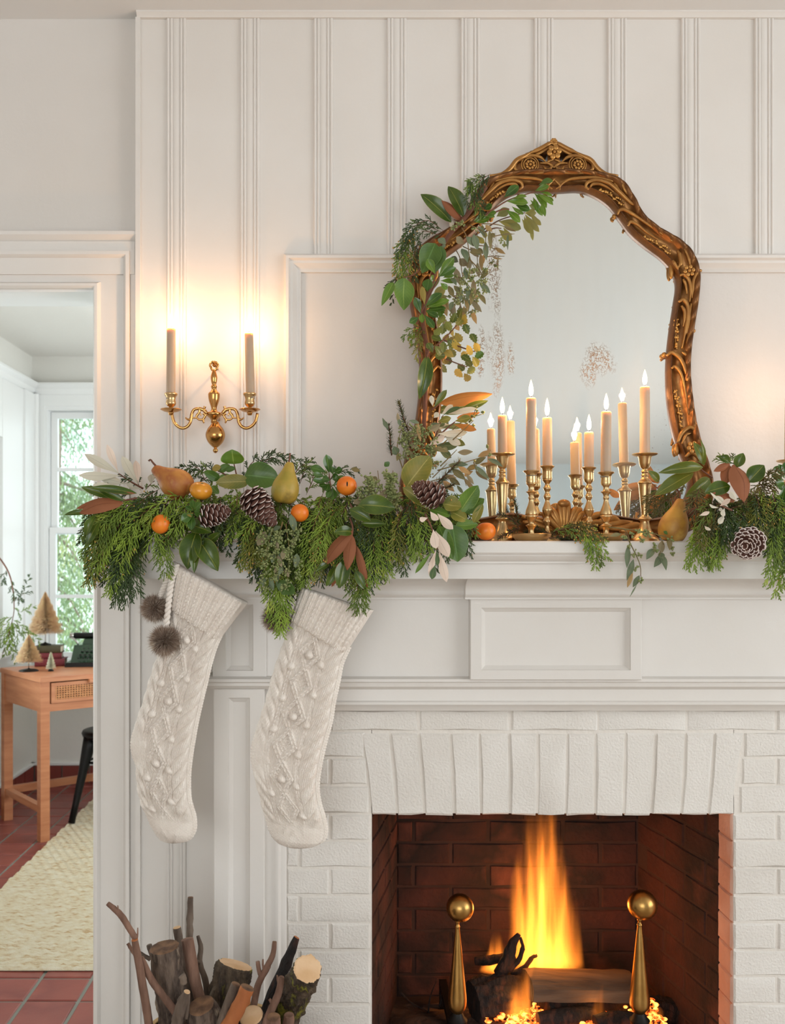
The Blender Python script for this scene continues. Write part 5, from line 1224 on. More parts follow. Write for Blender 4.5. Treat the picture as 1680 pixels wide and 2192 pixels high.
pompom(W(331, 1301, -.285), .031, st1, 1); pompom(W(352, 1370, -.305), .034, st1, 2)
pompom(W(591, 1322, -.268), .033, st2, 3, 3000, .25)
def twisted_cord(pts, r, parent):
    P = spline(pts, 60); o = None
    for ph in (0, PI):
        mb = MB(); Q = []
        for i, p in enumerate(P):
            t = (P[min(i + 1, 59)] - P[max(i - 1, 0)]).normalized(); u = t.cross(Vector((0, 1, 0))).normalized(); b = t.cross(u); a = ph + i * .75
            Q.append(p + (u * math.cos(a) + b * math.sin(a)) * r * .55)
        mb.tube(Q, r * .62, 7); o = mb.build('cord', M['wool'], parent)
twisted_cord([W(380, 1208, -.29), W(368, 1240, -.296), W(361, 1290, -.300), W(355, 1345, -.302)], .0062, st1)
twisted_cord([W(376, 1205, -.285), W(358, 1240, -.285), W(346, 1270, -.285), W(336, 1295, -.285)], .0055, st1)

# ------------------------------------------------------------------ outdoors behind the sunroom
M['snow'] = mat('snow', (236, 240, 244), .9, bump=.02, bscale=3)
mb = MB(); mb.box(-14, 8, 3.6, 20, -.7, -.5); struct(mb.build('ground', M['snow'], smooth=False))
mb = MB(); mb.box(-14, -2.2, -2, 3.6, -.7, -.5); struct(mb.build('ground', M['snow'], smooth=False))
M['fol1'] = mat('cedar_foliage_outside', (150, 168, 118), .8, var=(122, 146, 104), vscale=3, col3=(186, 190, 128)); M['fol2'] = mat('spruce_foliage_outside', (132, 160, 132), .8, var=(150, 172, 134), vscale=3)
M['trunk'] = mat('tree_trunk', (134, 118, 102), .9, var=(112, 96, 82), vscale=10)
def tree(x, y, h, r, label, seed, m, n=30000, cond=1.0):
    rg = random.Random(seed); root = thing('conifer', (x, y, -.5), label, 'tree', 'trees outside the sunroom window')
    mb = MB(); mb.tube([(x, y, -.5), (x + .1, y, h * .5), (x, y, h * .9)], [.07, .05, .015], 8); mb.build('trunk', M['trunk'], root)
    mb = MB(); mf = MB()
    for k in range(46):
        t = .08 + .88 * k / 46; z = -.5 + h * t; a = rg.random() * 2 * PI; L = r * (1 - t * .75) * (.7 + .4 * rg.random()); d = Vector((math.cos(a), math.sin(a), 0)); P = [Vector((x, y, z)) + d * L * s_ + Vector((0, 0, .12 * s_ - .55 * L * s_ * s_)) for s_ in (0, .35, .7, 1)]
        mb.tube(P, [.022, .016, .01, .004], 5)
        for j in range(n // 46):
            s_ = .2 + .8 * rg.random(); i0 = min(int(s_ * 3), 2); p = P[i0].lerp(P[i0 + 1], s_ * 3 - i0) + Vector([rg.gauss(0, .10) for _ in range(3)]); p.z -= .12 * rg.random()
            q = Vector((rg.gauss(0, .3), rg.gauss(0, .3), -1)).normalized(); ln = .03 + .05 * rg.random(); sd = q.orthogonal().normalized(); sd = Quaternion(q, rg.random() * 6.28) @ sd
            mf.add([p, p + q * ln * .5 + sd * .006, p + q * ln, p + q * ln * .5 - sd * .006], [(0, 1, 2, 3)])
    tag(mb.build('branches', M['trunk'], root), kind='stuff'); tag(mf.build('foliage', m, root, smooth=False), kind='stuff')
tree(-2.62, 6.2, 4.6, 1.1, 'drooping yellow-green conifer just outside the sunroom window', 1, M['fol1'])
tree(-3.4, 8.6, 6.0, 1.6, 'darker green conifer farther outside behind the yellow-green one', 2, M['fol2'])
tree(-5.0, 5.0, 5.0, 1.4, 'green conifer outside the side window of the sunroom', 3, M['fol2'], 12000)
# ------------------------------------------------------------------ greenery
def leaf_mat(name, top, top2, back, rough=.32, rib=(150, 170, 80), back_rough=.75, coat=0, trans=.18, vn=.22):
    m, t, N, L, b = nt(name)
    uv = N.new('ShaderNodeUVMap'); sp = N.new('ShaderNodeSeparateXYZ'); L.new(uv.outputs[0], sp.inputs[0])
    def mth(op, *a):
        n = N.new('ShaderNodeMath'); n.operation = op
        for i, q in enumerate(a):
            if isinstance(q, (int, float)): n.inputs[i].default_value = q
            else: L.new(q, n.inputs[i])
        return n.outputs[0]
    d = mth('ABSOLUTE', mth('SUBTRACT', sp.outputs[0], .5))
    rib_ = mth('LESS_THAN', d, .022)
    vein = mth('MULTIPLY', mth('GREATER_THAN', mth('SINE', mth('MULTIPLY', mth('SUBTRACT', sp.outputs[1], mth('MULTIPLY', d, .55)), 62.0)), .93), vn)
    edge = mth('GREATER_THAN', d, .470)
    tc = N.new('ShaderNodeTexCoord'); n = N.new('ShaderNodeTexNoise'); n.inputs['Scale'].default_value = 24; n.inputs['Detail'].default_value = 4; L.new(tc.outputs['Object'], n.inputs[0])
    r = N.new('ShaderNodeValToRGB'); r.color_ramp.elements[0].position = .38; r.color_ramp.elements[1].position = .66; r.color_ramp.elements[0].color = lin(top) + (1,); r.color_ramp.elements[1].color = lin(top2) + (1,); L.new(n.outputs['Fac'], r.inputs[0])
    def mix(f, a, c):
        x = N.new('ShaderNodeMix'); x.data_type = 'RGBA'
        for s_, q in ((0, f), (6, a), (7, c)):
            if isinstance(q, tuple): x.inputs[s_].default_value = lin(q) + (1,)
            elif isinstance(q, float): x.inputs[s_].default_value = q
            else: L.new(q, x.inputs[s_])
        return x.outputs[2]
    front = mix(mth('MAXIMUM', rib_, mth('MAXIMUM', vein, mth('MULTIPLY', edge, .7))), r.outputs[0], rib)
    g = N.new('ShaderNodeNewGeometry')
    bk = mix(mth('MULTIPLY', mth('MAXIMUM', rib_, mth('MULTIPLY', vein, .6)), .55), back, tuple(max(0, q - 60) for q in back))
    bk2 = mix(mth('MULTIPLY', n.outputs['Fac'], .35), bk, tuple(min(255, int(q * 1.15 + 8)) for q in back))
    col = mix(g.outputs['Backfacing'], front, bk2); L.new(col, b.inputs['Base Color'])
    ro = N.new('ShaderNodeMapRange'); ro.inputs[3].default_value = rough; ro.inputs[4].default_value = back_rough; L.new(g.outputs['Backfacing'], ro.inputs[0]); L.new(ro.outputs[0], b.inputs['Roughness'])
    tl = N.new('ShaderNodeBsdfTranslucent'); L.new(col, tl.inputs[0]); mx = N.new('ShaderNodeMixShader'); mx.inputs[0].default_value = trans
    L.new(b.outputs[0], mx.inputs[1]); L.new(tl.outputs[0], mx.inputs[2]); L.new(mx.outputs[0], N['Material Output'].inputs[0]); return m
M['l_mag'] = leaf_mat('magnolia_leaf', (56, 80, 24), (84, 106, 36), (142, 86, 54), .24, (136, 140, 62), vn=.10)
M['l_magy'] = leaf_mat('pale_magnolia_leaf', (104, 116, 44), (86, 104, 40), (176, 116, 52), .28, (160, 158, 80), vn=.10)  # amber back colour carries candle light on the brown underside
M['l_sal'] = leaf_mat('broad_green_leaf', (100, 134, 46), (76, 112, 36), (150, 140, 66), .42, (140, 164, 78))
M['l_sald'] = leaf_mat('deep_green_leaf', (66, 98, 36), (84, 114, 42), (124, 130, 62), .36, (100, 136, 70))
M['l_yel'] = leaf_mat('yellowing_leaf', (138, 130, 50), (100, 112, 42), (150, 132, 62), .45, (176, 164, 90))
M['l_pit'] = leaf_mat('glossy_pittosporum_leaf', (48, 82, 30), (76, 112, 40), (140, 140, 74), .22, (120, 150, 80))
M['l_pity'] = leaf_mat('bright_pittosporum_leaf', (104, 138, 46), (76, 114, 38), (158, 148, 70), .26, (150, 166, 84))
M['l_oli'] = leaf_mat('grey_white_leaf', (66, 92, 50), (82, 104, 60), (206, 200, 182), .5, (130, 140, 90))
M['l_pink'] = leaf_mat('blushed_white_leaf', (66, 92, 50), (82, 104, 60), (226, 204, 188), .5, (130, 140, 90))
M['l_euc'] = leaf_mat('grey_green_eucalyptus_leaf', (112, 126, 96), (96, 114, 88), (146, 134, 104), .6, (140, 140, 110))
M['l_eucw'] = leaf_mat('tawny_eucalyptus_leaf', (134, 120, 76), (108, 110, 72), (168, 138, 92), .6, (150, 130, 90))
M['l_hol'] = leaf_mat('holly_leaf', (70, 90, 34), (104, 108, 40), (170, 146, 60), .4, (150, 150, 80))
M['stem'] = mat('brown_plant_stem', (118, 76, 56), .8, var=(94, 60, 46), vscale=40); M['stemg'] = mat('green_plant_stem', (112, 110, 58), .7, var=(128, 96, 62), vscale=30)
M['seed'] = mat('green_eucalyptus_seed', (122, 136, 82), .6, var=(140, 144, 92), vscale=60); M['bud'] = mat('yellow_cedar_bud', (206, 164, 84), .7, var=(178, 132, 62), vscale=60)
SHAPE = {
    'mag': lambda t: (math.sin(PI * min(1, t ** .95)) ** .72) * (1 - .12 * t),
    'obo': lambda t: (math.sin(PI * t ** 1.5) ** .75) if t > 0 else 0,
    'lan': lambda t: math.sin(PI * t ** .9) ** .95,
    'rnd': lambda t: math.sin(PI * t ** .85) ** .55,
    'ova': lambda t: math.sin(PI * t ** .75) ** .8,
}
lr = random.Random(99)
def leaf(parent, b, t, w, shape, m, face='f', Y0=0, Y1=0, fold=None, curl=None, name='leaf', roll=None, spiny=False, n=9):
    """b, t: points of the photograph where the leaf starts and ends; placed at depths Y0, Y1"""
    B, T = W(b[0], b[1], Y0), W(t[0], t[1], Y1); ax = T - B; Ln = ax.length
    if Ln < 1e-4: return
    a = ax / Ln; hint = Vector((0, -1, .25)) + Vector([(lr.random() - .5) * .6 for _ in range(3)])
    nr = (hint - a * hint.dot(a))
    nr = nr.normalized() if nr.length > .05 else a.orthogonal().normalized()
    if roll: nr = Quaternion(a, roll) @ nr
    if face == 'b': nr = -nr
    sd = a.cross(nr); fold = ((.28 + .38 * lr.random()) if shape == 'mag' else (.10 + .30 * lr.random())) if fold is None else fold; curl = ((.02 + lr.random() * .18) * (-1 if face == 'b' else 1) if shape == 'mag' else (lr.random() - .35) * .16) if curl is None else curl
    wr = w * S((Y0 + Y1) / 2) / 2; f = SHAPE[shape]; P = []; uv = []
    cs = (-1, -.5, 0, .5, 1)
    for i in range(n + 1):
        u = i / n; ww = wr * f(u) if 0 < i < n else wr * .04
        if spiny and 0 < i < n: ww *= (1.14 if i % 2 else .84)
        c = B + a * (Ln * u) + nr * (curl * Ln * math.sin(PI * u))
        P.append([c + sd * (ww * s_) + nr * (fold * abs(s_) ** 1.3 * ww + .05 * ww * math.sin(u * 9 + s_ * 2)) for s_ in cs]); uv += [(.5 + .5 * s_, u) for s_ in cs]
    mb = MB(); mb.grid(P); mb.uv = uv
    return mb.build(name, m, parent)
def stem(parent, pts, r0, r1, Y0, Y1, m='stem', name='stem'):
    n = len(pts); Q = spline([W(p[0], p[1], Y0 + (Y1 - Y0) * i / (n - 1)) for i, p in enumerate(pts)], 5 * n); k = len(Q)
    mb = MB(); mb.tube(Q, [r0 + (r1 - r0) * i / (k - 1) for i in range(k)], 6); return mb.build(name, M[m], parent)
def sprig(name, label, cat, conv, Y, leaves, shape, m, stems=(), sc=1.0, group=None, spread=.02, stem_m='stem', spiny=False):
    """leaves: (bx, by, tx, ty, width[, face[, material]]) in the units of conv"""
    p0 = conv(leaves[0][:2]) if not stems else conv(stems[0][0])
    root = thing(name, W(p0[0], p0[1], Y), label, cat, group)
    for st_ in stems: stem(root, [conv(p) for p in st_], .0022, .0012, Y, Y - .004, stem_m)
    for i, l in enumerate(leaves):
        fc = l[5] if len(l) > 5 else 'f'; mm = M[l[6]] if len(l) > 6 else M[m]
        y0 = Y - .004 * (i % 3); y1 = y0 - spread * (lr.random() * 1.2 - .2)
        leaf(root, conv(l[:2]), conv(l[2:4]), l[4] * sc, shape, mm, fc, y0, y1, spiny=spiny)
    return root

# cedar: flat sprays of scaly cords
def chains_mesh(mb, P, R, mi):              # P (K, n, 3), R (K, n): three-sided tapering cords
    K, n, _ = P.shape
    if K == 0: return
    d = P[:, -1] - P[:, 0]; d /= np.linalg.norm(d, axis=1, keepdims=True) + 1e-9
    h = np.where(np.abs(d[:, 1:2]) < .8, np.array([[0, 1, 0]]), np.array([[1, 0, 0]])); u = np.cross(d, h); u /= np.linalg.norm(u, axis=1, keepdims=True); v = np.cross(d, u)
    A = np.array([0, 2.0944, 4.1888]); V = P[:, :, None, :] + R[:, :, None, None] * (np.cos(A)[None, None, :, None] * u[:, None, None, :] + np.sin(A)[None, None, :, None] * v[:, None, None, :])
    base = mb.n; V = V.reshape(-1, 3); idx = np.arange(K * n * 3).reshape(K, n, 3) + base
    a = idx[:, :-1, :]; b = idx[:, 1:, :]; q = np.stack([a, np.roll(a, -1, 2), np.roll(b, -1, 2), b], -1).reshape(-1, 4)
    mb.v += V.tolist(); mb.n += len(V); mb.f += [tuple(x) for x in q.tolist()]; mb.m += [mi] * len(q)
def frond(parent, pts3, width, mats, rng, dens=1.0, droop=.25, buds=0, thick=1.0, name='cedar_frond', flat=None):
    L = spline(pts3, 40); ax = np.array([tuple(p) for p in L]); seg = np.linalg.norm(np.diff(ax, axis=0), axis=1); tot = seg.sum(); cum = np.concatenate([[0], np.cumsum(seg)])
    nodes = max(5, int(tot / .0085 * dens)); nrm = np.array([rng.gauss(0, .35), -1, rng.gauss(0, .35)]) if flat is None else np.array(flat)
    CH, RR = [], []; budp = []
    def at(s_):
        p = np.array([np.interp(s_, cum, ax[:, k]) for k in range(3)]); q = np.array([np.interp(min(s_ + .004, tot), cum, ax[:, k]) for k in range(3)]); r_ = np.array([np.interp(max(s_ - .004, 0), cum, ax[:, k]) for k in range(3)])
        t = q - r_; return p, t / (np.linalg.norm(t) + 1e-9)
    n = 6; tt = np.linspace(0, 1, n)
    rs = np.array([1, .72, 1, .70, .9, .25])
    def chain(p, d, Ln, r, dr):
        c = p[None] + d[None] * (Ln * tt)[:, None]; c[:, 2] -= dr * Ln * tt ** 2; c += np.array([rng.gauss(0, .012) for _ in range(3)])[None] * (Ln * tt ** 2)[:, None]
        CH.append(c); RR.append(rs * r); return c
    for i in range(nodes):
        fr = .08 + .92 * i / (nodes - 1); p, t = at(fr * tot); sdv = np.cross(t, nrm); sdv /= np.linalg.norm(sdv) + 1e-9
        prof = min(1, (.35 + fr * 1.6)) * (1 - .62 * fr ** 1.6)
        sg = 1 if i % 2 else -1; Ln = width * prof * (.75 + .4 * rng.random()); an = math.radians(24 + 16 * rng.random())
        d = t * math.cos(an) + sdv * sg * math.sin(an) + nrm * .12 * rng.gauss(0, 1); d /= np.linalg.norm(d)
        c = chain(p, d, Ln, .00150 * thick, droop)
        for j in range(5):
            f = .14 + .17 * j; k = min(int(f * (n - 1)), n - 2); pp = c[k] + (c[k + 1] - c[k]) * (f * (n - 1) - k); dd = c[k + 1] - c[k]; dd /= np.linalg.norm(dd) + 1e-9
            s2 = np.cross(dd, nrm); s2 /= np.linalg.norm(s2) + 1e-9; a2 = math.radians(22 + 12 * rng.random()); s2g = 1 if (j + i) % 2 else -1
            d2 = dd * math.cos(a2) + s2 * s2g * math.sin(a2) + nrm * .1 * rng.gauss(0, 1)
            c2 = chain(pp, d2, Ln * (.50 - .06 * j) * (.7 + .5 * rng.random()), .00138 * thick, droop * .7)
            if buds and rng.random() < buds: budp.append(c2[-1])
    chain(ax[-1], at(tot)[1], width * .35, .0012 * thick, 0)
    mb = MB(); chains_mesh(mb, np.array(CH), np.array(RR), 0)
    q = MB(); q.tube(L[:22:3], [.0003 + .0010 * min(1, i / 3) - .0006 * i / 8 for i in range(len(L[:22:3]))], 5); mb.add(q.v, q.f, 1)
    o = mb.build(name, mats, parent)
    if budp:
        b2 = MB()
        for p in budp: b2.ball(p, .0011 + .0006 * rng.random(), 5, 4, sc=(1, 1, 1.3))
        tag(b2.build('seed_cones', M['bud'], o), kind='stuff')
    return o
def cedar_mat(name, c, c2, c3): 
    m = mat(name, c, .55, var=c2, vscale=26, col3=c3); return m
CED = [cedar_mat('cedar_green', (108, 130, 44), (88, 110, 38), (138, 154, 58)), cedar_mat('cedar_bright', (138, 162, 54), (114, 140, 46), (166, 180, 72)), cedar_mat('cedar_dark', (66, 86, 38), (50, 70, 33), (86, 104, 46)), cedar_mat('cedar_yellow', (124, 126, 44), (104, 112, 42), (150, 142, 60))]  # the dark green puts shade and depth into the fronds' colour
CEDD = cedar_mat('cedar_drying', (112, 104, 46), (88, 84, 42), (138, 118, 58))
cr = random.Random(2024)
def fr_px(parent, pts, Y0, Y1, width, k=0, buds=0, sag=.018, **kw):
    n = len(pts); P = []
    for i, p in enumerate(pts):
        t = i / (n - 1); P.append(W(p[0], p[1], Y0 + (Y1 - Y0) * t - sag * math.sin(PI * t)))
    m = CEDD if k == 4 else CED[k]
    return frond(parent, P, width * S(Y0), [m, M['stem']], cr, buds=buds, **kw)
T1 = lambda v: (130 + v[0] / 2.947, 900 + v[1] / 2.947)
T2 = lambda v: (600 + v[0] / 3.36, 900 + v[1] / 3.36)
T3 = lambda v: (1000 + v[0] / 3.5, 760 + v[1] / 3.5)
T4 = lambda v: (1380 + v[0] / 4.983, 900 + v[1] / 4.983)
T5 = lambda v: (790 + v[0] / 3.535, 340 + v[1] / 3.535)
I1, I2, I3, I4, I5 = 1 / 2.947, 1 / 3.36, 1 / 3.5, 1 / 4.983, 1 / 3.535

# --- long garland over the left half of the shelf
gl = thing('evergreen_garland', W(600, 1100, -.20), 'long drooping cedar garland draped over the mantel shelf from its end to the mirror', 'garland')
env_x = [175, 200, 235, 265, 300, 318, 345, 365, 400, 445, 490, 520, 560, 585, 605, 630, 655, 690, 720, 755, 775, 800, 835, 870, 905, 940, 970, 1000, 1030]
env_y = [1215, 1250, 1290, 1280, 1245, 1185, 1180, 1215, 1190, 1180, 1195, 1235, 1270, 1320, 1345, 1290, 1250, 1240, 1255, 1290, 1310, 1250, 1235, 1225, 1205, 1220, 1180, 1190, 1150]
envf = lambda x: float(np.interp(x, env_x, env_y))
stem(gl, [(215, 1125), (330, 1125), (470, 1130), (620, 1128), (780, 1125), (920, 1128), (1010, 1135)], .008, .006, -.17, -.17, 'stem', 'garland_core')
leanf = lambda x: float(np.interp(x, [190, 260, 340, 420, 520, 620, 760, 900, 1010], [-22, -48, -56, -38, -10, -6, -10, 6, 16]))
k = 0
for layer, cnt, (lo, hi), (d0, d1), rg_ in ((0, 44, (1070, 1120), (-.20, -.262), (.75, 1.0)), (1, 42, (1050, 1105), (-.215, -.285), (.55, .85)), (2, 30, (1040, 1085), (-.22, -.295), (.38, .62))):
    for i in range(cnt):
        bx = 205 + (1000 - 205) * (i + .5 * cr.random()) / cnt; by = lo + (hi - lo) * cr.random(); tx = bx + leanf(bx) * (.8 + .5 * cr.random()) + cr.gauss(0, 12)
        e = envf(tx); ty = by + (e - by) * (rg_[0] + (rg_[1] - rg_[0]) * cr.random())
        if 270 < tx < 362 and ty > 1180: ty = 1150 + 25 * cr.random()
        mid = (bx + (tx - bx) * .45 + cr.gauss(0, 5), by + (ty - by) * (.38 if bx > 350 else .30))
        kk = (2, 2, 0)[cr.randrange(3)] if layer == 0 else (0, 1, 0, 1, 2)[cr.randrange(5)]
        near_euc = 545 < bx < 650
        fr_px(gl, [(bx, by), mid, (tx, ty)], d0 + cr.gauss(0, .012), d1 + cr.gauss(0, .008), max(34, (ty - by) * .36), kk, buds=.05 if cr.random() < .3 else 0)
for pts, kk in (([(300, 1080), (240, 1110), (182, 1185)], 0), ([(330, 1085), (250, 1130), (205, 1215)], 1), ([(350, 1095), (280, 1150), (235, 1262)], 1), ([(330, 1090), (230, 1150), (190, 1240)], 3), ([(290, 1130), (262, 1190), (248, 1285)], 2), ([(300, 1140), (280, 1200), (290, 1265)], 2), ([(280, 1120), (262, 1200), (272, 1280)], 2),
                ([(380, 1090), (330, 1130), (345, 1190)], 1), ([(400, 1100), (360, 1150), (352, 1225)], 0), ([(310, 1095), (240, 1120), (190, 1135)], 0), ([(330, 1070), (270, 1085), (215, 1120)], 1), ([(350, 1075), (300, 1105), (262, 1165)], 1), ([(405, 1050), (360, 1075), (318, 1110)], 1), ([(430, 1060), (395, 1090), (372, 1130)], 1),
                ([(585, 1180), (590, 1250), (603, 1340)], 1), ([(600, 1190), (606, 1260), (600, 1350)], 1), ([(575, 1180), (578, 1250), (588, 1320)], 1), ([(770, 1210), (765, 1260), (768, 1300)], 0), ([(780, 1230), (776, 1270), (762, 1292)], 0), ([(700, 1070), (670, 1130), (652, 1240)], 1), ([(735, 1075), (700, 1120), (672, 1215)], 1), ([(720, 1090), (690, 1150), (680, 1225)], 3),
                ([(800, 1120), (800, 1180), (798, 1240)], 1), ([(822, 1110), (818, 1170), (830, 1230)], 1), ([(540, 1110), (535, 1150), (530, 1205)], 3), ([(548, 1110), (550, 1150), (548, 1200)], 3), ([(865, 1085), (850, 1130), (848, 1190)], 3), ([(870, 1085), (880, 1130), (892, 1185)], 1), ([(880, 1085), (900, 1120), (915, 1170)], 1), ([(600, 1080), (560, 1100), (520, 1140)], 1)):
    fr_px(gl, pts, -.255, -.315, 58, kk, buds=.4 if kk == 3 else .01)
for pts, kk in (([(420, 1040), (455, 1005), (385, 1000)], 2), ([(440, 1030), (420, 1000), (372, 1005)], 2), ([(470, 1030), (440, 1005), (400, 1018)], 0), ([(560, 1020), (560, 985), (620, 975)], 2), ([(545, 1020), (580, 980), (650, 990)], 2), ([(520, 1030), (540, 990), (590, 972)], 2), ([(640, 1040), (655, 1000), (668, 985)], 2), ([(620, 1030), (650, 995), (690, 1010)], 0), ([(700, 1040), (720, 1010), (760, 1005)], 2), ([(280, 1060), (240, 1050), (195, 1045)], 2), ([(300, 1050), (290, 1025), (262, 1020)], 2), ([(310, 1050), (330, 1030), (345, 1035)], 0), ([(500, 1050), (480, 1020), (455, 1030)], 1), ([(655, 1060), (670, 1020), (650, 1000)], 0), ([(690, 1060), (700, 1030), (680, 1010)], 0), ([(560, 1060), (530, 1065), (500, 1050)], 1)):
    fr_px(gl, pts, -.19, -.19, 36, kk, sag=.01, dens=.9)
for i in range(64):                         # inner fill round the core, its shade put into mostly darker fronds
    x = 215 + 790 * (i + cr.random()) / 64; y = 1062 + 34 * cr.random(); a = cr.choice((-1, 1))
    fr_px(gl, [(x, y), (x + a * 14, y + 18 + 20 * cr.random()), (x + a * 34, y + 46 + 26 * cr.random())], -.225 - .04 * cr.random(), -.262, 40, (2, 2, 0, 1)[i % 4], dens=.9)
for i in range(46):                         # short tips lying along the top of the garland
    x = 300 + 700 * (i + cr.random()) / 46; y = 1088 - 10 * cr.random(); a = cr.choice((-1, 1))
    fr_px(gl, [(x, y), (x + a * 16, y - 14), (x + a * 40, y - 20 + 26 * cr.random())], -.205 - .03 * cr.random(), -.235, 34, (0, 2, 1, 0)[i % 4], sag=.004, dens=.9)
# --- right-hand garland
gr = thing('evergreen_garland', W(1590, 1110, -.2), 'cedar garland draped over the mantel shelf at the right picture edge', 'garland')
stem(gr, [(1440, 1110), (1520, 1085), (1600, 1080), (1680, 1085), (1730, 1095)], .008, .005, -.19, -.19, 'stem', 'garland_core')
for pts, kk in (([(1500, 1085), (1490, 1140), (1472, 1205)], 1), ([(1504, 1085), (1500, 1140), (1486, 1208)], 1), ([(1506, 1085), (1512, 1140), (1514, 1200)], 1), ([(1510, 1095), (1522, 1150), (1530, 1205)], 1), ([(1530, 1110), (1525, 1160), (1520, 1208)], 0), ([(1540, 1110), (1540, 1150), (1535, 1195)], 1), ([(1555, 1100), (1548, 1140), (1545, 1175)], 0), ([(1510, 1060), (1515, 1110), (1500, 1160)], 4), ([(1500, 1040), (1490, 1070), (1500, 1110)], 4), ([(1530, 1060), (1530, 1100), (1545, 1150)], 2), ([(1560, 1070), (1570, 1110), (1565, 1150)], 2), ([(1580, 1070), (1590, 1100), (1580, 1140)], 2),
                ([(1610, 1045), (1600, 1090), (1570, 1130)], 1), ([(1612, 1045), (1625, 1085), (1622, 1130)], 3), ([(1605, 1050), (1590, 1090), (1600, 1120)], 3), ([(1620, 1040), (1640, 1080), (1650, 1130)], 1), ([(1630, 1050), (1650, 1100), (1660, 1160)], 0), ([(1650, 1040), (1662, 1100), (1655, 1180)], 1), ([(1655, 1050), (1668, 1120), (1672, 1200)], 1), ([(1660, 1060), (1660, 1150), (1645, 1235)], 1), ([(1670, 1060), (1670, 1160), (1662, 1265)], 1), ([(1665, 1080), (1655, 1170), (1650, 1220)], 0), ([(1680, 1070), (1685, 1160), (1675, 1250)], 1), ([(1700, 1070), (1700, 1150), (1690, 1240)], 0), ([(1640, 1050), (1640, 1110), (1645, 1180)], 2), ([(1650, 1060), (1668, 1140), (1680, 1190)], 2),
                *[([(x_, 1052 + (x_ * 7) % 30), (x_ + 8 * (-1) ** i_, 1085), (x_ + 20 * (-1) ** i_, 1125 + (x_ * 3) % 20)], (2, 0, 2, 4)[i_ % 4]) for i_, x_ in enumerate(range(1512, 1720, 13))],
                ([(1640, 1050), (1625, 1030), (1650, 1015)], 4), ([(1650, 1060), (1640, 1030), (1665, 1010)], 4), ([(1720, 1060), (1740, 1140), (1730, 1220)], 1), ([(1760, 1070), (1770, 1140), (1765, 1210)], 0)):
    fr_px(gr, pts, -.235 + cr.gauss(0, .01), -.30 + cr.gauss(0, .008), 52, kk, buds=.35 if kk == 3 else .01)
for pts, kk in (([(1470, 1040), (1430, 1055), (1390, 1085)], 4), ([(1460, 1050), (1420, 1075), (1398, 1090)], 4), ([(1470, 1030), (1440, 1050), (1385, 1065)], 4), ([(1480, 1050), (1485, 1080), (1478, 1120)], 4), ([(1490, 1045), (1478, 1075), (1470, 1105)], 4), ([(1560, 1010), (1555, 990), (1545, 978)], 0), ([(1580, 1010), (1570, 990), (1565, 980)], 2)):
    fr_px(gr, pts, -.175, -.17, 40, kk, sag=.005)
# --- swag up the left side of the mirror: cedar pieces wired to it
gm = thing('mirror_swag', W(930, 700, -.09), 'leafy cedar swag wired along the left side of the gilt mirror frame', 'swag')
stem(gm, [(1040, 400), (1000, 460), (950, 520), (925, 600), (905, 680), (915, 760), (910, 860), (905, 960)], .005, .005, -.075, -.10, 'stem', 'swag_core')
for pts, kk, w_, bd in (([(1050, 372), (1025, 390), (1000, 430)], 2, 42, 0), ([(1046, 378), (1022, 410), (1030, 450)], 2, 40, 0), ([(1040, 372), (1015, 385), (1000, 405)], 0, 34, 0), ([(1010, 405), (1015, 430), (1028, 455)], 0, 34, 0),
                    ([(950, 495), (915, 472), (880, 490), (862, 520)], 2, 34, 0), ([(948, 498), (900, 480), (872, 500), (850, 540)], 2, 34, .1), ([(945, 505), (905, 495), (885, 520)], 2, 30, 0), ([(890, 495), (865, 530), (850, 585)], 0, 40, .5), ([(880, 500), (872, 545), (868, 590)], 0, 40, .5), ([(900, 510), (885, 550), (888, 592)], 2, 38, .4), ([(885, 500), (858, 550), (860, 595)], 1, 38, .4), ([(860, 585), (845, 600), (830, 612)], 2, 26, 0), ([(858, 590), (845, 620), (838, 648)], 2, 22, 0),
                    ([(905, 700), (885, 702), (865, 722)], 0, 26, 0), ([(905, 700), (895, 715), (885, 735)], 3, 30, .2), ([(906, 702), (898, 730), (892, 765)], 3, 30, 0), ([(903, 700), (885, 712), (878, 728)], 1, 26, .2)):
    fr_px(gm, pts, -.085, -.105, w_, kk, buds=bd, sag=.006, thick=.9)
# --- loose cedar on the shelf before the shell
gc = thing('cedar_sprig', W(1250, 1145, -.21), 'cedar sprig with tan seed cones trailing over the shelf edge before the shell', 'sprig')
for pts, kk, bd in (([(1215, 1128), (1250, 1135), (1262, 1195)], 1, .1), ([(1225, 1130), (1262, 1140), (1275, 1212)], 1, 0), ([(1235, 1128), (1272, 1140), (1298, 1192)], 1, .1), ([(1200, 1132), (1240, 1130), (1290, 1150)], 4, .5), ([(1195, 1130), (1225, 1120), (1268, 1125)], 4, .8), ([(1240, 1135), (1262, 1150), (1285, 1205)], 0, 0), ([(1190, 1140), (1230, 1128), (1255, 1140)], 4, .7), ([(1180, 1140), (1210, 1132), (1240, 1150)], 0, .2)):
    fr_px(gc, pts, -.222, -.252, 34, kk, buds=bd, sag=.006)
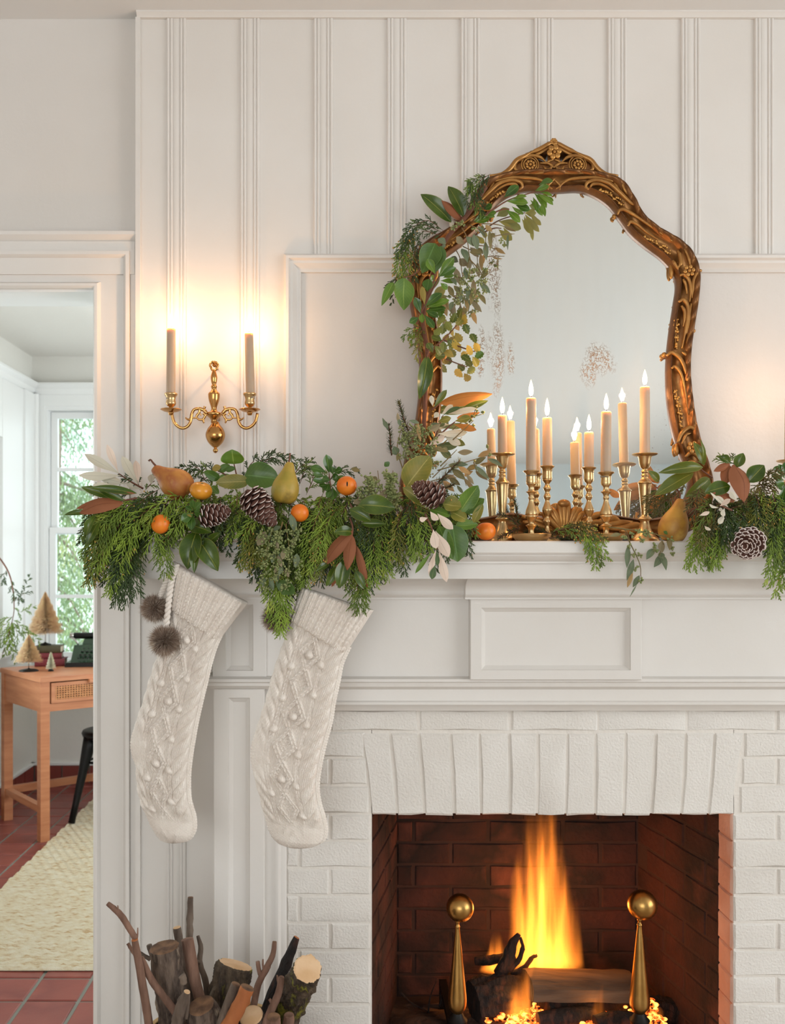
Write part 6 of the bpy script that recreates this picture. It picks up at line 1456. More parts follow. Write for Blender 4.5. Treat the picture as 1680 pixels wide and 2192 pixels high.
# --- fir sprigs with short needles
M['fir'] = mat('fir_needles', (72, 88, 46), .5, var=(52, 70, 40), vscale=30, col3=(112, 112, 60))
def fir(pts, Y0, Y1, nl, label, seed, n=150, m='fir'):
    rg = random.Random(seed); P = [W(p[0], p[1], Y0 + (Y1 - Y0) * i / (len(pts) - 1)) for i, p in enumerate(pts)]; Q = spline(P, 30)
    root = thing('fir_sprig', P[0], label, 'sprig'); mb = MB(); mb.tube(Q, [.0017 - .0008 * i / 29 for i in range(30)], 5); mb.build('stem', M['stem'], root)
    mb = MB()
    for i in range(n):
        f = i / n * 28; j = int(f); p = Q[j].lerp(Q[j + 1], f - j); t = (Q[j + 1] - Q[j]).normalized(); o = t.orthogonal().normalized(); o = Quaternion(t, rg.random() * 6.28) @ o
        d = (o + t * (.55 + .3 * rg.random())).normalized(); ln = nl * S(Y0) * (.7 + .4 * rg.random()) * (1 - .3 * (i / n) ** 3); s_ = t.cross(o) * .0008
        mb.add([p - s_, p + s_, p + d * ln * .9 + s_ * .8, p + d * ln, p + d * ln * .9 - s_ * .8], [(0, 1, 2, 3, 4)])
    tag(mb.build('needles', M[m], root, smooth=False), kind='stuff'); return root
fir([(875, 925), (862, 890), (853, 858)], -.10, -.12, 14, 'fir tip pointing up against the white panel beside the mirror frame', 1)
fir([(838, 975), (835, 940), (832, 905)], -.13, -.15, 14, 'fir tip just above the garland, farthest from the mirror', 2)
fir([(880, 960), (868, 935), (862, 912)], -.12, -.14, 13, 'fir tip with flat needles among the seed clusters under the swag', 3, 110)
fir([(925, 1045), (955, 1015), (985, 985)], -.17, -.2, 15, 'thick fir tip leaning right behind the frosted cone near the mirror', 4, 170)
fir([(945, 1050), (960, 1042), (975, 1035)], -.2, -.21, 11, 'short fir tip touching the frosted cone near the mirror', 5, 80)
fir([(1108, 1128), (1106, 1095), (1100, 1068)], -.125, -.125, 12, 'upright fir tip between the tall and the saucer based candlesticks', 6)
fir([(1112, 1125), (1090, 1108), (1064, 1100)], -.17, -.19, 12, 'fir tip bending left across the tall candlestick foot', 7)
fir([(1112, 1130), (1090, 1140), (1066, 1152)], -.19, -.215, 11, 'small fir tip lying beside the orange on the shelf', 8)
fir([(1175, 1152), (1225, 1150), (1275, 1154)], -.225, -.235, 11, 'long fir sprig lying flat along the shelf edge', 9, 240)
fir([(1150, 1128), (1130, 1136), (1118, 1146)], -.12, -.12, 12, 'short fir tip behind the saucer based candlestick', 10, 110)
fir([(1190, 1146), (1165, 1138), (1145, 1128)], -.15, -.15, 12, 'fir tip lying at the foot of the carved shell', 11, 140)
fir([(1598, 1090), (1575, 1085), (1552, 1095)], -.285, -.30, 12, 'grey-green fir tip among white leaves in the right garland', 12, 130)

# --- leaf sprigs; labels place each by its look
sprig('banksia_sprig', 'sprig of pale grey-backed leaves sticking up at the far end of the garland', 'sprig', T1, -.20,
      [(370, 335, 150, 212, 62, 'b'), (362, 325, 292, 152, 46, 'b', 'l_pink'), (380, 347, 113, 345, 62, 'b'), (415, 400, 245, 355, 62, 'b'), (488, 405, 385, 225, 64, 'b'), (490, 400, 472, 252, 48, 'b', 'l_pink'), (505, 435, 410, 393, 46, 'b'), (572, 405, 570, 340, 44, 'b'), (330, 405, 200, 410, 36, 'b')], 'obo', 'l_oli', [[(520, 430), (440, 385), (365, 335)]], I1)
sprig('magnolia_sprig', 'magnolia sprig with rust-brown leaf backs at the far end of the garland', 'sprig', T1, -.318,
      [(240, 640, 165, 785, 70), (220, 600, 160, 730, 60), (210, 585, 22, 596, 44), (330, 490, 97, 557, 52, 'b'), (395, 520, 115, 588, 108, 'b'), (400, 505, 235, 433, 56), (320, 485, 130, 420, 62), (480, 460, 180, 425, 56, 'f'), (470, 462, 250, 440, 34, 'b')], 'mag', 'l_mag', [[(480, 490), (400, 505), (330, 520)]], I1)
sprig('magnolia_sprig', 'cluster of glossy green magnolia leaves hanging over the first stocking cuff', 'sprig', T1, -.285,
      [(930, 770, 1008, 708, 60), (800, 660, 950, 706, 110), (850, 760, 842, 962, 70), (860, 740, 992, 950, 140), (858, 700, 800, 938, 150)], 'mag', 'l_mag', [[(830, 640), (850, 700), (858, 760)]], I1)
sprig('pittosporum_sprig', 'small glossy dark green rosette touching the stem end of the smaller frosted cone', 'sprig', T1, -.315,
      [(842, 565, 905, 605, 64), (840, 575, 878, 545, 48), (835, 590, 760, 632, 62), (832, 592, 825, 692, 56), (840, 560, 832, 500, 46), (842, 560, 885, 520, 44), (838, 580, 800, 600, 34, 'b', 'l_yel'), (836, 570, 785, 545, 40)], 'obo', 'l_pit', (), I1)
sprig('salal_sprig', 'sprig of broad round green leaves rising above the garland under the sconce', 'sprig', T1, -.215,
      [(1160, 345, 1378, 372, 176, 'f', 'l_sald'), (1190, 385, 978, 392, 96, 'f', 'l_yel'), (1092, 275, 1080, 183, 150), (1000, 372, 905, 320, 62, 'f', 'l_sald'), (1000, 322, 1066, 280, 52, 'f', 'l_sald'), (1040, 312, 1102, 302, 42, 'f', 'l_sald'), (1000, 402, 1072, 345, 76, 'f'), (955, 300, 1010, 298, 52, 'b', 'l_yel'), (950, 415, 998, 462, 46)], 'rnd', 'l_sal', [[(1130, 420), (1110, 350), (1092, 270)], [(1120, 400), (1050, 350), (980, 310)]], I1)
sprig('pittosporum_sprig', 'upright dark green glossy rosette beside the slit orange persimmon', 'sprig', T2, -.26,
      [(350, 380, 330, 245, 72), (330, 372, 215, 338, 62), (322, 402, 235, 385, 46), (375, 385, 372, 330, 56), (385, 372, 447, 352, 56), (340, 440, 232, 430, 52), (342, 462, 278, 472, 52), (380, 470, 466, 400, 58), (392, 482, 467, 512, 62), (376, 478, 380, 572, 64), (360, 490, 338, 558, 44), (360, 430, 300, 420, 60), (370, 420, 420, 400, 60), (350, 450, 330, 510, 50)], 'obo', 'l_pit', [[(360, 560), (360, 480), (350, 380)]], I2)
sprig('magnolia_sprig', 'curved glossy green magnolia leaves in the middle of the garland', 'sprig', T2, -.305,
      [(520, 800, 385, 805, 84), (500, 640, 650, 722, 110), (560, 610, 826, 632, 160), (580, 740, 760, 745, 70)], 'mag', 'l_mag', [[(500, 600), (540, 660), (600, 700)]], I2)
sprig('magnolia_sprig', 'hanging magnolia sprig with rust-brown leaf backs above the second stocking', 'sprig', T2, -.305,
      [(350, 1030, 255, 1087, 52), (400, 1050, 330, 1192, 74), (470, 1000, 422, 1207, 116), (430, 1020, 370, 1197, 60, 'b'), (520, 792, 310, 1046, 112, 'b'), (540, 1080, 602, 1212, 72), (547, 900, 626, 1202, 62, 'b'), (515, 820, 480, 1078, 96, 'b')], 'mag', 'l_mag', [[(500, 700), (520, 780), (500, 900), (460, 1010)]], I2)
sprig('salal_sprig', 'broad yellowing and green leaves around the frosted cone near the mirror', 'sprig', T2, -.292,
      [(905, 480, 1078, 258, 200, 'f', 'l_yel'), (880, 480, 1085, 632, 84, 'f', 'l_yel'), (1170, 600, 1302, 620, 132, 'f', 'l_yel'), (1290, 655, 1422, 468, 130), (1330, 665, 1466, 563, 96, 'f', 'l_sald'), (1390, 735, 1456, 600, 66, 'f', 'l_yel'), (1225, 660, 1340, 720, 120, 'f', 'l_yel'), (1260, 755, 1422, 748, 78), (1235, 750, 1275, 1017, 190, 'f', 'l_sald'), (1140, 760, 1240, 1000, 110), (1075, 640, 1232, 690, 66)], 'rnd', 'l_sal', [[(960, 560), (1100, 640), (1250, 690)]], I2)
sprig('banksia_sprig', 'drooping sprig of blush-white leaves hanging over the shelf edge near the mirror', 'sprig', T2, -.35,
      [(1130, 670, 1242, 782, 66, 'b'), (1078, 655, 1137, 715, 58, 'b'), (1100, 785, 1120, 922, 78, 'b'), (1115, 795, 1212, 982, 84, 'b'), (1060, 700, 1002, 716, 40, 'b'), (1120, 930, 1072, 1122, 46, 'b'), (1140, 935, 1196, 1163, 64, 'b'), (1125, 940, 1130, 1047, 34, 'f'), (1112, 1040, 1088, 1142, 50, 'f'), (1090, 940, 970, 1100, 36, 'f', 'l_sal')], 'obo', 'l_pink', [[(1040, 670), (1090, 780), (1130, 930)]], I2)
sprig('magnolia_sprig', 'magnolia leaves with one rust-brown back sticking out at the top of the swag', 'sprig', T5, -.07,
      [(760, 260, 752, 160, 56), (620, 480, 390, 268, 128), (715, 440, 598, 208, 130), (625, 525, 622, 446, 40, 'b', 'l_oli'), (705, 468, 548, 314, 92, 'b')], 'mag', 'l_mag', [[(740, 520), (690, 480), (640, 460)]], I5)
sprig('pittosporum_sprig', 'bright green glossy sprig lying along the top inner edge of the mirror frame', 'sprig', T5, -.085,
      [(1020, 292, 1132, 203, 74, 'f', 'l_pit'), (1040, 322, 1202, 335, 72), (1090, 302, 1192, 285, 42), (1110, 350, 1216, 387, 62, 'f', 'l_pit'), (1038, 388, 1142, 482, 66), (1080, 360, 1166, 422, 44), (868, 380, 932, 350, 52, 'f', 'l_pit'), (900, 420, 962, 410, 46), (880, 440, 950, 442, 46), (790, 472, 872, 430, 46), (800, 482, 912, 450, 60), (1255, 242, 1362, 208, 62), (1280, 202, 1392, 170, 62, 'f', 'l_sald'), (1250, 262, 1342, 372, 56), (1265, 262, 1392, 350, 50), (1220, 312, 1312, 432, 54), (1290, 252, 1386, 286, 36), (1300, 302, 1332, 437, 34), (1240, 290, 1270, 400, 44), (1310, 280, 1395, 320, 40)], 'obo', 'l_pity', [[(800, 480), (930, 390), (1060, 310), (1250, 250)], [(900, 430), (1000, 385), (1060, 380)]], I5)
sprig('salal_sprig', 'three broad matte green leaves on the outer side of the swag', 'sprig', T5, -.11,
      [(500, 640, 400, 865, 172, 'f', 'l_sald'), (265, 900, 262, 1145, 172), (185, 935, 94, 1112, 72), (545, 660, 500, 860, 110, 'f', 'l_sald')], 'ova', 'l_sal', [[(480, 700), (360, 860), (260, 900)]], I5)
sprig('pittosporum_sprig', 'long glossy branching sprig down the middle of the swag', 'sprig', T5, -.12,
      [(525, 890, 642, 748, 78), (530, 892, 657, 822, 66, 'f', 'l_pit'), (500, 872, 440, 758, 66), (540, 922, 652, 932, 56), (560, 900, 640, 880, 50), (420, 1105, 400, 963, 46, 'b', 'l_yel'), (440, 1005, 452, 908, 84, 'f', 'l_pit'), (425, 1120, 552, 1018, 72, 'f', 'l_pit'), (430, 1130, 607, 1068, 70), (430, 1150, 582, 1130, 56, 'f', 'l_pit'), (390, 1170, 344, 1048, 62, 'f', 'l_pit'), (375, 1200, 303, 1242, 52, 'f', 'l_pit'), (395, 1160, 402, 1242, 46), (430, 1150, 522, 1200, 58, 'f', 'l_pit'), (420, 1180, 492, 1282, 56, 'f', 'l_pit'), (480, 930, 470, 880, 40), (540, 940, 590, 990, 50)], 'obo', 'l_pity', [[(530, 890), (470, 1010), (400, 1150), (365, 1250)]], I5)
hl = []
for (x, y) in [(545, 1215), (560, 1290), (600, 1265), (690, 1170), (720, 1215), (735, 1290), (675, 1350), (620, 1400), (560, 1430), (605, 1475), (650, 1400), (790, 1360), (815, 1425), (830, 1490), (760, 1445), (735, 1510), (800, 1535), (520, 1300), (510, 1360), (640, 1200), (690, 1230), (540, 1160), (460, 1430), (520, 1450), (540, 1490)]:
    a = lr.random() * 2 * PI; hl.append((x - 42 * math.cos(a), y - 42 * math.sin(a), x + 42 * math.cos(a), y + 42 * math.sin(a), 60, 'f' if lr.random() < .75 else 'b', ('l_hol', 'l_sald', 'l_hol', 'l_yel')[lr.randrange(4)]))
sprig('holly_sprig', 'spiny-leaved sprig with dull yellow-green leaves against the mirror glass', 'sprig', T5, -.115, hl, 'ova', 'l_hol', [[(430, 1470), (560, 1370), (680, 1240)], [(560, 1370), (680, 1420), (800, 1460)]], I5, spiny=True)
sprig('magnolia_leaf', 'single long dark green magnolia leaf hanging down before the mirror frame', 'leaf', T5, -.125, [(440, 1490, 380, 1818, 120)], 'mag', 'l_mag', [[(450, 1440), (440, 1490), (435, 1510)]], I5)
sprig('magnolia_leaf', 'large magnolia leaf with amber candle glow coloured into its underside next to the candle flames', 'leaf', T5, -.10, [(530, 1850, 932, 1778, 118, 'b', 'l_magy'), (700, 1900, 900, 1830, 60, 'f', 'l_magy')], 'mag', 'l_magy', [[(470, 1900), (500, 1880), (535, 1850)]], I5)
sprig('banksia_sprig', 'cluster of pale grey-backed leaves under the amber magnolia leaf', 'sprig', T5, -.14,
      [(550, 1930, 632, 1862, 62, 'b'), (490, 1880, 587, 1748, 54, 'f', 'l_magy'), (560, 1940, 692, 1882, 46, 'f'), (600, 1930, 812, 1888, 52, 'b'), (640, 2010, 812, 2052, 62, 'b', 'l_magy'), (520, 2080, 742, 2070, 72, 'b'), (570, 2100, 692, 2162, 62, 'b'), (450, 2170, 572, 2088, 64, 'b', 'l_pink'), (650, 1985, 772, 1958, 62, 'f', 'l_yel'), (490, 1960, 522, 1918, 46, 'b'), (520, 1990, 620, 1960, 54, 'f', 'l_yel'), (480, 1870, 470, 1790, 40, 'b')], 'obo', 'l_oli', [[(470, 2200), (520, 2050), (560, 1940)], [(500, 2120), (600, 2030), (650, 1990)]], I5)
sprig('magnolia_sprig', 'pale olive magnolia sprig before the foot of the mirror, above the golden pear', 'sprig', T4, -.215,
      [(150, 655, 38, 535, 92), (620, 500, 146, 560, 136, 'f'), (520, 560, 108, 802, 176, 'f'), (690, 620, 430, 812, 196), (630, 480, 520, 232, 108), (605, 470, 590, 200, 42), (640, 470, 560, 440, 50)], 'mag', 'l_magy', [[(720, 610), (620, 540), (560, 480)]], I4)
sprig('magnolia_sprig', 'magnolia cluster with a big cupped chocolate-brown leaf back in the right garland', 'sprig', T4, -.30,
      [(900, 450, 788, 388, 100), (980, 500, 1050, 348, 126), (1100, 660, 1272, 478, 196), (910, 462, 735, 542, 84, 'b'), (970, 850, 720, 775, 120, 'b'), (910, 700, 638, 770, 175), (900, 470, 845, 690, 140, 'b'), (945, 470, 1060, 866, 280, 'b')], 'mag', 'l_mag', [[(1060, 880), (980, 700), (930, 480)]], I4)
sprig('banksia_sprig', 'small sprig of white-backed leaves under the cupped brown magnolia leaf', 'sprig', T4, -.335,
      [(890, 925, 762, 806, 62, 'b'), (840, 900, 698, 768, 36, 'b'), (800, 915, 912, 838, 58, 'b', 'l_pink'), (985, 862, 908, 758, 72, 'b', 'l_oli'), (850, 935, 830, 1022, 56, 'b'), (850, 1000, 788, 1104, 60, 'b'), (790, 930, 688, 898, 40, 'b'), (580, 1015, 692, 974, 46, 'b', 'l_pink'), (636, 1125, 698, 1172, 50, 'b', 'l_oli'), (830, 980, 800, 930, 40, 'b')], 'obo', 'l_oli', [[(930, 960), (860, 930), (800, 900)]], I4)
sprig('pittosporum_sprig', 'glossy green rosette at the right picture edge below the last candlestick', 'sprig', T4, -.27,
      [(1485, 640, 1348, 590, 96), (1490, 620, 1425, 468, 90), (1490, 660, 1378, 692, 90), (1490, 680, 1428, 732, 88), (1500, 600, 1500, 440, 96), (1500, 640, 1600, 560, 96), (1500, 680, 1590, 720, 90), (1495, 700, 1460, 850, 90), (1440, 540, 1375, 500, 70), (1500, 800, 1470, 920, 80), (1480, 560, 1400, 540, 80), (1510, 720, 1560, 860, 90)], 'obo', 'l_pit', (), I4)
# --- seeded eucalyptus
def euc(label, conv, Y, sc, stems, leaves, seeds, spread=.02, m='l_euc', nseed=10, seed=1, srad=1.0, group=None):
    rg = random.Random(seed); p = conv(stems[0][0]); root = thing('eucalyptus_sprig', W(p[0], p[1], Y), label, 'sprig', group)
    for s_ in stems: stem(root, [conv(q) for q in s_], .0014, .0007, Y, Y - .006, 'stemg')
    for i, l in enumerate(leaves):
        y0 = Y - .003 * (i % 3); leaf(root, conv(l[:2]), conv(l[2:4]), l[4] * sc, 'lan', M[l[5] if len(l) > 5 else m], 'f' if rg.random() < .7 else 'b', y0, y0 - spread * (rg.random() * 1.4 - .4), n=7)
    if seeds:
        mb = MB()
        for (x, y, r) in seeds:
            c = conv((x, y)); c = W(c[0], c[1], Y - .006)
            for q in range(nseed):
                d = Vector([rg.gauss(0, .5) for _ in range(3)]) * r * sc * S(Y); d.y -= .004 * rg.random(); rr = (.0017 + .0010 * rg.random()) * srad
                e = c + d; mb.lathe([(rr * .25, -rr * 1.6), (rr * .8, -rr * .7), (rr, rr * .2), (rr * .75, rr * .9), (0, rr * 1.1)], e, 6, ax=d.normalized() if d.length > 1e-6 else None)
                if q % 2 == 0: mb.tube([c, c.lerp(e, .9)], .0005, 4, cap=False)
        tag(mb.build('seed_clusters', M['seed'], root), kind='stuff')
    return root
rg = random.Random(8)
def rand_leaves(n, x0, x1, y0, y1, ln, w, a0=60, a1=120, m=None):
    out = []
    for _ in range(n):
        x, y = x0 + (x1 - x0) * rg.random(), y0 + (y1 - y0) * rg.random(); a = math.radians(a0 + (a1 - a0) * rg.random()); L_ = ln * (.7 + .5 * rg.random())
        q = (x, y, x + L_ * math.cos(a), y + L_ * math.sin(a), w * (.8 + .4 * rg.random())); out.append(q + ((m,) if m else ()))
    return out
def rand_seeds(n, x0, x1, y0, y1, r): return [(x0 + (x1 - x0) * rg.random(), y0 + (y1 - y0) * rg.random(), r) for _ in range(n)]
ID = lambda v: v
euc('mass of seeded eucalyptus hanging between the two stockings, one round green leaf at its tip', T1, -.325, I1, [[(1400, 640), (1360, 800), (1380, 1000)], [(1420, 650), (1440, 820), (1430, 1000)], [(1340, 680), (1300, 820), (1290, 960)]],
    [(1450, 590, 1482, 712, 46), (1345, 830, 1330, 900, 34), (1400, 830, 1375, 895, 36), (1490, 840, 1480, 930, 44), (1365, 950, 1365, 1030, 34), (1410, 940, 1440, 990, 30), (1290, 700, 1240, 790, 80), (1440, 1010, 1400, 1100, 150, 'l_sald'), (1340, 690, 1390, 670, 32)] + rand_leaves(10, 1260, 1500, 700, 1000, 75, 34), rand_seeds(46, 1250, 1500, 690, 1060, 32), seed=3, nseed=11)
euc('fluffy cluster of pale seeded eucalyptus beside the slit persimmon', T2, -.285, I2, [[(760, 640), (720, 520), (700, 360)], [(740, 600), (640, 480), (600, 400)], [(750, 600), (800, 450), (810, 360)]],
    [(600, 480, 630, 500, 40, 'l_pink'), (590, 520, 660, 510, 36), (680, 510, 620, 600, 46), (780, 490, 710, 560, 50), (710, 575, 650, 640, 50), (770, 565, 840, 570, 50, 'l_eucw'), (700, 430, 660, 405, 34, 'l_eucw'), (510, 345, 575, 365, 36, 'l_eucw'), (580, 560, 530, 600, 60)], rand_seeds(40, 560, 850, 340, 620, 36), seed=4, nseed=12, srad=1.15)
euc('seeded eucalyptus stems rising from the garland at the foot of the swag', T2, -.15, I2, [[(880, 420), (900, 250), (960, 100)], [(900, 420), (1000, 250), (1040, 60)], [(880, 350), (840, 200), (870, 60)]],
    [(840, 250, 815, 185, 60), (920, 100, 990, 105, 40), (990, 20, 1010, 150, 34, 'l_eucw'), (930, 260, 980, 265, 44, 'l_eucw'), (940, 160, 985, 200, 44), (1070, 70, 1150, 25, 60), (780, 330, 750, 300, 50, 'l_sald'), (740, 0, 775, 60, 34), (850, -10, 865, 40, 30)] + rand_leaves(6, 830, 1050, 60, 350, 80, 36, 30, 150, 'l_eucw'), rand_seeds(34, 850, 1120, 60, 330, 40), seed=5)
euc('thin eucalyptus stem reaching right across the mirror towards the tall candlestick', T2, -.16, I2, [[(1130, 360), (1300, 310), (1500, 250)], [(1150, 330), (1270, 210)], [(1390, 300), (1420, 390)], [(1240, 140), (1390, 0)]],
    [(1275, 228, 1385, 225, 46), (1170, 195, 1205, 225, 36, 'l_eucw'), (1090, 200, 1205, 228, 38, 'l_eucw'), (1400, 315, 1480, 265, 44, 'l_eucw'), (1490, 275, 1600, 335, 40), (1400, 325, 1505, 425, 36), (1280, 330, 1370, 385, 50, 'l_eucw'), (1235, 350, 1332, 428, 52, 'l_eucw'), (1250, 310, 1350, 320, 40), (1340, 390, 1392, 460, 30), (1420, 260, 1515, 215, 44, 'l_eucw')], [(1480, 190, 14), (1500, 250, 12)], seed=6, nseed=5)
euc('eucalyptus leaves hanging from the upper bend of the swag against the mirror glass', T5, -.10, I5, [[(760, 500), (870, 560), (880, 690)], [(700, 520), (740, 600), (760, 740), (800, 830)], [(860, 490), (980, 500), (1105, 545)], [(930, 590), (1000, 575), (1100, 568)], [(760, 740), (740, 830)]],
    [(820, 510, 885, 600, 50), (880, 625, 886, 768, 42), (910, 540, 918, 690, 36, 'l_eucw'), (1015, 510, 1110, 550, 32, 'l_eucw'), (1050, 570, 1048, 692, 20), (735, 590, 790, 662, 66), (700, 680, 745, 785, 56), (790, 570, 820, 690, 60), (760, 705, 860, 712, 46, 'l_eucw'), (520, 605, 580, 645, 60), (660, 590, 720, 640, 60), (880, 500, 930, 550, 40, 'l_eucw'), (840, 730, 800, 700, 36), (930, 560, 945, 600, 30, 'l_eucw'), (1000, 575, 1095, 570, 18, 'l_eucw'), (550, 660, 580, 660, 36)], [(700, 490, 30), (680, 500, 26), (1000, 620, 22), (780, 540, 26), (640, 520, 24), (1030, 650, 16)], seed=7, nseed=7)
euc('second eucalyptus spray with seed heads hanging lower along the mirror glass', T5, -.105, I5, [[(760, 760), (840, 850), (880, 960)], [(650, 880), (740, 950), (745, 1130)], [(690, 900), (800, 890), (900, 850)]],
    [(725, 820, 740, 915, 40), (840, 900, 902, 870, 46, 'l_eucw'), (850, 860, 905, 855, 36, 'l_eucw'), (790, 910, 802, 1035, 44), (835, 935, 918, 1018, 46), (745, 960, 750, 1070, 36), (830, 1020, 882, 1102, 40, 'l_eucw'), (690, 960, 690, 1085, 40), (640, 960, 700, 1030, 44, 'l_eucw'), (770, 980, 770, 1110, 34, 'l_eucw'), (720, 1060, 745, 1160, 34, 'l_eucw'), (620, 900, 660, 960, 40), (600, 960, 640, 1050, 44, 'l_eucw'), (700, 1130, 740, 1160, 40, 'l_eucw'), (630, 1080, 610, 1150, 40)], rand_seeds(22, 640, 880, 830, 1100, 26), seed=8, nseed=8)
euc('tawny seeded eucalyptus with small leaves just beneath the amber magnolia leaf', T5, -.13, I5, [[(600, 2080), (720, 1980), (860, 1930)], [(740, 1970), (790, 1940), (800, 1900)], [(430, 2150), (330, 2050), (250, 2000)]],
    [(545, 1950, 600, 2010, 50), (455, 2040, 535, 2005, 56), (100, 1960, 140, 2050, 24), (215, 1920, 230, 2010, 26), (380, 2000, 300, 1980, 30), (400, 2040, 380, 2140, 40, 'l_eucw')], [(790, 1950, 22), (810, 1900, 14), (770, 1980, 16), (860, 1920, 12)] + rand_seeds(18, 220, 420, 2000, 2180, 28), seed=9, nseed=7)
euc('eucalyptus trailing over the shelf edge below the ringed candlestick', T3, -.248, I3, [[(1180, 1330), (1215, 1400), (1290, 1560), (1300, 1660)], [(1060, 1290), (1180, 1310), (1220, 1400)]],
    [(1205, 1430, 1195, 1595, 44), (1245, 1530, 1195, 1690, 48), (1240, 1630, 1198, 1742, 32, 'l_eucw'), (1290, 1650, 1240, 1740, 40), (1270, 1720, 1216, 1815, 12), (1150, 1340, 1065, 1358, 32, 'l_eucw')], [(1250, 1490, 24), (1290, 1500, 20), (1270, 1590, 20), (1300, 1690, 18), (1210, 1430, 14), (1180, 1360, 20), (1230, 1340, 20)], seed=10, nseed=8)
euc('eucalyptus with seed heads trailing over the shelf edge below the golden pear', T3, -.252, I3, [[(1080, 1290), (1300, 1320), (1430, 1350), (1470, 1420)], [(1430, 1350), (1500, 1370), (1540, 1470)], [(1460, 1420), (1440, 1500)]],
    [(1398, 1450, 1342, 1532, 54), (1462, 1388, 1460, 1482, 54), (1512, 1368, 1516, 1464, 40, 'l_eucw'), (1455, 1500, 1398, 1590, 54), (1450, 1490, 1490, 1614, 46), (1470, 1320, 1500, 1345, 30, 'l_sald'), (1440, 1480, 1470, 1530, 50)], [(1400, 1440, 18), (1530, 1450, 22), (1540, 1490, 16), (1520, 1380, 18), (1320, 1330, 30), (1280, 1310, 30), (1360, 1340, 26), (1410, 1460, 16), (1310, 1390, 22)], seed=11, nseed=9)

# ------------------------------------------------------------------ fruit and cones
def fruit_mat(name, c, c2, c3, rough=.4, bump=.0004, bs=160, vs_=10): return mat(name, c, rough, var=c2, vscale=vs_, col3=c3, bump=bump, bscale=bs)
M['orange'] = fruit_mat('mandarin_peel', (236, 128, 28), (228, 112, 22), (240, 146, 44)); M['persim'] = fruit_mat('golden_persimmon', (222, 146, 30), (206, 134, 30), (232, 158, 52), .22, .0002)
M['calyx'] = mat('dry_calyx', (96, 98, 50), .8)
def round_fruit(name, px, py, rpx, Y, m, label, cat, sq=.92, dimp=(0, -.3, 1), calyx=True, leaf_=False):
    c = W(px, py, Y); r = rpx * S(Y); root = thing(name, c, label, cat); n = 18; pr_ = []
    for i in range(n + 1):
        th = PI * i / n; rr = r * math.sin(th); z = -r * sq * math.cos(th)
        if th > 2.3: z -= r * .22 * ((th - 2.3) / .84) ** 2
        pr_.append((max(rr, 0), z))
    mb = MB(); mb.lathe(pr_, c, 28, ax=Vector(dimp)); mb.build('peel', M[m], root)
    a = Vector(dimp).normalized(); mb = MB(); mb.lathe([(.0005, r * sq * .72), (r * .16, r * sq * .78), (r * .10, r * sq * .84), (0, r * sq * .88)], c, 8, ax=a); mb.build('stem_button', M['calyx'], root)
    return root
round_fruit('persimmon', 430, 1050, 24.5, -.30, 'persim', 'yellow-orange persimmon between the reddish pear and the smaller frosted cone', 'fruit', .80, (.2, -.25, 1))
round_fruit('mandarin', 344, 1122, 21, -.31, 'orange', 'orange mandarin nestled low in the far end of the garland', 'fruit', .95, (-.8, -.6, .4))
round_fruit('mandarin', 641.5, 1098, 19.5, -.31, 'orange', 'orange mandarin under the upright green pear', 'fruit', .95, (.2, .8, .6))
pm = round_fruit('persimmon', 742, 1040, 22, -.28, 'orange', 'orange persimmon with a dark slit beside the upright glossy rosette', 'fruit', .9, (.1, .6, .8))
mb = MB(); mb.ball(W(743, 1036, -.28 - .0205), .0035, 8, 6, sc=(.45, .5, 1.5)); mb.build('slit', M['wick'], pm)
round_fruit('mandarin', 1040, 1137, 21, -.215, 'orange', 'orange mandarin standing alone on the bare shelf edge', 'fruit', .93, (.0, .2, 1))
def pear(px0, py0, px1, py1, rpx, Y, m, label, bend=0, stem_pts=None):
    b, t = W(px0, py0, Y), W(px1, py1, Y - .004); ax = t - b; L_ = ax.length; s = S(Y); r = rpx * s
    root = thing('pear', b, label, 'fruit'); kn = [(0, .02), (.45, 0), (.82, .08), (.98, .22), (1.0, .34), (.93, .47), (.76, .60), (.56, .72), (.42, .83), (.33, .92), (.20, .985), (.06, .97), (0, .955)]
    L2 = spline([(a, z, 0) for a, z in kn], 40); u = ax.normalized(); q = Vector((0, 0, 1)).rotation_difference(u); o = u.cross(Vector((0, 1, 0))).normalized(); rows = []
    for p in L2:
        z = p.y; off = o * bend * s * math.sin(PI * z * .5) ** 2 * z
        rows.append([b + u * (z * L_) + off + q @ Vector((max(p.x, .001) * r * math.cos(2 * PI * k / 28), max(p.x, .001) * r * math.sin(2 * PI * k / 28), 0)) for k in range(28)])
    mb = MB(); mb.grid(rows, close=True); mb.build('body', M[m], root)
    sp_ = spline([W(p[0], p[1], Y - .004) for p in stem_pts], 10); mb = MB(); mb.tube(sp_, [.0022 - .0006 * i / 9 + (.0006 if i == 9 else 0) for i in range(10)], 8); mb.build('stem', M['stem'], root); return root
M['pear_r'] = fruit_mat('reddish_pear_skin', (184, 124, 56), (160, 92, 44), (192, 146, 74), .5, .0005, 120, 26); M['pear_g'] = fruit_mat('green_pear_skin', (150, 134, 48), (176, 146, 58), (118, 100, 42), .48, .0005, 120, 24); M['pear_y'] = fruit_mat('golden_pear_skin', (192, 144, 56), (164, 114, 48), (200, 160, 78), .48, .0005, 120, 22)
pear(403, 1056, 331, 996, 34, -.255, 'pear_r', 'reddish brown pear reclining on the garland, stem pointing up and away', 6, [(333, 997), (327, 990), (322, 984), (318, 987)])
pear(606, 1077, 619, 988, 29.5, -.285, 'pear_g', 'upright yellow-green pear standing in the garland beside the larger frosted cone', -2, [(618, 991), (620, 981), (621, 970)])
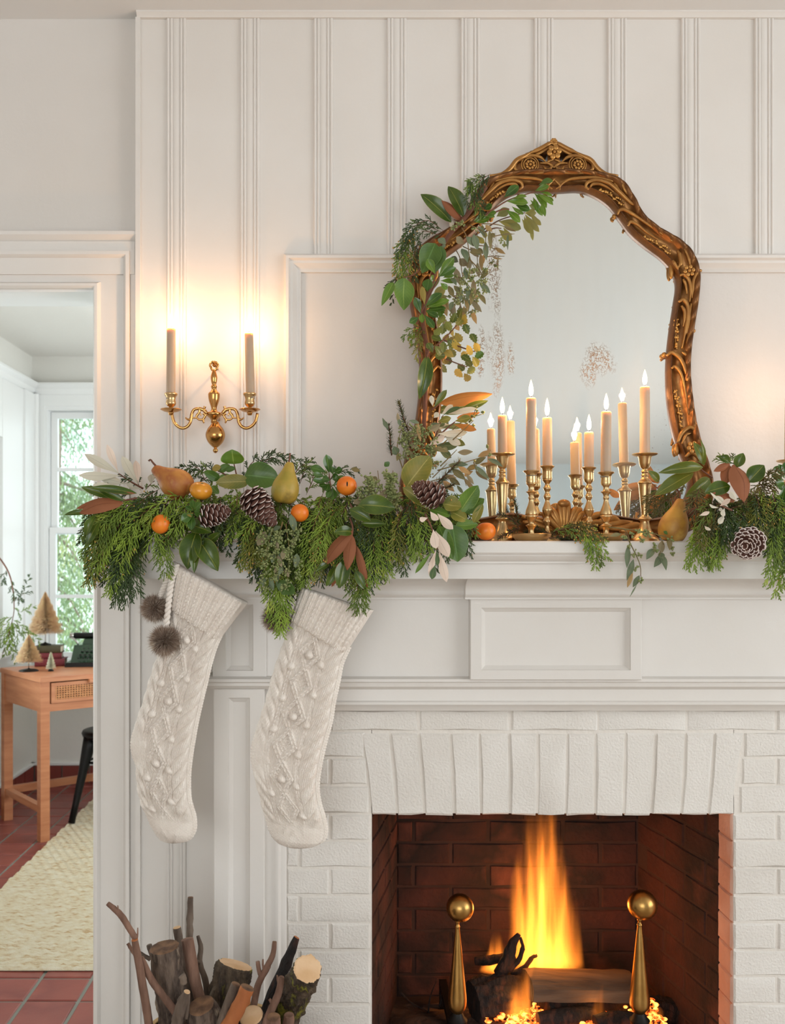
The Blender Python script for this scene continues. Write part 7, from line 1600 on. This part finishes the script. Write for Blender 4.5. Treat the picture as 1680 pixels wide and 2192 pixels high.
pear(1434, 1159, 1455, 1066, 31, -.218, 'pear_y', 'golden pear standing on the shelf below the pale olive magnolia sprig', -3, [(1454, 1066), (1455, 1058), (1447, 1045), (1436, 1034)])
M['cone'] = mat('pinecone_brown', (96, 58, 44), .75, var=(74, 44, 36), vscale=30); M['frost'] = mat('white_frost', (236, 226, 220), .85, var=(216, 196, 186), vscale=80)
def scale_mesh():
    mb = MB(); P = []; cs = 6
    prof = [(0, .18, .10), (.35, .30, .14), (.62, .44, .18), (.82, .46, .24), (.95, .34, .23), (1.0, .14, .02)]   # along, half width, thickness
    for sgn in (1, -1):
        rows = []
        for x, w_, t_ in prof: rows.append([(x, w_ * c, (sgn * t_ * .5 * (1 - c * c) ** .5) + .24 * x * x) for c in (-1, -.6, 0, .6, 1)])
        mb.grid(rows, 0, flip=(sgn < 0)); 
    mb.m = []
    for k in range(2):
        for i in range(5):
            for j in range(4): mb.m.append(1 if (i >= 4 and k == 0) or (i >= 3 and k == 0 and j in (0, 3)) else 0)
    o = mb.build('scale', [M['cone'], M['frost']], None); me = o.data; bpy.data.objects.remove(o); return me
SCALE = scale_mesh()
def cone(c0, c1, rpx, Y0, Y1, label, n=110, seed=0, slen=.62, tk=1.0, wk=.80):
    A, B = W(c0[0], c0[1], Y0), W(c1[0], c1[1], Y1); ax = B - A; L_ = ax.length; u = ax.normalized(); R = rpx * S(Y0); rg = random.Random(seed)
    root = thing('frosted_pinecone', A, label, 'pinecone', 'frosted pinecones on the garlands'); q = Vector((0, 0, 1)).rotation_difference(u)
    mb = MB(); mb.lathe([(R * .12, 0), (R * .42, L_ * .12), (R * .45, L_ * .45), (R * .25, L_ * .8), (.001, L_ * .95)], A, 12, ax=u); mb.build('core', M['cone'], root)
    for i in range(n):
        t = (i + .5) / n; a = i * 2.39996; z = t ** .9; pr_ = math.sin(PI * min(1, .22 + .80 * z)) ** .75 if z < .98 else .25
        pr_ = np.interp(z, [0, .12, .3, .55, .8, .95, 1], [.62, .92, 1.0, .92, .66, .36, .2]); rr = R * pr_
        tilt = np.interp(z, [0, .2, .5, .85, 1], [-.35, 0, .35, .85, 1.25]) * tk + rg.gauss(0, .10); d = Vector((math.cos(a) * math.cos(tilt), math.sin(a) * math.cos(tilt), math.sin(tilt)))
        Ls = max(R * slen * (.75 + .3 * pr_), R * .35); tip = Vector((math.cos(a) * rr, math.sin(a) * rr, z * L_)); base = tip - d * Ls * (1 + .05 * rg.gauss(0, 1))
        xa = d; ya = Vector((-math.sin(a), math.cos(a), 0)); za = xa.cross(ya); mt = Matrix((xa, ya, za)).transposed().to_4x4()
        sw = R * wk * (.62 + .38 * pr_); mtx = Matrix.Translation(q @ base) @ q.to_matrix().to_4x4() @ mt @ Matrix.Diagonal((Ls, sw, sw * .95, 1))
        inst(SCALE, 'scale', root, mtx)
    return root
cone((424, 1110), (494, 1092), 27, -.315, -.318, 'smaller frosted pinecone lying on its side below the yellow-orange persimmon', 66, 1)
cone((527, 1050), (588, 1124), 33, -.31, -.325, 'larger frosted pinecone leaning below the upright green pear', 84, 2)
cone((950, 1074), (884, 1036), 30, -.335, -.335, 'frosted pinecone beside the mirror before the big yellowing leaf', 66, 3)
cone((1603, 1158), (1596, 1170), 37, -.285, -.345, 'round frosted pinecone seen end on, hanging in the right garland', 74, 4, .85, .5, .50)

# cedar branch standing on the sunroom sill at the picture edge
vs_c = Vector((SX + .12, 1.95, .80)); 
br = thing('cedar_branch', W(-14, 1180, 2.35), 'cedar branch leaning before the side window of the sunroom at the picture edge', 'branch')
def bpt(px, py): return W(px, py, 2.35)
mb = MB(); mb.tube(spline([bpt(-30, 1170), bpt(0, 1196), bpt(22, 1235), bpt(30, 1290), bpt(26, 1330), bpt(4, 1405)], 20), [.005 - .0002 * i for i in range(20)], 7); mb.build('stem', M['stem'], br)
for pts, kk in (([(28, 1300), (45, 1310), (70, 1300)], 0), ([(28, 1290), (50, 1270), (62, 1236)], 2), ([(26, 1325), (50, 1345), (82, 1372)], 0), ([(26, 1330), (10, 1360), (-4, 1380)], 0), ([(26, 1325), (24, 1370), (34, 1412)], 0), ([(22, 1330), (6, 1340), (-10, 1350)], 1), ([(26, 1330), (14, 1380), (10, 1400)], 0), ([(24, 1240), (30, 1265), (44, 1285)], 2), ([(28, 1320), (10, 1325), (0, 1330)], 0), ([(28, 1330), (40, 1360), (56, 1350)], 0), ([(27, 1335), (20, 1360), (22, 1392)], 1), ([(14, 1220), (8, 1232), (9, 1244)], 2)):
    frond(br, [bpt(*p) for p in pts], .058, [CED[kk], M['stem']], cr, dens=.55, thick=1.7)
